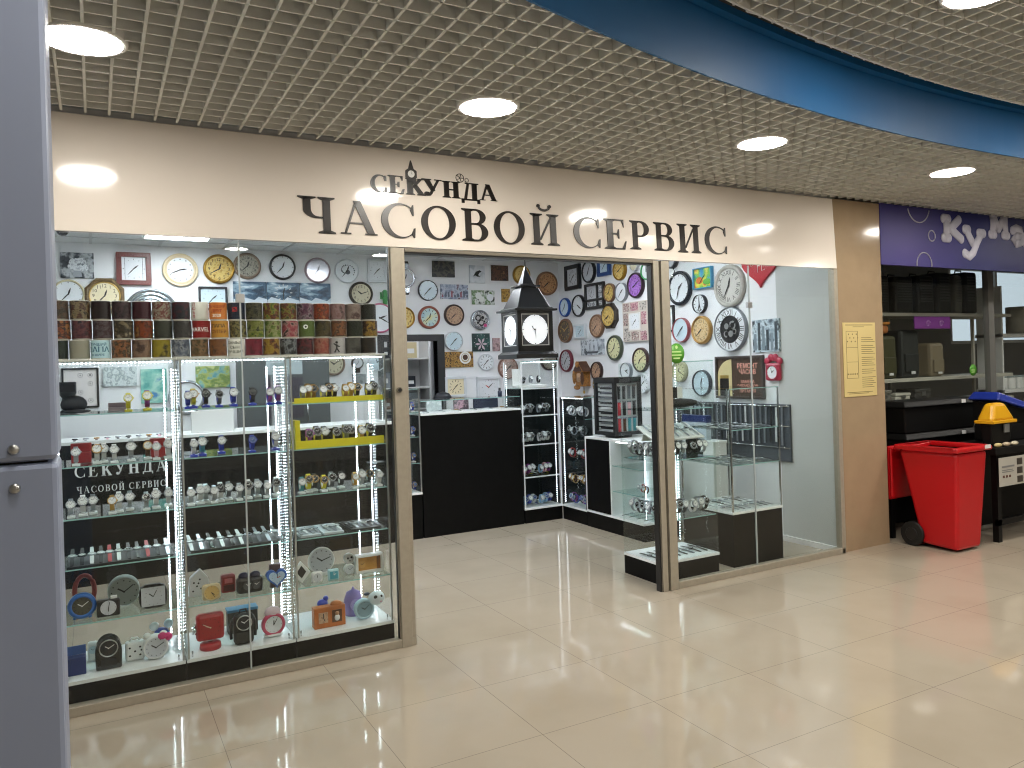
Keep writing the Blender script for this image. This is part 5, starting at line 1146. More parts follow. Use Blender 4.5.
# middle showcase low shelf
A = aclock('white house shaped clock with dots in the middle showcase', .465, .27, ZS); part('case', MB().prism([(-.055, 0), (.055, 0), (.05, .09), (.01, .145), (-.045, .10)], -.02, .02, WHITEP), A, .006)
b = MB()
for x, zz in ((-.03, .03), (-.01, .055), (-.025, .075), (.005, .09), (.01, .04), (-.002, .07)): b.disc(x, zz, .005, -.0205, INK, 10)
part('dots', b, A)
A = aclock('cream square alarm clock on the low shelf of the middle showcase', .512, .13, ZS); rbox(A, 'case', .095, .04, .088, C('clock_cream', 'c8b48c', .35), .018); dial_on(A, .036, -.0205, .044, 0, C('dial_sand', 'cfae6c', .3), 'tick', (4, 25), C('clock_cream', 'c8b48c', .35))
A = aclock('small red alarm clock behind the cream square clock', .612, .24, ZS); rbox(A, 'case', .075, .05, .10, C('clock_crimson', '8a1a22', .35), .012); part('screen', MB().box(-.02, .02, -.027, -.025, .055, .08, C('screen_pink', 'c86a70', .3)), A); part('panel', MB().box(-.027, .027, -.0262, -.025, .012, .045, C('panel_maroon', '4a1016', .3)), A)
A = aclock('black twin bell alarm clock on the low shelf of the middle showcase', .712, .16, ZS); part('case', MB().box(-.068, .068, -.03, .03, 0, .09, C('clock_black', '14161a', .4)), A, .018)
for s in (-1, 1): dial_on(A, .025, -.0306, .047, s * .022 + .01, C('dial_grey', '4a4c4e', .3), 'tick', (10, 9), BLACKP, hm=WHITEINK); part('bell', MB().ball((s * .03, 0, .095), (.028, .024, .02), C('bell_navy', '1d1f3c', .3)), A)
A = aclock('blue heart shaped alarm clock on the low shelf of the middle showcase', .855, .16, ZS)
HB = C('heart_blue', '2f62b8', .3); part('case', MB().prism([(x * 1.0, zz + .062) for x, zz in heart(.056)], -.018, .018, HB), A, .004); part('face', MB().prism([(x, zz + .062) for x, zz in heart(.043)], -.020, -.018, C('heart_pale', 'b8d0e8', .3)), A)
b = MB(); marks(b, 'dot', .03, -.0208); b.bar((0, -.022, 0), (.018, -.022, .006), .004, .0008, RED, (0, 1, 0)).bar((0, -.022, 0), (.004, -.022, .022), .003, .0008, INK, (0, 1, 0)); part('dial', b, A, loc=(0, 0, .062)); part('back_box', MB().box(-.03, .03, .018, .05, .0, .13, C('box_greyred', '5a4246', .4)), A, .003)
# entrance showcase base
OW = C('orange_wood', 'b5672c', .4, var=.15, vs=14)
A = aclock('orange wooden clock with two windows at the bottom of the entrance showcase', 1.142, .17, ZB); part('case', MB().box(-.09, .09, -.03, .03, 0, .118, OW), A, .004); part('hump', MB().ball((.045, 0, .118), (.035, .028, .022), OW), A)
part('window', MB().box(-.065, -.012, -.033, -.03, .03, .09, FACE['tan']), A); part('window', MB().box(.012, .068, -.033, -.03, .025, .095, C('window_brown', '5a3a24', .4)), A)
b = MB().bar((-.038, -.0345, .058), (-.038, -.0345, .084), .004, .001, INK, (0, 1, 0)).bar((-.038, -.0345, .058), (-.03, -.0345, .04), .004, .001, INK, (0, 1, 0)); part('hands', b, A); part('figure', MB().ball((.04, -.035, .05), (.016, .01, .018), WHITEP).ball((.04, -.035, .075), (.012, .009, .012), C('fig_tan', 'b08a68')), A)
t = thing('blue_figure', 'small blue figure behind the orange wooden clock', 'figurine', (1.13, .26, ZB + .0005)); part('body', MB().ball((0, 0, .11), (.032, .022, .024), C('fig_blue', '3346b4', .3)).ball((.02, 0, .135), .016, C('fig_blue', '3346b4', .3)), t); part('support', MB().cyl((0, 0, 0), (0, 0, .09), .02, .016, WHITEP, 14), t)
A = aclock('purple bell shaped clock behind the pale cow clock', 1.325, .30, ZB); PU = C('clock_purple', '8a78b4', .35); part('case', MB().lathe([(.05, 0), (.055, .01), (.055, .09), (.04, .135), (.01, .15), (.004, .165), (.0001, .166)], PU, 28, 'z'), A); dial_on(A, .035, -.0555, .07, 0, C('dial_lilac', 'a694c4', .3), 'tick')
A = aclock('pale blue cow shaped clock in the entrance showcase', 1.37, .17, ZB); PB = C('clock_paleblue', 'a4c0cc', .35); part('case', MB().lathe([(.056, -.025), (.06, 0), (.056, .022), (.048, .022), (.046, .016)], PB, 32), A, loc=(-.02, 0, .062)); dial_on(A, .046, -.0165, .062, -.02, C('dial_greyblue', '7f9aa4', .3), 'tick', (10, 8))
part('head', MB().ball((.055, -.01, .115), (.05, .04, .042), C('cow_white', 'd4dde2', .35)), A); part('spots', MB().ball((.04, -.043, .13), (.012, .006, .01), INK).ball((.075, -.04, .13), (.008, .006, .008), INK).ball((.07, -.042, .10), (.008, .006, .006), C('cow_pink', 'd0a0b0')), A); part('ear', MB().ball((.0, -.0, .145), (.018, .01, .01), C('ear_navy', '30364c')), A)
# entrance showcase low shelf
A = aclock('large white round clock on the low shelf of the entrance showcase', 1.135, .28, ZS); part('case', MB().lathe([(.075, -.01), (.078, 0), (.076, .014), (.07, .012)], WHITEP, 40), A, loc=(0, 0, .09)); dial_on(A, .07, -.0125, .09, 0, 'greyface2', 'dot', (10, 12)); part('foot', MB().box(-.05, .05, -.02, .02, 0, .02, WHITEP), A, .004)
A = aclock('small white round alarm clock in front of the large white round clock', 1.072, .13, ZS); rbox(A, 'case', .062, .03, .066, WHITEP, .012); dial_on(A, .024, -.0155, .034, 0, 'greyface2', 'tick', (11, 58))
A = aclock('small teal square clock in the entrance showcase', 1.165, .13, ZS); rbox(A, 'case', .062, .03, .066, C('rim_ice', 'a8ccd4', .3), .008); part('face', MB().box(-.022, .022, -.017, -.015, .012, .054, C('face_teal', '3f97aa', .3)), A); part('hands', MB().bar((0, -.018, .033), (.012, -.018, .042), .003, .001, WHITEINK, (0, 1, 0)).bar((0, -.018, .033), (0, -.018, .05), .003, .001, WHITEINK, (0, 1, 0)), A)
A = aclock('black and white diamond clock on the low shelf by the showcase corner', .995, .18, ZS); part('case', MB().prism([(-.045, .062), (0, .125), (.05, .062), (.0, .0)], -.015, .015, WHITEP), A, .003); part('face', MB().prism([(-.028, .066), (0, .102), (.026, .066), (0, .03)], -.017, -.015, INK), A)
A = aclock('white double ring clock figure in the entrance showcase', 1.278, .2, ZS); part('body', MB().lathe([(.03, -.015), (.032, .012), (.026, .016)], WHITEP, 24), A, loc=(0, 0, .034)); part('head', MB().lathe([(.03, -.015), (.032, .012), (.026, .016)], WHITEP, 24), A, loc=(0, 0, .096)); dial_on(A, .025, -.0162, .034, 0, 'greyface2', 'tick'); b = MB().ball((-.01, -.017, .10), .006, INK).ball((.012, -.017, .104), .007, INK).ball((.002, -.017, .085), .005, GREYINK); part('eyes', b, A)
A = aclock('white rectangular clock with a golden wooden window by the entrance post', 1.395, .2, ZS); part('case', frame_mb(.165, .108, .014, .05, WHITEP), A, .004, loc=(0, .02, .054)); part('window', MB().box(-.07, .07, -.01, .015, .012, .096, C('gold_wood', 'c08a40', .4, var=.15)), A); part('slider', MB().box(.048, .07, -.016, -.01, .012, .096, C('gold_wood_dark', '8a5a2c', .4)), A); dial_on(A, .022, -.0105, .05, -.042, C('gold_dial', 'cf9e54', .35), 'tick', (10, 9))
# ------------------------------------------------------------------ shop counters and inner showcases
def row(n, a, b, sts): return [(a + (b - a) * i / max(1, n - 1), sts[i % len(sts)]) for i in range(n)]
def rows3(n, a, b, sts, stand_): return [(x, s, stand_) for x, s in row(n, a, b, sts)]
YC = 2.66
# long sign counter behind the front showcases
t = thing('sign_counter', 'long black shop counter with silver lettering behind the front showcases', 'counter', (0, YC, 0))
part('body', MB().box(-1.1, 2.43, 0, .5, 0, 1.105, BLACK), t, .003); part('top', MB().box(-1.1, 2.43, -.012, .5, 1.105, 1.13, mat('counter_top_white', (.78, .80, .80), .3)), t, .002)
SILV = mat('silver_lettering', (.82, .85, .86), .4, 0.)
r1, xe = set_word('СЕКУНДА', -.20, .850, .094, .30); k_ = .67 / (xe + .20); r1 = [(c, -.155 + (a + .20) * k_, -.155 + (b + .20) * k_, z0, z1) for c, a, b, z0, z1 in r1]
r2_, xe = set_word('ЧАСОВОЙ СЕРВИС', -.18, .727, .052, .28); k_ = .635 / (xe + .18); r2_ = [(c, -.145 + (a + .18) * k_, -.145 + (b + .18) * k_, z0, z1) for c, a, b, z0, z1 in r2_]
part('lettering', word_mesh(r1, SILV, .004, -.001), t, label='large silver lettering'); part('lettering', word_mesh(r2_, SILV, .004, -.001), t, label='small silver lettering')
t = thing('blank_board', 'blank white board standing on the long sign counter', 'board', (.87, 2.80, 1.1305)); part('sheet', MB().box(-.17, .17, -.008, .008, 0, .185, WHITEP), t, .002); part('foot', MB().box(-.12, .12, -.04, .04, 0, .006, WHITEP), t)
flat_row(row(9, -.15, .45, ['kkw', 'ssw', 'bgw', 'nsw', 'ksk']), 1.131, 'top of the long sign counter', 'watches on the long sign counter', 2.78)
# inner glass case beside the entrance view
def case_box(nm, label, x0, x1, y0, y1, zb, z1, shelves, base=BLACK, rim=PLATE, posts=STEEL, back=True, leds=(), topm=None, panes='FBLR'):
    t = thing(nm, label, 'showcase', (x0, y0, 0)); W, D = x1 - x0, y1 - y0
    part('base', MB().box(0, W, 0, D, 0, zb - .02, base), t, .003); part('base_plate', MB().box(-.004, W + .004, -.004, D, zb - .02, zb, rim), t, .002)
    for z in shelves: shelf(t, .008, W - .008, .008, D - .008, z)
    e = .005
    if 'F' in panes: pane('front_pane', t, .006, W - .006, .0, e, zb, z1)
    if 'B' in panes: pane('back_pane', t, .006, W - .006, D - e, D, zb, z1)
    if 'L' in panes: pane('side_pane', t, 0, e, 0, D, zb, z1)
    if 'R' in panes: pane('side_pane', t, W - e, W, 0, D, zb, z1)
    for x, y in ((0, 0), (W - .009, 0), (0, D - .009), (W - .009, D - .009)): part('corner_post', MB().box(x - .001, x + .010, y - .001, y + .010, zb, z1, posts), t)
    part('top_pane', MB().box(0, W, 0, D, z1, z1 + .006, SGLASS).box(0, W, -.001, .002, z1, z1 + .006, GEDGE), t)
    for x, y in leds: part('led_strip', led_mb(z1 - zb - .04, pitch=.022, dm=LEDI), t, loc=(x, y, zb + .02))
    return t
case_box('glass_showcase', 'slim glass showcase on a black base beside the black counter', 2.445, 2.69, YC, YC + .45, .44, 1.42, [.72, .97, 1.2], leds=[(.02, .43)])
for z, nm in ((.4405, 'bottom'), (.72, 'second'), (.97, 'third'), (1.2, 'top')):
    stand_row(rows3(4, 2.49, 2.65, ['wsw', 'ksk', 'ssw', 'ugb'], 'w'), z, f'{nm} shelf of the slim showcase', f'watches on the {nm} shelf of the slim showcase', YC + .13)
# black main counter with a glass top case
t = thing('black_counter', 'tall plain black shop counter facing the entrance', 'counter', (2.70, YC, 0))
part('body', MB().box(0, 1.085, 0, .55, 0, 1.165, BLACK), t, .003); part('top', MB().box(0, 1.085, -.008, .55, 1.165, 1.183, PLATE), t, .002)
t = thing('counter_display', 'low glass display case on top of the black counter', 'showcase', (2.70, YC + .01, 1.184))
pane('front_pane', t, 0, 1.08, 0, .005, 0, .115); pane('side_pane', t, 0, .005, .006, .4, 0, .115); pane('side_pane', t, 1.075, 1.08, .006, .4, 0, .115)
part('top_pane', MB().box(0, 1.08, 0, .4, .115, .122, SGLASS).box(0, 1.08, -.001, .002, .115, .122, GEDGE), t); part('divider', MB().box(.40, .406, .006, .39, 0, .113, SGLASS), t)
flat_row(row(6, 2.82, 3.68, ['ksw', 'ssk', 'bgw']), 1.185, 'black counter display case', 'watches in the counter display', YC + .22)
t = thing('carton_picture', 'small clock carton printed with a gold ornament on the black counter', 'box', (2.84, YC + .62, 1.0)); 
bpy.data.objects.remove(t)
for x, cols, lab in ((3.28, '6a5660 b08c98 3a3038 8a7078', 'pinkish printed watch box standing in the counter display'), (2.98, 'c8d0d0 aeb8b8 d8dcdc', 'pale printed box standing in the counter display')):
    t = thing('watch_box', lab, 'box', (x, YC + .36, 1.1845)); part('carton', MB().box(-.08, .08, -.015, .015, 0, .105, pat('box_' + cols[:6], cols.split(), 14)), t, .002)
t = thing('watch_pad', 'dark blue watch pad standing in the counter display', 'tray', (3.56, YC + .36, 1.1845)); part('pad', MB().box(-.14, .14, -.012, .012, 0, .10, C('pad_navy', '1a2238', .6)), t, .003)
t = thing('spray_bottle', 'small dark blue bottle on the black counter display', 'bottle', (3.64, YC + .18, 1.3065)); part('body', MB().lathe([(.02, 0), (.022, .004), (.022, .05), (.012, .06), (.012, .066), (.0001, .066)], C('bottle_navy', '16203c', .3), 18, 'z'), t); part('cap', MB().cyl((0, 0, .066), (0, 0, .088), .013, .012, BLACKP, 14), t)
t = thing('desk_lamp', 'dark round lamp hood behind the black counter', 'lamp', (3.26, 3.45, 0)); part('hood', MB().lathe([(.09, 1.29), (.10, 1.30), (.07, 1.345), (.0001, 1.365)], C('hood_dark', '23252c', .35), 24, 'z'), t); part('stand', MB().cyl((0, 0, .02), (0, 0, 1.30), .012, .012, BLACKP, 10), t); part('foot', MB().cyl((0, 0, 0), (0, 0, .02), .12, .12, BLACKP, 24), t)
# corner showcase with white frame
WF = mat('white_frame_paint', (.82, .84, .86), .35)
case_box('corner_showcase', 'tall white framed glass showcase beside the black counter', 3.80, 4.243, YC, YC + .40, .155, 1.655, [.47, .80, 1.10, 1.38], rim=WF, posts=WF, leds=[(.40, .03), (.02, .38)])
csb = [o for o in COL.objects if o.name.startswith('corner_showcase')][0]
part('led_strip', led_mb(.40, 'x', dm=LEDI), csb, loc=(.02, .014, 1.648), rot=(R(60), 0, 0)); part('led_strip', led_mb(.38, 'x', dm=LEDI), csb, loc=(.436, .388, 1.648), rot=(R(60), 0, -PI / 2))
for z in (.47, .80, 1.10, 1.38): part('shelf_edge', MB().box(.012, .431, .006, .010, z - .012, z + .002, WF), csb)
part('end_panel', MB().box(.428, .434, .03, .385, .16, 1.37, C('case_back_dark', '14181a', .4)), csb)
part('back_panel', MB().box(.012, .43, .385, .392, .16, 1.37, C('case_back_dark', '14181a', .4)), csb)
for z, nm, sts in ((.155, 'bottom', ['lsb', 'usw', 'wsb', 'lsw']), (.47, 'second', ['nsw', 'psw', 'wsw', 'lsw']), (.80, 'third', ['wsk', 'wsw', 'wsk']), (1.10, 'fourth', ['ssw', 'ksk', 'ssk'])):
    wh = f'{nm} shelf of the white framed showcase'; gp = f'watches on the {wh}'
    stand_row(rows3(6, 3.84, 4.165, sts, None), z, wh, gp, YC + .11, 1.35)
for z, nm, sts in ((.155, 'bottom', ['usb', 'lsw', 'wsb']), (.47, 'second', ['wsw', 'nsw', 'ysw'])):
    flat_row(row(6, 3.84, 4.165, sts), z + .004, f'{nm} white framed showcase shelf behind the front row', f'watches behind on the {nm} white framed showcase shelf', YC + .26)
t = thing('white_riser', 'white display step on the top shelf of the white framed showcase', 'display stand', (4.0, YC + .2, 1.3805)); part('step', MB().box(-.17, .17, -.08, .08, 0, .03, WHITEP), t, .002); part('back_card', MB().box(-.17, -.06, .05, .06, .03, .2, WHITEP), t)
stand_row(rows3(3, 3.9, 4.12, ['ksk', 'ssw', 'ksw'], None), 1.411, 'white step of the white framed showcase', 'watches on the white step', YC + .18, 1.1)
# inner run of showcases towards the entrance
case_box('glass_showcase', 'glass showcase at the inner shop corner with dark back posts', 4.247, 4.64, 2.20, 2.655, .155, 1.27, [.36, .62, .86, 1.06], rim=WF, posts=C('post_dark', '1c1f24', .4), leds=[(.02, .43)], panes='FBL')
for z, nm, sts in ((.155, 'bottom', ['usb', 'psb', 'kub']), (.36, 'second', ['bgw', 'ggw']), (.62, 'third', ['bsw', 'rsw', 'ksw']), (.86, 'fourth', ['ksk', 'ssw']), (1.06, 'top', ['wsw', 'ssw'])):
    wh = f'{nm} shelf of the inner corner showcase'
    stand_row(rows3(5, 2.28, 2.58, sts, None), z, wh, f'watches on the {wh}', 4.34, 1.35, -PI / 2, 'y', .02, 4.34)
ics = [o for o in COL.objects if o.name.startswith('glass_showcase') and o.get('label', '').startswith('glass showcase at the inner')][0]
part('led_strip', led_mb(.42, 'x', dm=LEDI), ics, loc=(.014, .44, 1.264), rot=(R(60), 0, -PI / 2))
part('back_panel', MB().box(.012, .38, .444, .449, .16, 1.26, C('case_back_dark', '14181a', .4)), ics)
t = thing('display_cabinet', 'low white display cabinet with a black door and a lit glass side', 'cabinet', (4.245, 1.26, 0)); W, D = .42, .93
part('plinth', MB().box(0, W, 0, D, 0, .145, BLACK), t)
part('carcass', MB().box(-.004, W, 0, D, .145, .165, WF).box(-.004, W, 0, D, .872, .892, WF).box(-.004, W, D - .015, D, .165, .872, WF).box(W - .012, W, 0, D - .015, .165, .872, WF).box(0, W - .012, .50, .512, .165, .872, WF), t)
part('door', MB().box(-.004, .012, .515, D - .02, .17, .868, BLACK), t, .002)
pane('front_pane', t, .0, .005, .006, .498, .165, .872); pane('side_pane', t, .006, W - .014, 0, .005, .165, .872)
for z in (.40, .64): part('glass_shelf', MB().box(.01, W - .016, .01, .49, z - .006, z, SHELFG).box(.009, .011, .01, .49, z - .006, z, GEDGE), t)
for y in (.02, .48): part('led_strip', led_mb(.66), t, loc=(W - .03, y, .18))
part('led_strip', led_mb(.46, 'x'), t, loc=(.05, .47, .86), rot=(0, 0, -PI / 2))
flat_row(row(4, 1.34, 1.68, ['ksw', 'dsk']), .168, 'floor of the lit display cabinet', 'watches on the floor of the lit cabinet', rz=PI / 2, axis='y', fixed=4.42)
stand_row(rows3(3, 1.34, 1.48, ['bgw', 'rsw', 'wsw'], None), .40, 'lower shelf of the lit display cabinet', 'watches on the lower shelf of the lit cabinet', 4.36, 1., -PI / 2, 'y', .02, 4.36)
# rotating display tower
t = thing('rotating_display', 'black rotating glass display tower on the low white cabinet', 'display stand', (4.44, 1.885, .8925), R(2))
a = .165; z1 = .58
part('base', MB().cyl((0, 0, 0), (0, 0, .025), .13, .13, BLACKP, 28), t)
b = MB().box(-a, a, -a, a, .025, .06, BLACKP).box(-a, a, -a, a, z1 - .055, z1, BLACKP)
for sx in (-1, 1):
    for sy in (-1, 1): b.box(min(sx * a, sx * (a - .032)), max(sx * a, sx * (a - .032)), min(sy * a, sy * (a - .032)), max(sy * a, sy * (a - .032)), .06, z1 - .055, BLACKP)
part('body', b, t); CARD = C('tower_card', 'aeb2b4', .5)
part('core', MB().box(-a + .03, a - .03, -a + .03, a - .03, .06, z1 - .055, CARD), t)
for k in range(4):
    ca, sa = math.cos(k * PI / 2), math.sin(k * PI / 2)
    o = part('window', MB().box(-a + .032, a - .032, -.002, .002, .06, z1 - .055, SGLASS), t, loc=(sa * (a - .004), -ca * (a - .004), 0), rot=(0, 0, k * PI / 2))
put('lettering', text_mesh('WATCH', .022, GREYINK, .001), t, (0, -a - .0005, z1 - .035))
bpy.data.objects.remove([o for o in t.children if o.name.startswith('lettering')][0])
tw = t.matrix_basis.copy()
def on_tower(lx, ly, lz): return tw @ Vector((lx, ly, lz))
def strap_thing(loc, rot, key, label, group, L=.15, w=.016, nm='watch_strap'):
    t = thing(nm, label, 'watch strap', loc, 0, group); t.rotation_euler = rot
    put('band', cached(('band', key, L, w), lambda: MB().box(-w / 2, w / 2, -.0045, -.0015, -L, 0, WC[key]).box(-w / 2 * .8, w / 2 * .8, -.0065, -.0045, -L * .92, -L * .08, WC[key]).mesh('band', .0012)), t)
    put('buckle', cached(('buckle', w), lambda: MB().box(-w * .7, w * .7, -.005, -.001, -.006, .006, CHROME).mesh('buckle', .001)), t)
for k in range(9):
    p = on_tower(-a + .026 - .0, 0, 0)
    lz = .105 + .048 * k; p = on_tower(-a + .029, 0, lz)
    strap_thing(p, (0, 0, R(2) - PI / 2), 'ksdkw'[k % 5], f'{WNAME["ksdkw"[k % 5]]} watch strap, {ORD[k + 1]} from the bottom in the narrow face of the rotating display', 'straps in the narrow display face', .021, .19)
for k in range(12):
    c = k % 4; r_ = k // 4; p = on_tower(-.09 + .06 * c, -a + .0275, .19 + .155 * r_)
    key = ('rggr', 'rknk', 'kkdk')[r_][c] if r_ else 'rbtt'[c]
    strap_thing(p, (0, 0, R(2)), key, f'{WNAME[key]} watch strap, {ORD[c + 1]} in the {("bottom", "middle", "top")[r_]} rank of the rotating display', 'straps in the wide display face', .13, .036)
# low entrance showcase and its goods
LXS, LYS = 3.505, .115
case_box('entrance_showcase', 'tall glass showcase on a low black base behind the double door post', LXS, 4.07, LYS, .545, .16, 1.60, [.45, .885, 1.255], rim=WF, posts=SGLASS, leds=[(.30, .415), (.54, .415)])
wh = 'tall showcase shelf by the double post'
for z, nm, n, sts in ((.16, 'bottom', 8, ['kkw', 'ksk', 'dsw']),):
    flat_row(row(n, 3.56, 4.02, sts), z + .002, f'bottom {wh}', 'watches at the bottom of the tall entrance showcase', .3)
for z, nm, n, sts in ((.45, 'second', 6, ['ssw', 'ksk', 'dsw', 'wsw']), (.885, 'third', 6, ['ksk', 'kkw', 'ssw'])):
    stand_row(rows3(n, 3.68, 4.02, sts, None), z, f'{nm} {wh}', f'watches on the {nm} tall entrance showcase shelf', .20, 1.5, jitter=.015)
for z, nm in ((.45, 'second'), (.885, 'third')):
    stand_row(rows3(5, .20, .47, ['ksk', 'ssw', 'dsk'], None), z, f'door side of the {nm} tall showcase shelf', f'watches at the door side of the {nm} tall showcase shelf', 3.575, 1.45, -PI / 2, 'y', .0, 3.575)
t = thing('sloped_tray', 'white sloped tray of watches in the tall showcase behind the double door post', 'tray', (3.79, .30, 1.068)); t.rotation_euler = (R(24), 0, 0)
part('bed', MB().box(-.24, .24, -.12, .12, 0, .012, WHITEP), t, .002); part('easel', MB().box(-.2, .2, .06, .07, -.09, 0, WHITEP), t)
for k in range(9):
    watch((3.60 + .048 * k, .30, 1.087), 'wsk' if k % 2 else 'ssw', f'{"white" if k % 2 else "silver"} wristwatch, {ORD[k + 1]} along the sloped white tray', 'watches on the sloped white tray', 0, True, .95, R(24))
t = thing('black_cushion', 'dark fabric watch roll on the top shelf behind the double door post', 'watch roll', (3.83, .26, 1.2555)); part('roll', MB().ball((0, 0, .035), (.20, .08, .035), C('roll_dark', '1c1a1a', .8)), t)
t = thing('striped_box', 'small black and white striped box on the dark watch roll', 'box', (3.78, .27, 1.327))
for k in range(4): part('stripe', MB().box(-.10 + .05 * k, -.05 + .05 * k, -.02, .02, 0, .085, INK if k % 2 == 0 else WHITEP), t)
# square showcase on a black box beside the front glass
case_box('box_showcase', 'square glass showcase on a tall black box by the front glass', 4.262, 4.788, .155, .745, .427, 1.375, [.785, 1.06], rim=PLATE, posts=CHROME, leds=[])
for z, nm in ((.427, 'bottom'), (.785, 'middle'), (1.06, 'top')):
    flat_row(row(8, 4.31, 4.74, ['wsw', 'ssw', 'dsk', 'ssw']), z + .001, f'{nm} box showcase shelf at the front', f'watches at the front of the {nm} box showcase shelf', .32)
    flat_row(row(7, 4.32, 4.72, ['ssk', 'wsw', 'ksw']), z + .001, f'{nm} box showcase shelf at the rear', f'watches at the rear of the {nm} box showcase shelf', .58)
t = thing('watch_case_box', 'open dark green watch box on the middle shelf of the square showcase', 'box', (4.36, .69, .7855)); part('box', MB().box(-.06, .06, -.04, .04, 0, .07, C('box_green', '15201d', .5)), t, .004); part('lid', MB().box(-.06, .06, .03, .04, .07, .2, C('box_green', '15201d', .5)), t, .003)
t = thing('navy_carton', 'navy and white watch carton standing behind the square showcase', 'box', (4.95, 1.05, 1.0)); 
bpy.data.objects.remove(t)
# side counter carrying cartons behind the square showcase
t = thing('rear_counter', 'white low counter in front of the bracelet board', 'counter', (4.80, .95, 0)); part('body', MB().box(0, .16, 0, 1.1, 0, .86, WHITE), t, .004); part('top', MB().box(-.01, .17, -.01, 1.11, .86, .88, PLATE), t, .002)
t = thing('navy_carton', 'navy blue and white watch carton standing on the white low counter', 'box', (4.87, 1.25, .8805)); part('carton', MB().box(-.03, .03, -.17, .17, 0, .22, C('carton_white', 'b8c0cc', .4)), t, .002); part('band', MB().box(-.0315, .0315, -.1715, .1715, .16, .222, C('carton_navy', '1f2f66', .4)), t)
# bracelet board
t = thing('bracelet_board', 'dark grey hook board of hanging watch bracelets on the shop wall', 'display board', (XRW, 1.27, .70)); t.rotation_euler = (0, 0, -PI / 2)
part('board', MB().box(-.80, .79, -.02, 0, 0, .50, C('board_grey', '4a5058', .6, var=.1, vs=40)), t, .002); part('rail', MB().cyl((-.80, -.03, .485), (.79, -.03, .485), .005, .005, CHROME, 8).cyl((-.80, -.03, .12), (.79, -.03, .12), .004, .004, CHROME, 8), t)
part('rail', MB().cyl((-.80, -.03, .31), (.79, -.03, .31), .004, .004, CHROME, 8), t)
k = 0
for rnk, (zz, n, L) in enumerate(((1.178, 24, .17), (1.005, 22, .15))):
    for i in range(n):
        y = 2.03 - 1.51 * (i + .5) / n; key = 'sswsdsksw'[(i * 5 + rnk) % 9]
        strap_thing((XRW - .036, y, zz), (0, 0, -PI / 2), key, f'{WNAME[key]} watch bracelet, {ORD[i + 1]} in the {("upper", "lower")[rnk]} rank of the hook board', 'bracelets on the hook board', L * (1 + .18 * ((i * 3) % 4 - 1.5) / 1.5 * .5), .022, 'hanging_bracelet')
# green sticker on the front glass
t = thing('green_sticker', 'round bright green sticker on the front glass beside the double door post', 'sticker', (3.622, -.0065, 1.662)); GS = C('sticker_green', '4f9a28', .4)
part('disc', MB().lathe([(.072, 0), (.072, .001), (.0001, .0011)], GS, 36), t)
for k, (s, sz) in enumerate((('ОТКРЫТО', .022), ('ДОБРО', .020), ('ПОЖАЛОВАТЬ', .016))): pass
b = MB()
for zz, w_ in ((.012, .085), (-.012, .09), (-.034, .06)): b.box(-w_ / 2, w_ / 2, -.0016, -.0011, zz - .005, zz + .005, C('sticker_pale', 'b8d890', .4))
b.disc(0, .045, .012, -.0014, C('sticker_pale', 'b8d890', .4), 14); part('print', b, t)
# grey wardrobe at the back wall seen through the showcases
t = thing('grey_wardrobe', 'dark grey tall cabinet with a pale glass panel against the back wall', 'cabinet', (1.73, 4.295, 0)); WG = C('wardrobe_grey', '4a5052', .5, var=.06, vs=4)
part('body', MB().box(-.44, .44, -.38, 0, 0, 1.90, WG), t, .004); part('panel', MB().box(-.20, .16, -.384, -.38, 1.60, 1.84, C('wardrobe_pane', 'a8b4b8', .2)), t); part('panel', MB().box(-.20, .16, -.384, -.38, 1.15, 1.57, C('wardrobe_dark', '34323e', .4)), t)
part('handle', MB().cyl((.2, -.4, 1.1), (.2, -.4, 1.3), .006, .006, CHROME, 8), t)
# store room shelves
SHX = 3.23
t = thing('store_shelf', 'white open shelf unit in the store room behind the dark door frame', 'shelf', (SHX, 5.0, 0)); W = 1.0
part('upright', MB().box(-.56, -.53, 0, .35, 0, 2.1, WHITE), t); part('upright', MB().box(.50, .53, 0, .35, 0, 2.1, WHITE), t); part('back_board', MB().box(-.53, .50, .34, .35, 0, 2.1, WHITE), t)
SZ = [.2, .6, .85, 1.12, 1.39, 1.76]
for z in SZ: part('board', MB().box(-.53, .50, 0, .34, z - .02, z, WHITE), t)
i = 0
SB = [('white', 'd0d4d6'), ('navy', '202c48'), ('brown', '7a5a3c'), ('grey', '8a9096'), ('dark', '2a2e36'), ('cream', 'c8b890'), ('teal', '3f6a74')]
for z, nm in zip(SZ[2:], ('third', 'fourth', 'fifth', 'top')):
    x = SHX - .50
    for k in range(5):
        c, hx = SB[(i * 3 + k) % 7]; w_ = .12 + .03 * ((i + k) % 3); h_ = .14 + .03 * ((i * 2 + k) % 4); 
        if x + w_ > SHX + .49: break
        o = thing('storage_box', f'{c} box, {ORD[k + 1]} along the {nm} store room shelf', 'box', (x + w_ / 2, 5.16, z + .0005), 0, f'boxes on the {nm} store room shelf')
        part('carton', MB().box(-w_ / 2, w_ / 2, -.09, .09, 0, h_, C('store_' + c, hx, .5)), o, .003); part('label', MB().box(-w_ * .3, w_ * .3, -.0915, -.09, h_ * .3, h_ * .6, WHITEP if c != 'white' else C('store_grey', '8a9096', .5)), o)
        x += w_ + .03; i += 1
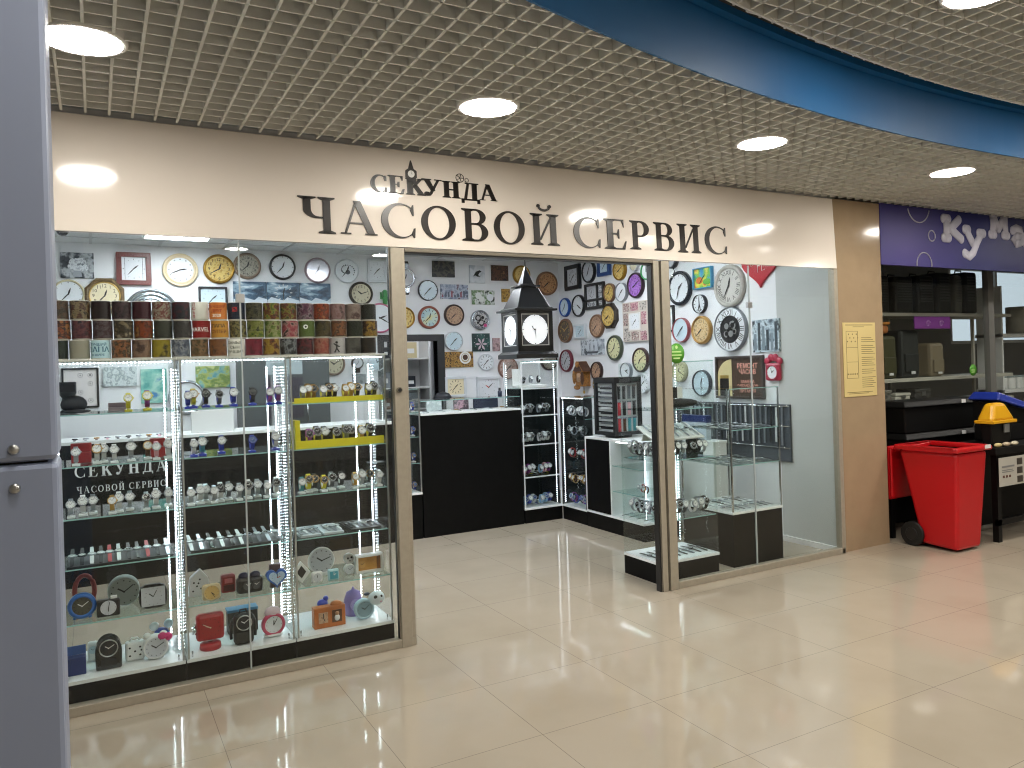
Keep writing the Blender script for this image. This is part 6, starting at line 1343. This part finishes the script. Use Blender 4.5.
# ------------------------------------------------------------------ notice on the column
t = thing('notice_sign', 'cream paper evacuation plan on the beige tiled column', 'notice', (5.574, -.0055, 1.575)); NW, NH = .405, .615
part('sheet', MB().box(-NW / 2, NW / 2, -.004, 0, -NH / 2, NH / 2, C('paper_cream', 'c9b57c', .5)), t)
b = MB(); NI = C('notice_ink', '6e6238', .6)
def ln(x0, x1, z, h=.004): b.box(x0, x1, -.0047, -.004, z - h / 2, z + h / 2, NI)
ln(-.17, .17, .287, .006); ln(-.08, .06, .272)
for x0, x1, z0, z1 in ((-.165, -.02, .10, .235), (-.165, -.02, -.155, -.02)):
    b.box(x0, x0 + .003, -.0047, -.004, z0, z1, NI).box(x1 - .003, x1, -.0047, -.004, z0, z1, NI); ln(x0, x1, z0, .003); ln(x0, x1, z1, .003)
b.box(-.025, -.021, -.0047, -.004, -.15, .235, NI).box(-.165, -.161, -.0047, -.004, -.15, .235, NI)
for k in range(9): b.disc(-.15 + .016 * k, .15 + .03 * ((k * 5) % 3), .007, -.0045, NI, 8)
for k in range(6): b.disc(-.15 + .022 * k, -.12 + .02 * ((k * 3) % 3), .007, -.0045, NI, 8)
z = .18
for k in range(26):
    w_ = .13 + .02 * ((k * 7) % 3); 
    if k not in (3, 9, 15, 19): ln(.02, .02 + w_, z, .0045)
    z -= .0165
ln(-.17, .15, -.272, .005); ln(-.15, .10, -.283, .004)
part('print', b, t)
# ------------------------------------------------------------------ neighbouring shop
NX0, NX1, NYG = 5.885, 16.6, .50
struct('wall_partition', MB().box(5.37, 5.885, .5, 5.0, 0, 3.0, WALL).box(16.6, 16.7, 0, 3.4, 0, 3.7, WALL))
NWL = mat('neighbour_wall', (.22, .22, .21), .7, var=.05)
b = MB().box(NX0, 12.0, 3.3, 3.4, 0, 3.05, NWL).box(14.6, NX1, 3.3, 3.4, 0, 3.05, NWL).box(12.0, 14.6, 3.3, 3.4, 0, 1.75, NWL).box(12.0, 14.6, 3.3, 3.4, 3.0, 3.05, NWL)
struct('wall_neighbour_back', b)
struct('ceiling_neighbour', MB().box(NX0, NX1, .02, 3.4, 3.05, 3.1, mat('neighbour_ceiling', (.42, .43, .43), .7)))
w3 = bpy.data.objects.new('window_3', None); COL.objects.link(w3); w3['kind'] = 'structure'
part('frame', MB().box(12.0, 14.6, 3.30, 3.36, 2.95, 3.0, WHITE).box(12.0, 14.6, 3.30, 3.36, 1.75, 1.80, WHITE).box(12., 12.05, 3.30, 3.36, 1.8, 2.95, WHITE).box(14.55, 14.6, 3.3, 3.36, 1.8, 2.95, WHITE).box(13.28, 13.33, 3.3, 3.36, 1.8, 2.95, WHITE), w3)
part('glass_pane', MB().box(12.05, 14.55, 3.33, 3.336, 1.8, 2.95, GLASS), w3)
t = thing('outside_building', 'pale low building outside the neighbouring shop window', 'building', (17.5, 12, 0)); part('wall', MB().box(-6, 5, 0, 4, -.12, 2.35, C('outside_wall', 'b8aca0', .7)), t); part('roof', MB().box(-6.2, 5.2, -.2, 4.2, 2.35, 2.5, C('outside_roof', 'd8d8d8', .7)), t)
struct('ground_outside', MB().box(5.9, 26, 7.2, 18, -.14, -.12, C('outside_ground', '9a9a98', .8)))
# sign of the neighbour
t = thing('neighbour_sign', 'dark blue and violet shop sign with bubble circles and pale rounded letters', 'sign', (NX0, 0, 2.38))
SB_ = bpy.data.materials.new('violet_sign_print'); SB_.use_nodes = True
nt = SB_.node_tree; bs = nt.nodes['Principled BSDF']; bs.inputs['Roughness'].default_value = .45; bs.inputs['Specular IOR Level'].default_value = .25
tc = nt.nodes.new('ShaderNodeTexCoord'); mp = nt.nodes.new('ShaderNodeMapping'); mp.inputs['Location'].default_value = (-.35, 0, -.22); mp.inputs['Scale'].default_value = (1.05, 1, 1.5)
gd = nt.nodes.new('ShaderNodeTexGradient'); gd.gradient_type = 'SPHERICAL'; rp = nt.nodes.new('ShaderNodeValToRGB')
rp.color_ramp.elements[0].color = (*hexc('0c1052'), 1); rp.color_ramp.elements[1].color = (*hexc('4c418c'), 1)
nt.links.new(tc.outputs['Object'], mp.inputs['Vector']); nt.links.new(mp.outputs['Vector'], gd.inputs['Vector']); nt.links.new(gd.outputs['Fac'], rp.inputs['Fac']); nt.links.new(rp.outputs['Color'], bs.inputs['Base Color'])
part('board', MB().box(0, 5.5, -.01, .03, 0, .525, SB_), t)
PL_ = C('letter_pale', 'a8a6b4', .4)
def blob_letter(strokes, r, name='letter'):
    b = MB()
    for st_ in strokes: b.tube([(x, 0, z) for x, z in st_], r, PL_, 12)
    for st_ in strokes:
        for x, z in (st_[0], st_[-1]): b.ball((x, 0, z), r, PL_, 12, 8)
    b.v = [(x, y * .25, z) for x, y, z in b.v]
    return b
def put_letter(strokes, x, z, sx, sz): part('letter', blob_letter([[(a * sx, c * sz) for a, c in st_] for st_ in strokes], .044), t, loc=(x - NX0, -.012, z - 2.38), label='pale rounded letter')
put_letter([[(0, 0), (.01, .10), (0, .20)], [(.19, .205), (.10, .13), (.05, .10)], [(.06, .11), (.13, .06), (.22, .0)], [(-.03, .205), (.04, .205)], [(-.03, 0), (.04, 0)]], 6.796, 2.655, 1.04, .85)
put_letter([[(0, .20), (.05, .11), (.09, .05)], [(.23, .17), (.16, .06), (.10, -.06), (.04, -.11), (-.03, -.08)], [(-.02, .20), (.03, .20)], [(.19, .17), (.26, .17)]], 7.106, 2.589, 1.03, .8)
put_letter([[(0, 0), (.02, .10), (.01, .20)], [(.03, .20), (.12, .07)], [(.12, .07), (.22, .20)], [(.24, .20), (.24, .10), (.25, 0)], [(-.03, 0), (.04, 0)], [(.21, 0), (.28, 0)]], 7.52, 2.726, .9, .85)
put_letter([[(.0, .13), (.06, .155), (.13, .14), (.15, .09), (.15, .02), (.19, .0)], [(.14, .08), (.05, .075), (0, .03), (.05, -.01), (.12, .01)]], 7.86, 2.665, 1.1, .9)
for x, z, rx, a0, a1 in ((6.41, 2.925, .155, 195, 345), (6.588, 2.661, .048, 0, 360), (6.47, 2.40, .105, -10, 190)):
    part('bubble_ring', MB().tube([(rx * math.cos(R(a0 + (a1 - a0) * k / 28)), 0, rx * math.sin(R(a0 + (a1 - a0) * k / 28))) for k in range(29)], .006, PL_, 6), t, loc=(x - NX0, -.011, z - 2.38))
# shop front glass of the neighbour
w4 = bpy.data.objects.new('window_4', None); COL.objects.link(w4); w4['kind'] = 'structure'
part('glass_pane', MB().box(NX0 + .03, 8.24, NYG, NYG + .006, .08, 2.79, GLASS), w4); part('glass_pane', MB().box(8.34, 12, NYG, NYG + .006, .08, 2.79, GLASS), w4)
part('mullion', MB().box(8.24, 8.34, NYG - .03, NYG + .03, 0, 2.79, C('mullion_grey', '8a8a86', .35, .5)), w4); part('jamb', MB().box(NX0, NX0 + .03, NYG - .03, NYG + .03, 0, 2.79, C('jamb_dark', '2a2826', .4)), w4); part('sill', MB().box(NX0, 12, NYG - .03, NYG + .03, 0, .08, C('sill_dark', '4a4844', .4)), w4)
struct('trim_8', MB().box(NX0, 12, .03, NYG + .05, 2.80, 2.86, C('soffit_dark', '2a2a2c', .6)))
# shelves of dark goods behind the glass
t = thing('goods_shelf', 'grey steel shelf rack of dark goods behind the neighbouring shop glass', 'shelf', (6.9, .72, 0)); SH = C('rack_grey', 'bcb8ac', .4, .1)
for z in (.55, 1.10, 1.36, 2.03): part('shelf_board', MB().box(-.95, 2.2, 0, .45, z - .035, z, SH), t, .002)
for x in (-.93, .62, 2.15): part('upright', MB().box(x, x + .03, .42, .45, 0, 2.5, SH), t)
DK = ['1a1917', '232321', '14140f', '2b2a26']
def louver_case(x, y, z, w_, d, h, hx, label):
    o = thing('suitcase', label, 'suitcase', (x, y, z + .0005), 0, 'dark ribbed cases on the neighbouring rack'); m = C('case_' + hx, hx, .45)
    part('shell', MB().box(-w_ / 2, w_ / 2, 0, d, 0, h, m), o, .03)
    for k in range(9): part('rib', MB().box(-w_ * .36, w_ * .36, -.008, .0, h * (.30 + .07 * k), h * (.30 + .07 * k) + .012, C('rib_grey', '4a4a46', .4)), o)
    part('handle', MB().tube([(-.06, d / 2, h), (-.05, d / 2, h + .03), (.05, d / 2, h + .03), (.06, d / 2, h)], .008, m, 8), o)
for k, (x, w_, h, hx) in enumerate(((6.55, .30, .36, '1f1d1a'), (6.92, .30, .38, '2b2823'), (7.30, .30, .38, '23231f'), (7.66, .28, .40, '131411'), (7.98, .24, .44, '1c1d1a'), (8.24, .12, .42, '6a6a62'), (8.46, .22, .46, '0e0f0e'))): louver_case(x, .78, 2.03, w_, .3, h, hx, f'dark ribbed suitcase, {ORD[k + 1]} from the column on the upper neighbouring rack')
for k, (x, w_, h, hx) in enumerate(((6.30, .30, .42, '5a1c10'), (6.68, .34, .46, '4a4028'), (7.05, .26, .44, '3c3a1a'), (7.40, .30, .50, '1e211f'), (7.85, .24, .36, '7a6e58'))):
    o = thing('travel_bag', f'{("dark red", "brown", "olive", "black", "beige")[k]} upright travel bag on the lower neighbouring rack', 'bag', (x, .80, 1.3605)); part('body', MB().box(-w_ / 2, w_ / 2, 0, .3, 0, h, C('bag_' + hx, hx, .5)), o, .035); part('pocket', MB().box(-w_ * .36, w_ * .36, -.02, 0, h * .12, h * .5, C('bag_' + hx, hx, .5)), o, .008); part('tag', MB().box(-.03, .03, -.028, -.02, h * .08, h * .14, WHITEP), o)
for k, (x, w_, h, hx, nm) in enumerate(((6.62, .26, .12, 'a8a498', 'pale grey'), (6.93, .22, .15, '6a6860', 'mid grey'), (7.22, .24, .11, 'b8b4a8', 'off white'), (7.55, .26, .14, '3a3834', 'charcoal'))):
    o = thing('tool_box', f'{nm} tool box under the travel bags on the neighbouring rack', 'box', (x, .78, 1.1005)); part('body', MB().box(-w_ / 2, w_ / 2, 0, .22, 0, h * .7, C('tool_' + hx, hx, .5)), o, .008); part('lid', MB().box(-w_ / 2 - .005, w_ / 2 + .005, -.008, .225, h * .7, h, C('tool_' + hx, hx, .5)), o, .01); part('latch', MB().box(-.03, .03, -.014, -.008, h * .5, h * .8, STEEL), o)
t = thing('purple_panel', 'bright purple printed banner with pale swirls under the upper neighbouring rack', 'banner', (7.62, .70, 1.865)); part('panel', MB().box(-.30, .30, -.01, 0, 0, .125, C('banner_purple', '7c2f8c', .4)), t); b = MB()
for x in (-.08, .14): b.tube([(x + .03 * (1 - k / 16) * math.cos(k * .55) * 1.4, -.012, .05 + .03 * (1 - k / 20) * math.sin(k * .55) * 1.2) for k in range(14)], .004, C('swirl_pale', 'c8a0d0'), 6)
part('swirl', b, t); part('hanger', MB().box(-.28, -.27, -.005, 0, .125, .131, SH).box(.27, .28, -.005, 0, .125, .131, SH), t)
t = thing('orange_bag', 'small orange bag on the dark goods under the upper neighbouring rack', 'bag', (6.95, .80, 1.8225)); OB = C('bag_orange', 'a8642a', .5); part('body', MB().box(-.12, .12, 0, .2, 0, .09, OB), t, .03); part('flap', MB().box(-.125, .125, -.012, .205, .09, .12, C('flap_orange', 'c07c30', .5)), t, .01)
# outdoor goods before the neighbouring shop
RB_ = C('bin_red', 'b80a14', .36)
bn = thing('wheelie_bin', 'bright red plastic wheelie bin with its lid hanging open', 'bin', (5.955, -.57, 0))
def hexa(b, lo, hi, m): return b.add(lo + hi, [(0, 3, 2, 1), (4, 5, 6, 7), (0, 1, 5, 4), (1, 2, 6, 5), (2, 3, 7, 6), (3, 0, 4, 7)], m)
b = hexa(MB(), [(.02, .02, .015), (.34, .02, .015), (.34, .33, .03), (.02, .33, .03)], [(-.005, -.02, .80), (.40, -.02, .80), (.40, .50, .80), (-.005, .50, .80)], RB_)
part('body', b, bn, .025)
part('rim', frame_mb(.47, .57, .05, .04, RB_), bn, .012, loc=(.198, .24, .805), rot=(-PI / 2, 0, 0)); part('inside', MB().box(.03, .36, .02, .46, .799, .803, C('bin_inside', '4a0608', .5)), bn)
part('handle', MB().tube([(.02, .50, .80), (.02, .56, .79), (.38, .56, .79), (.38, .50, .80)], .014, RB_, 8), bn)
b = MB(); b.box(-.02, .42, .585, .61, .36, .82, RB_).box(-.02, .0, .56, .585, .38, .80, RB_).box(.40, .42, .56, .585, .38, .80, RB_); part('lid', b, bn, .012, 'open lid hanging behind')
for x in (-.012, .355): part('wheel', MB().cyl((x, .40, .10), (x + .05, .40, .10), .10, .10, C('tyre_black', '0c0c0c', .6), 24).cyl((x - .006, .40, .10), (x, .40, .10), .05, .055, BLACKP, 18), bn)
part('axle', MB().cyl((.0, .40, .10), (.39, .40, .10), .012, .012, STEEL, 10), bn); part('price_label', MB().box(.325, .40, -.05, -.045, .82, .85, WHITEP), bn, loc=(0, 0, -.0), rot=(0, 0, 0))
BK = mat('crate_black', (.003, .003, .0032), .5, spec=.25)
def crate(x, y, z, w_, d, h, label, hx=BK, lab=True):
    o = thing('lidded_crate', label, 'crate', (x, y, z + .0005)); b = hexa(MB(), [(.05, .04, 0), (w_ - .05, .04, 0), (w_ - .05, d - .04, 0), (.05, d - .04, 0)], [(.02, .02, h - .05), (w_ - .02, .02, h - .05), (w_ - .02, d - .02, h - .05), (.02, d - .02, h - .05)], hx); part('body', b, o, .012)
    part('lid', hexa(MB(), [(-.01, -.01, h - .05), (w_ + .01, -.01, h - .05), (w_ + .01, d + .01, h - .05), (-.01, d + .01, h - .05)], [(.03, .03, h), (w_ - .03, .03, h), (w_ - .03, d - .03, h), (.03, d - .03, h)], hx), o, .008)
    if lab: part('price_label', MB().box(w_ * .72, w_ * .72 + .06, -.013, -.010, h - .045, h - .012, WHITEP), o)
    return o
t = thing('stock_table', 'dark low table carrying black crates behind the red wheelie bin', 'table', (6.02, .055, 0)); part('top', MB().box(0, 1.4, 0, .39, .55, .58, BK), t, .003)
for x, y in ((.03, .03), (1.3, .03), (.03, .33), (1.3, .33)): part('leg', MB().box(x, x + .04, y, y + .04, 0, .55, BK), t)
part('back_board', MB().box(.0, 1.4, .375, .388, .02, .55, BK), t); part('end_board', MB().box(0, .012, .012, .375, .02, .55, BK), t)  # black boards added to keep the space under the table dark
crate(6.27, .075, .58, 1.10, .34, .31, 'lower black plastic crate with a lid behind the red wheelie bin')
crate(6.25, .07, .891, 1.13, .35, .29, 'upper black plastic crate with a lid stacked behind the red wheelie bin')
def swing_bin(x, y, z0, w_, d, hb, hl, lm, label):
    o = thing('swing_lid_bin', label, 'bin', (x, y, z0)); part('body', hexa(MB(), [(.03, .03, 0), (w_ - .03, .03, 0), (w_ - .03, d - .03, 0), (.03, d - .03, 0)], [(.01, .01, hb), (w_ - .01, .01, hb), (w_ - .01, d - .01, hb), (.01, d - .01, hb)], BK), o, .015)
    part('lid', hexa(MB(), [(-.005, -.005, hb), (w_ + .005, -.005, hb), (w_ + .005, d + .005, hb), (-.005, d + .005, hb)], [(w_ * .22, d * .2, hb + hl), (w_ * .72, d * .2, hb + hl), (w_ * .72, d * .8, hb + hl), (w_ * .22, d * .8, hb + hl)], lm), o, .025)
    part('lid_rim', MB().box(-.012, w_ + .012, -.012, d + .012, hb - .02, hb + .006, lm), o, .005); part('price_label', MB().box(w_ * .5, w_ * .5 + .07, -.005, .006, hb - .10, hb - .03, C('label_grey', '6a6a68', .5)), o)
YLM = C('lid_yellow', 'd29b12', .35); BLM = C('lid_blue', '1c2f86', .35)
t2 = thing('goods_table', 'dark goods table with a white leaflet beside the red wheelie bin', 'table', (6.52, -.56, 0)); part('top', MB().box(0, 2.2, 0, .50, .74, .80, BK), t2, .004)
for x, y in ((.06, .03), (2.1, .03), (.06, .38), (2.1, .38)): part('leg', MB().box(x, x + .05, y, y + .05, 0, .74, BK), t2)
part('stretcher', MB().box(.06, 2.1, .03, .06, .14, .19, BK), t2); part('back_board', MB().box(.0, 2.2, .45, .47, .02, .74, BK), t2)  # back board added to blacken the view beneath the table
t = thing('leaflet_sign', 'white leaflet card with small pictures on the dark goods table edge', 'leaflet', (6.545, -.566, .475)); part('card', MB().box(0, .9, -.004, 0, 0, .24, C('leaflet_white', 'b0ada4', .5)), t)
for k in range(3): part('photo', MB().box(.26, .34, -.006, -.004, .165 - .075 * k, .22 - .075 * k, C('leaflet_dark', '3a342e', .5)), t)
for k in range(3): part('mark', MB().box(.05 + .045 * k, .075 + .045 * k, -.006, -.004, .07, .09, C('leaflet_red', '5a3a30', .5)), t)
part('text', MB().box(.04, .22, -.006, -.004, .155, .17, GREYINK).box(.04, .20, -.006, -.004, .13, .137, GREYINK).box(.04, .21, -.006, -.004, .115, .122, GREYINK), t)
swing_bin(6.56, -.52, .8005, .33, .14, .215, .15, YLM, 'black bin with a yellow swing lid on the goods table')
o = thing('storage_tub', 'black storage tub with a broad sloping blue lid on the goods table', 'tub', (6.92, -.36, .8005)); part('body', MB().box(.02, .96, .02, .24, 0, .16, BK), o, .02); part('lid', hexa(MB(), [(-.04, -.03, .38), (1.05, -.03, .14), (1.05, .26, .14), (-.04, .26, .38)], [(.02, .0, .45), (.98, .0, .20), (.98, .23, .20), (.02, .23, .45)], BLM), o, .015); part('side', hexa(MB(), [(.02, .02, .16), (.96, .02, .16), (.96, .24, .16), (.02, .24, .16)], [(.02, .02, .36), (.96, .02, .165), (.96, .24, .165), (.02, .24, .36)], BK), o)
for k, (x, hx, nm) in enumerate(((6.60, 'b0a070', 'straw coloured'), (6.72, 'a89880', 'beige'), (6.84, 'c0b8a0', 'pale'))):
    o = thing('dish_brush', f'{nm} scrub pad lying before the yellow lid bin', 'scrub pad', (x, -.535, .8005), 0, 'scrub pads on the goods table'); part('pad', MB().ball((0, 0, .018), (.05, .022, .018), C('pad_' + hx, hx, .7)), o)
# white jars on a far neighbouring shelf
t = thing('jar_shelf', 'white wall shelf of jars beyond the grey mullion', 'shelf', (10.4, 1.1, 0)); part('board', MB().box(-.8, 1.2, 0, .35, 1.10, 1.14, WHITE), t, .002); part('board', MB().box(-.8, 1.2, 0, .35, 1.78, 1.82, WHITE), t, .002)
for x in (-.8, 1.17): part('upright', MB().box(x, x + .03, .02, .33, 0, 2.4, WHITE), t)
for k in range(5):
    o = thing('jar', f'white paint jar, {ORD[k + 1]} on the shelf beyond the grey mullion', 'jar', (9.75 + .17 * k, 1.22, 1.1405), 0, 'white jars beyond the mullion'); part('body', MB().lathe([(.055, 0), (.06, .01), (.06, .13), (.05, .14), (.0001, .14)], WHITEP, 20, 'z'), o); part('lid', MB().cyl((0, 0, .14), (0, 0, .16), .055, .055, C('jar_lid', '9aa6a8', .4), 20), o)
t = thing('white_roll', 'thick pale roll standing on the upper shelf beyond the grey mullion', 'roll', (10.2, 1.26, 1.8205)); part('roll', MB().cyl((0, 0, 0), (0, 0, .34), .13, .13, C('roll_pale', 'a8a498', .6), 24), t); part('core', MB().cyl((0, 0, .34), (0, 0, .341), .05, .05, C('roll_core', '6a5a48', .6), 16), t)
t = thing('green_sticker', 'round green sticker on the neighbouring shop glass near the mullion', 'sticker', (7.98, NYG - .0005, 1.42)); part('disc', MB().lathe([(.06, 0), (.06, .001), (.0001, .0011)], GS, 30), t); part('print', MB().box(-.035, .035, -.0016, -.0011, -.004, .006, C('sticker_pale', 'b8d890', .4)).box(-.03, .03, -.0016, -.0011, -.025, -.016, C('sticker_pale', 'b8d890', .4)), t)
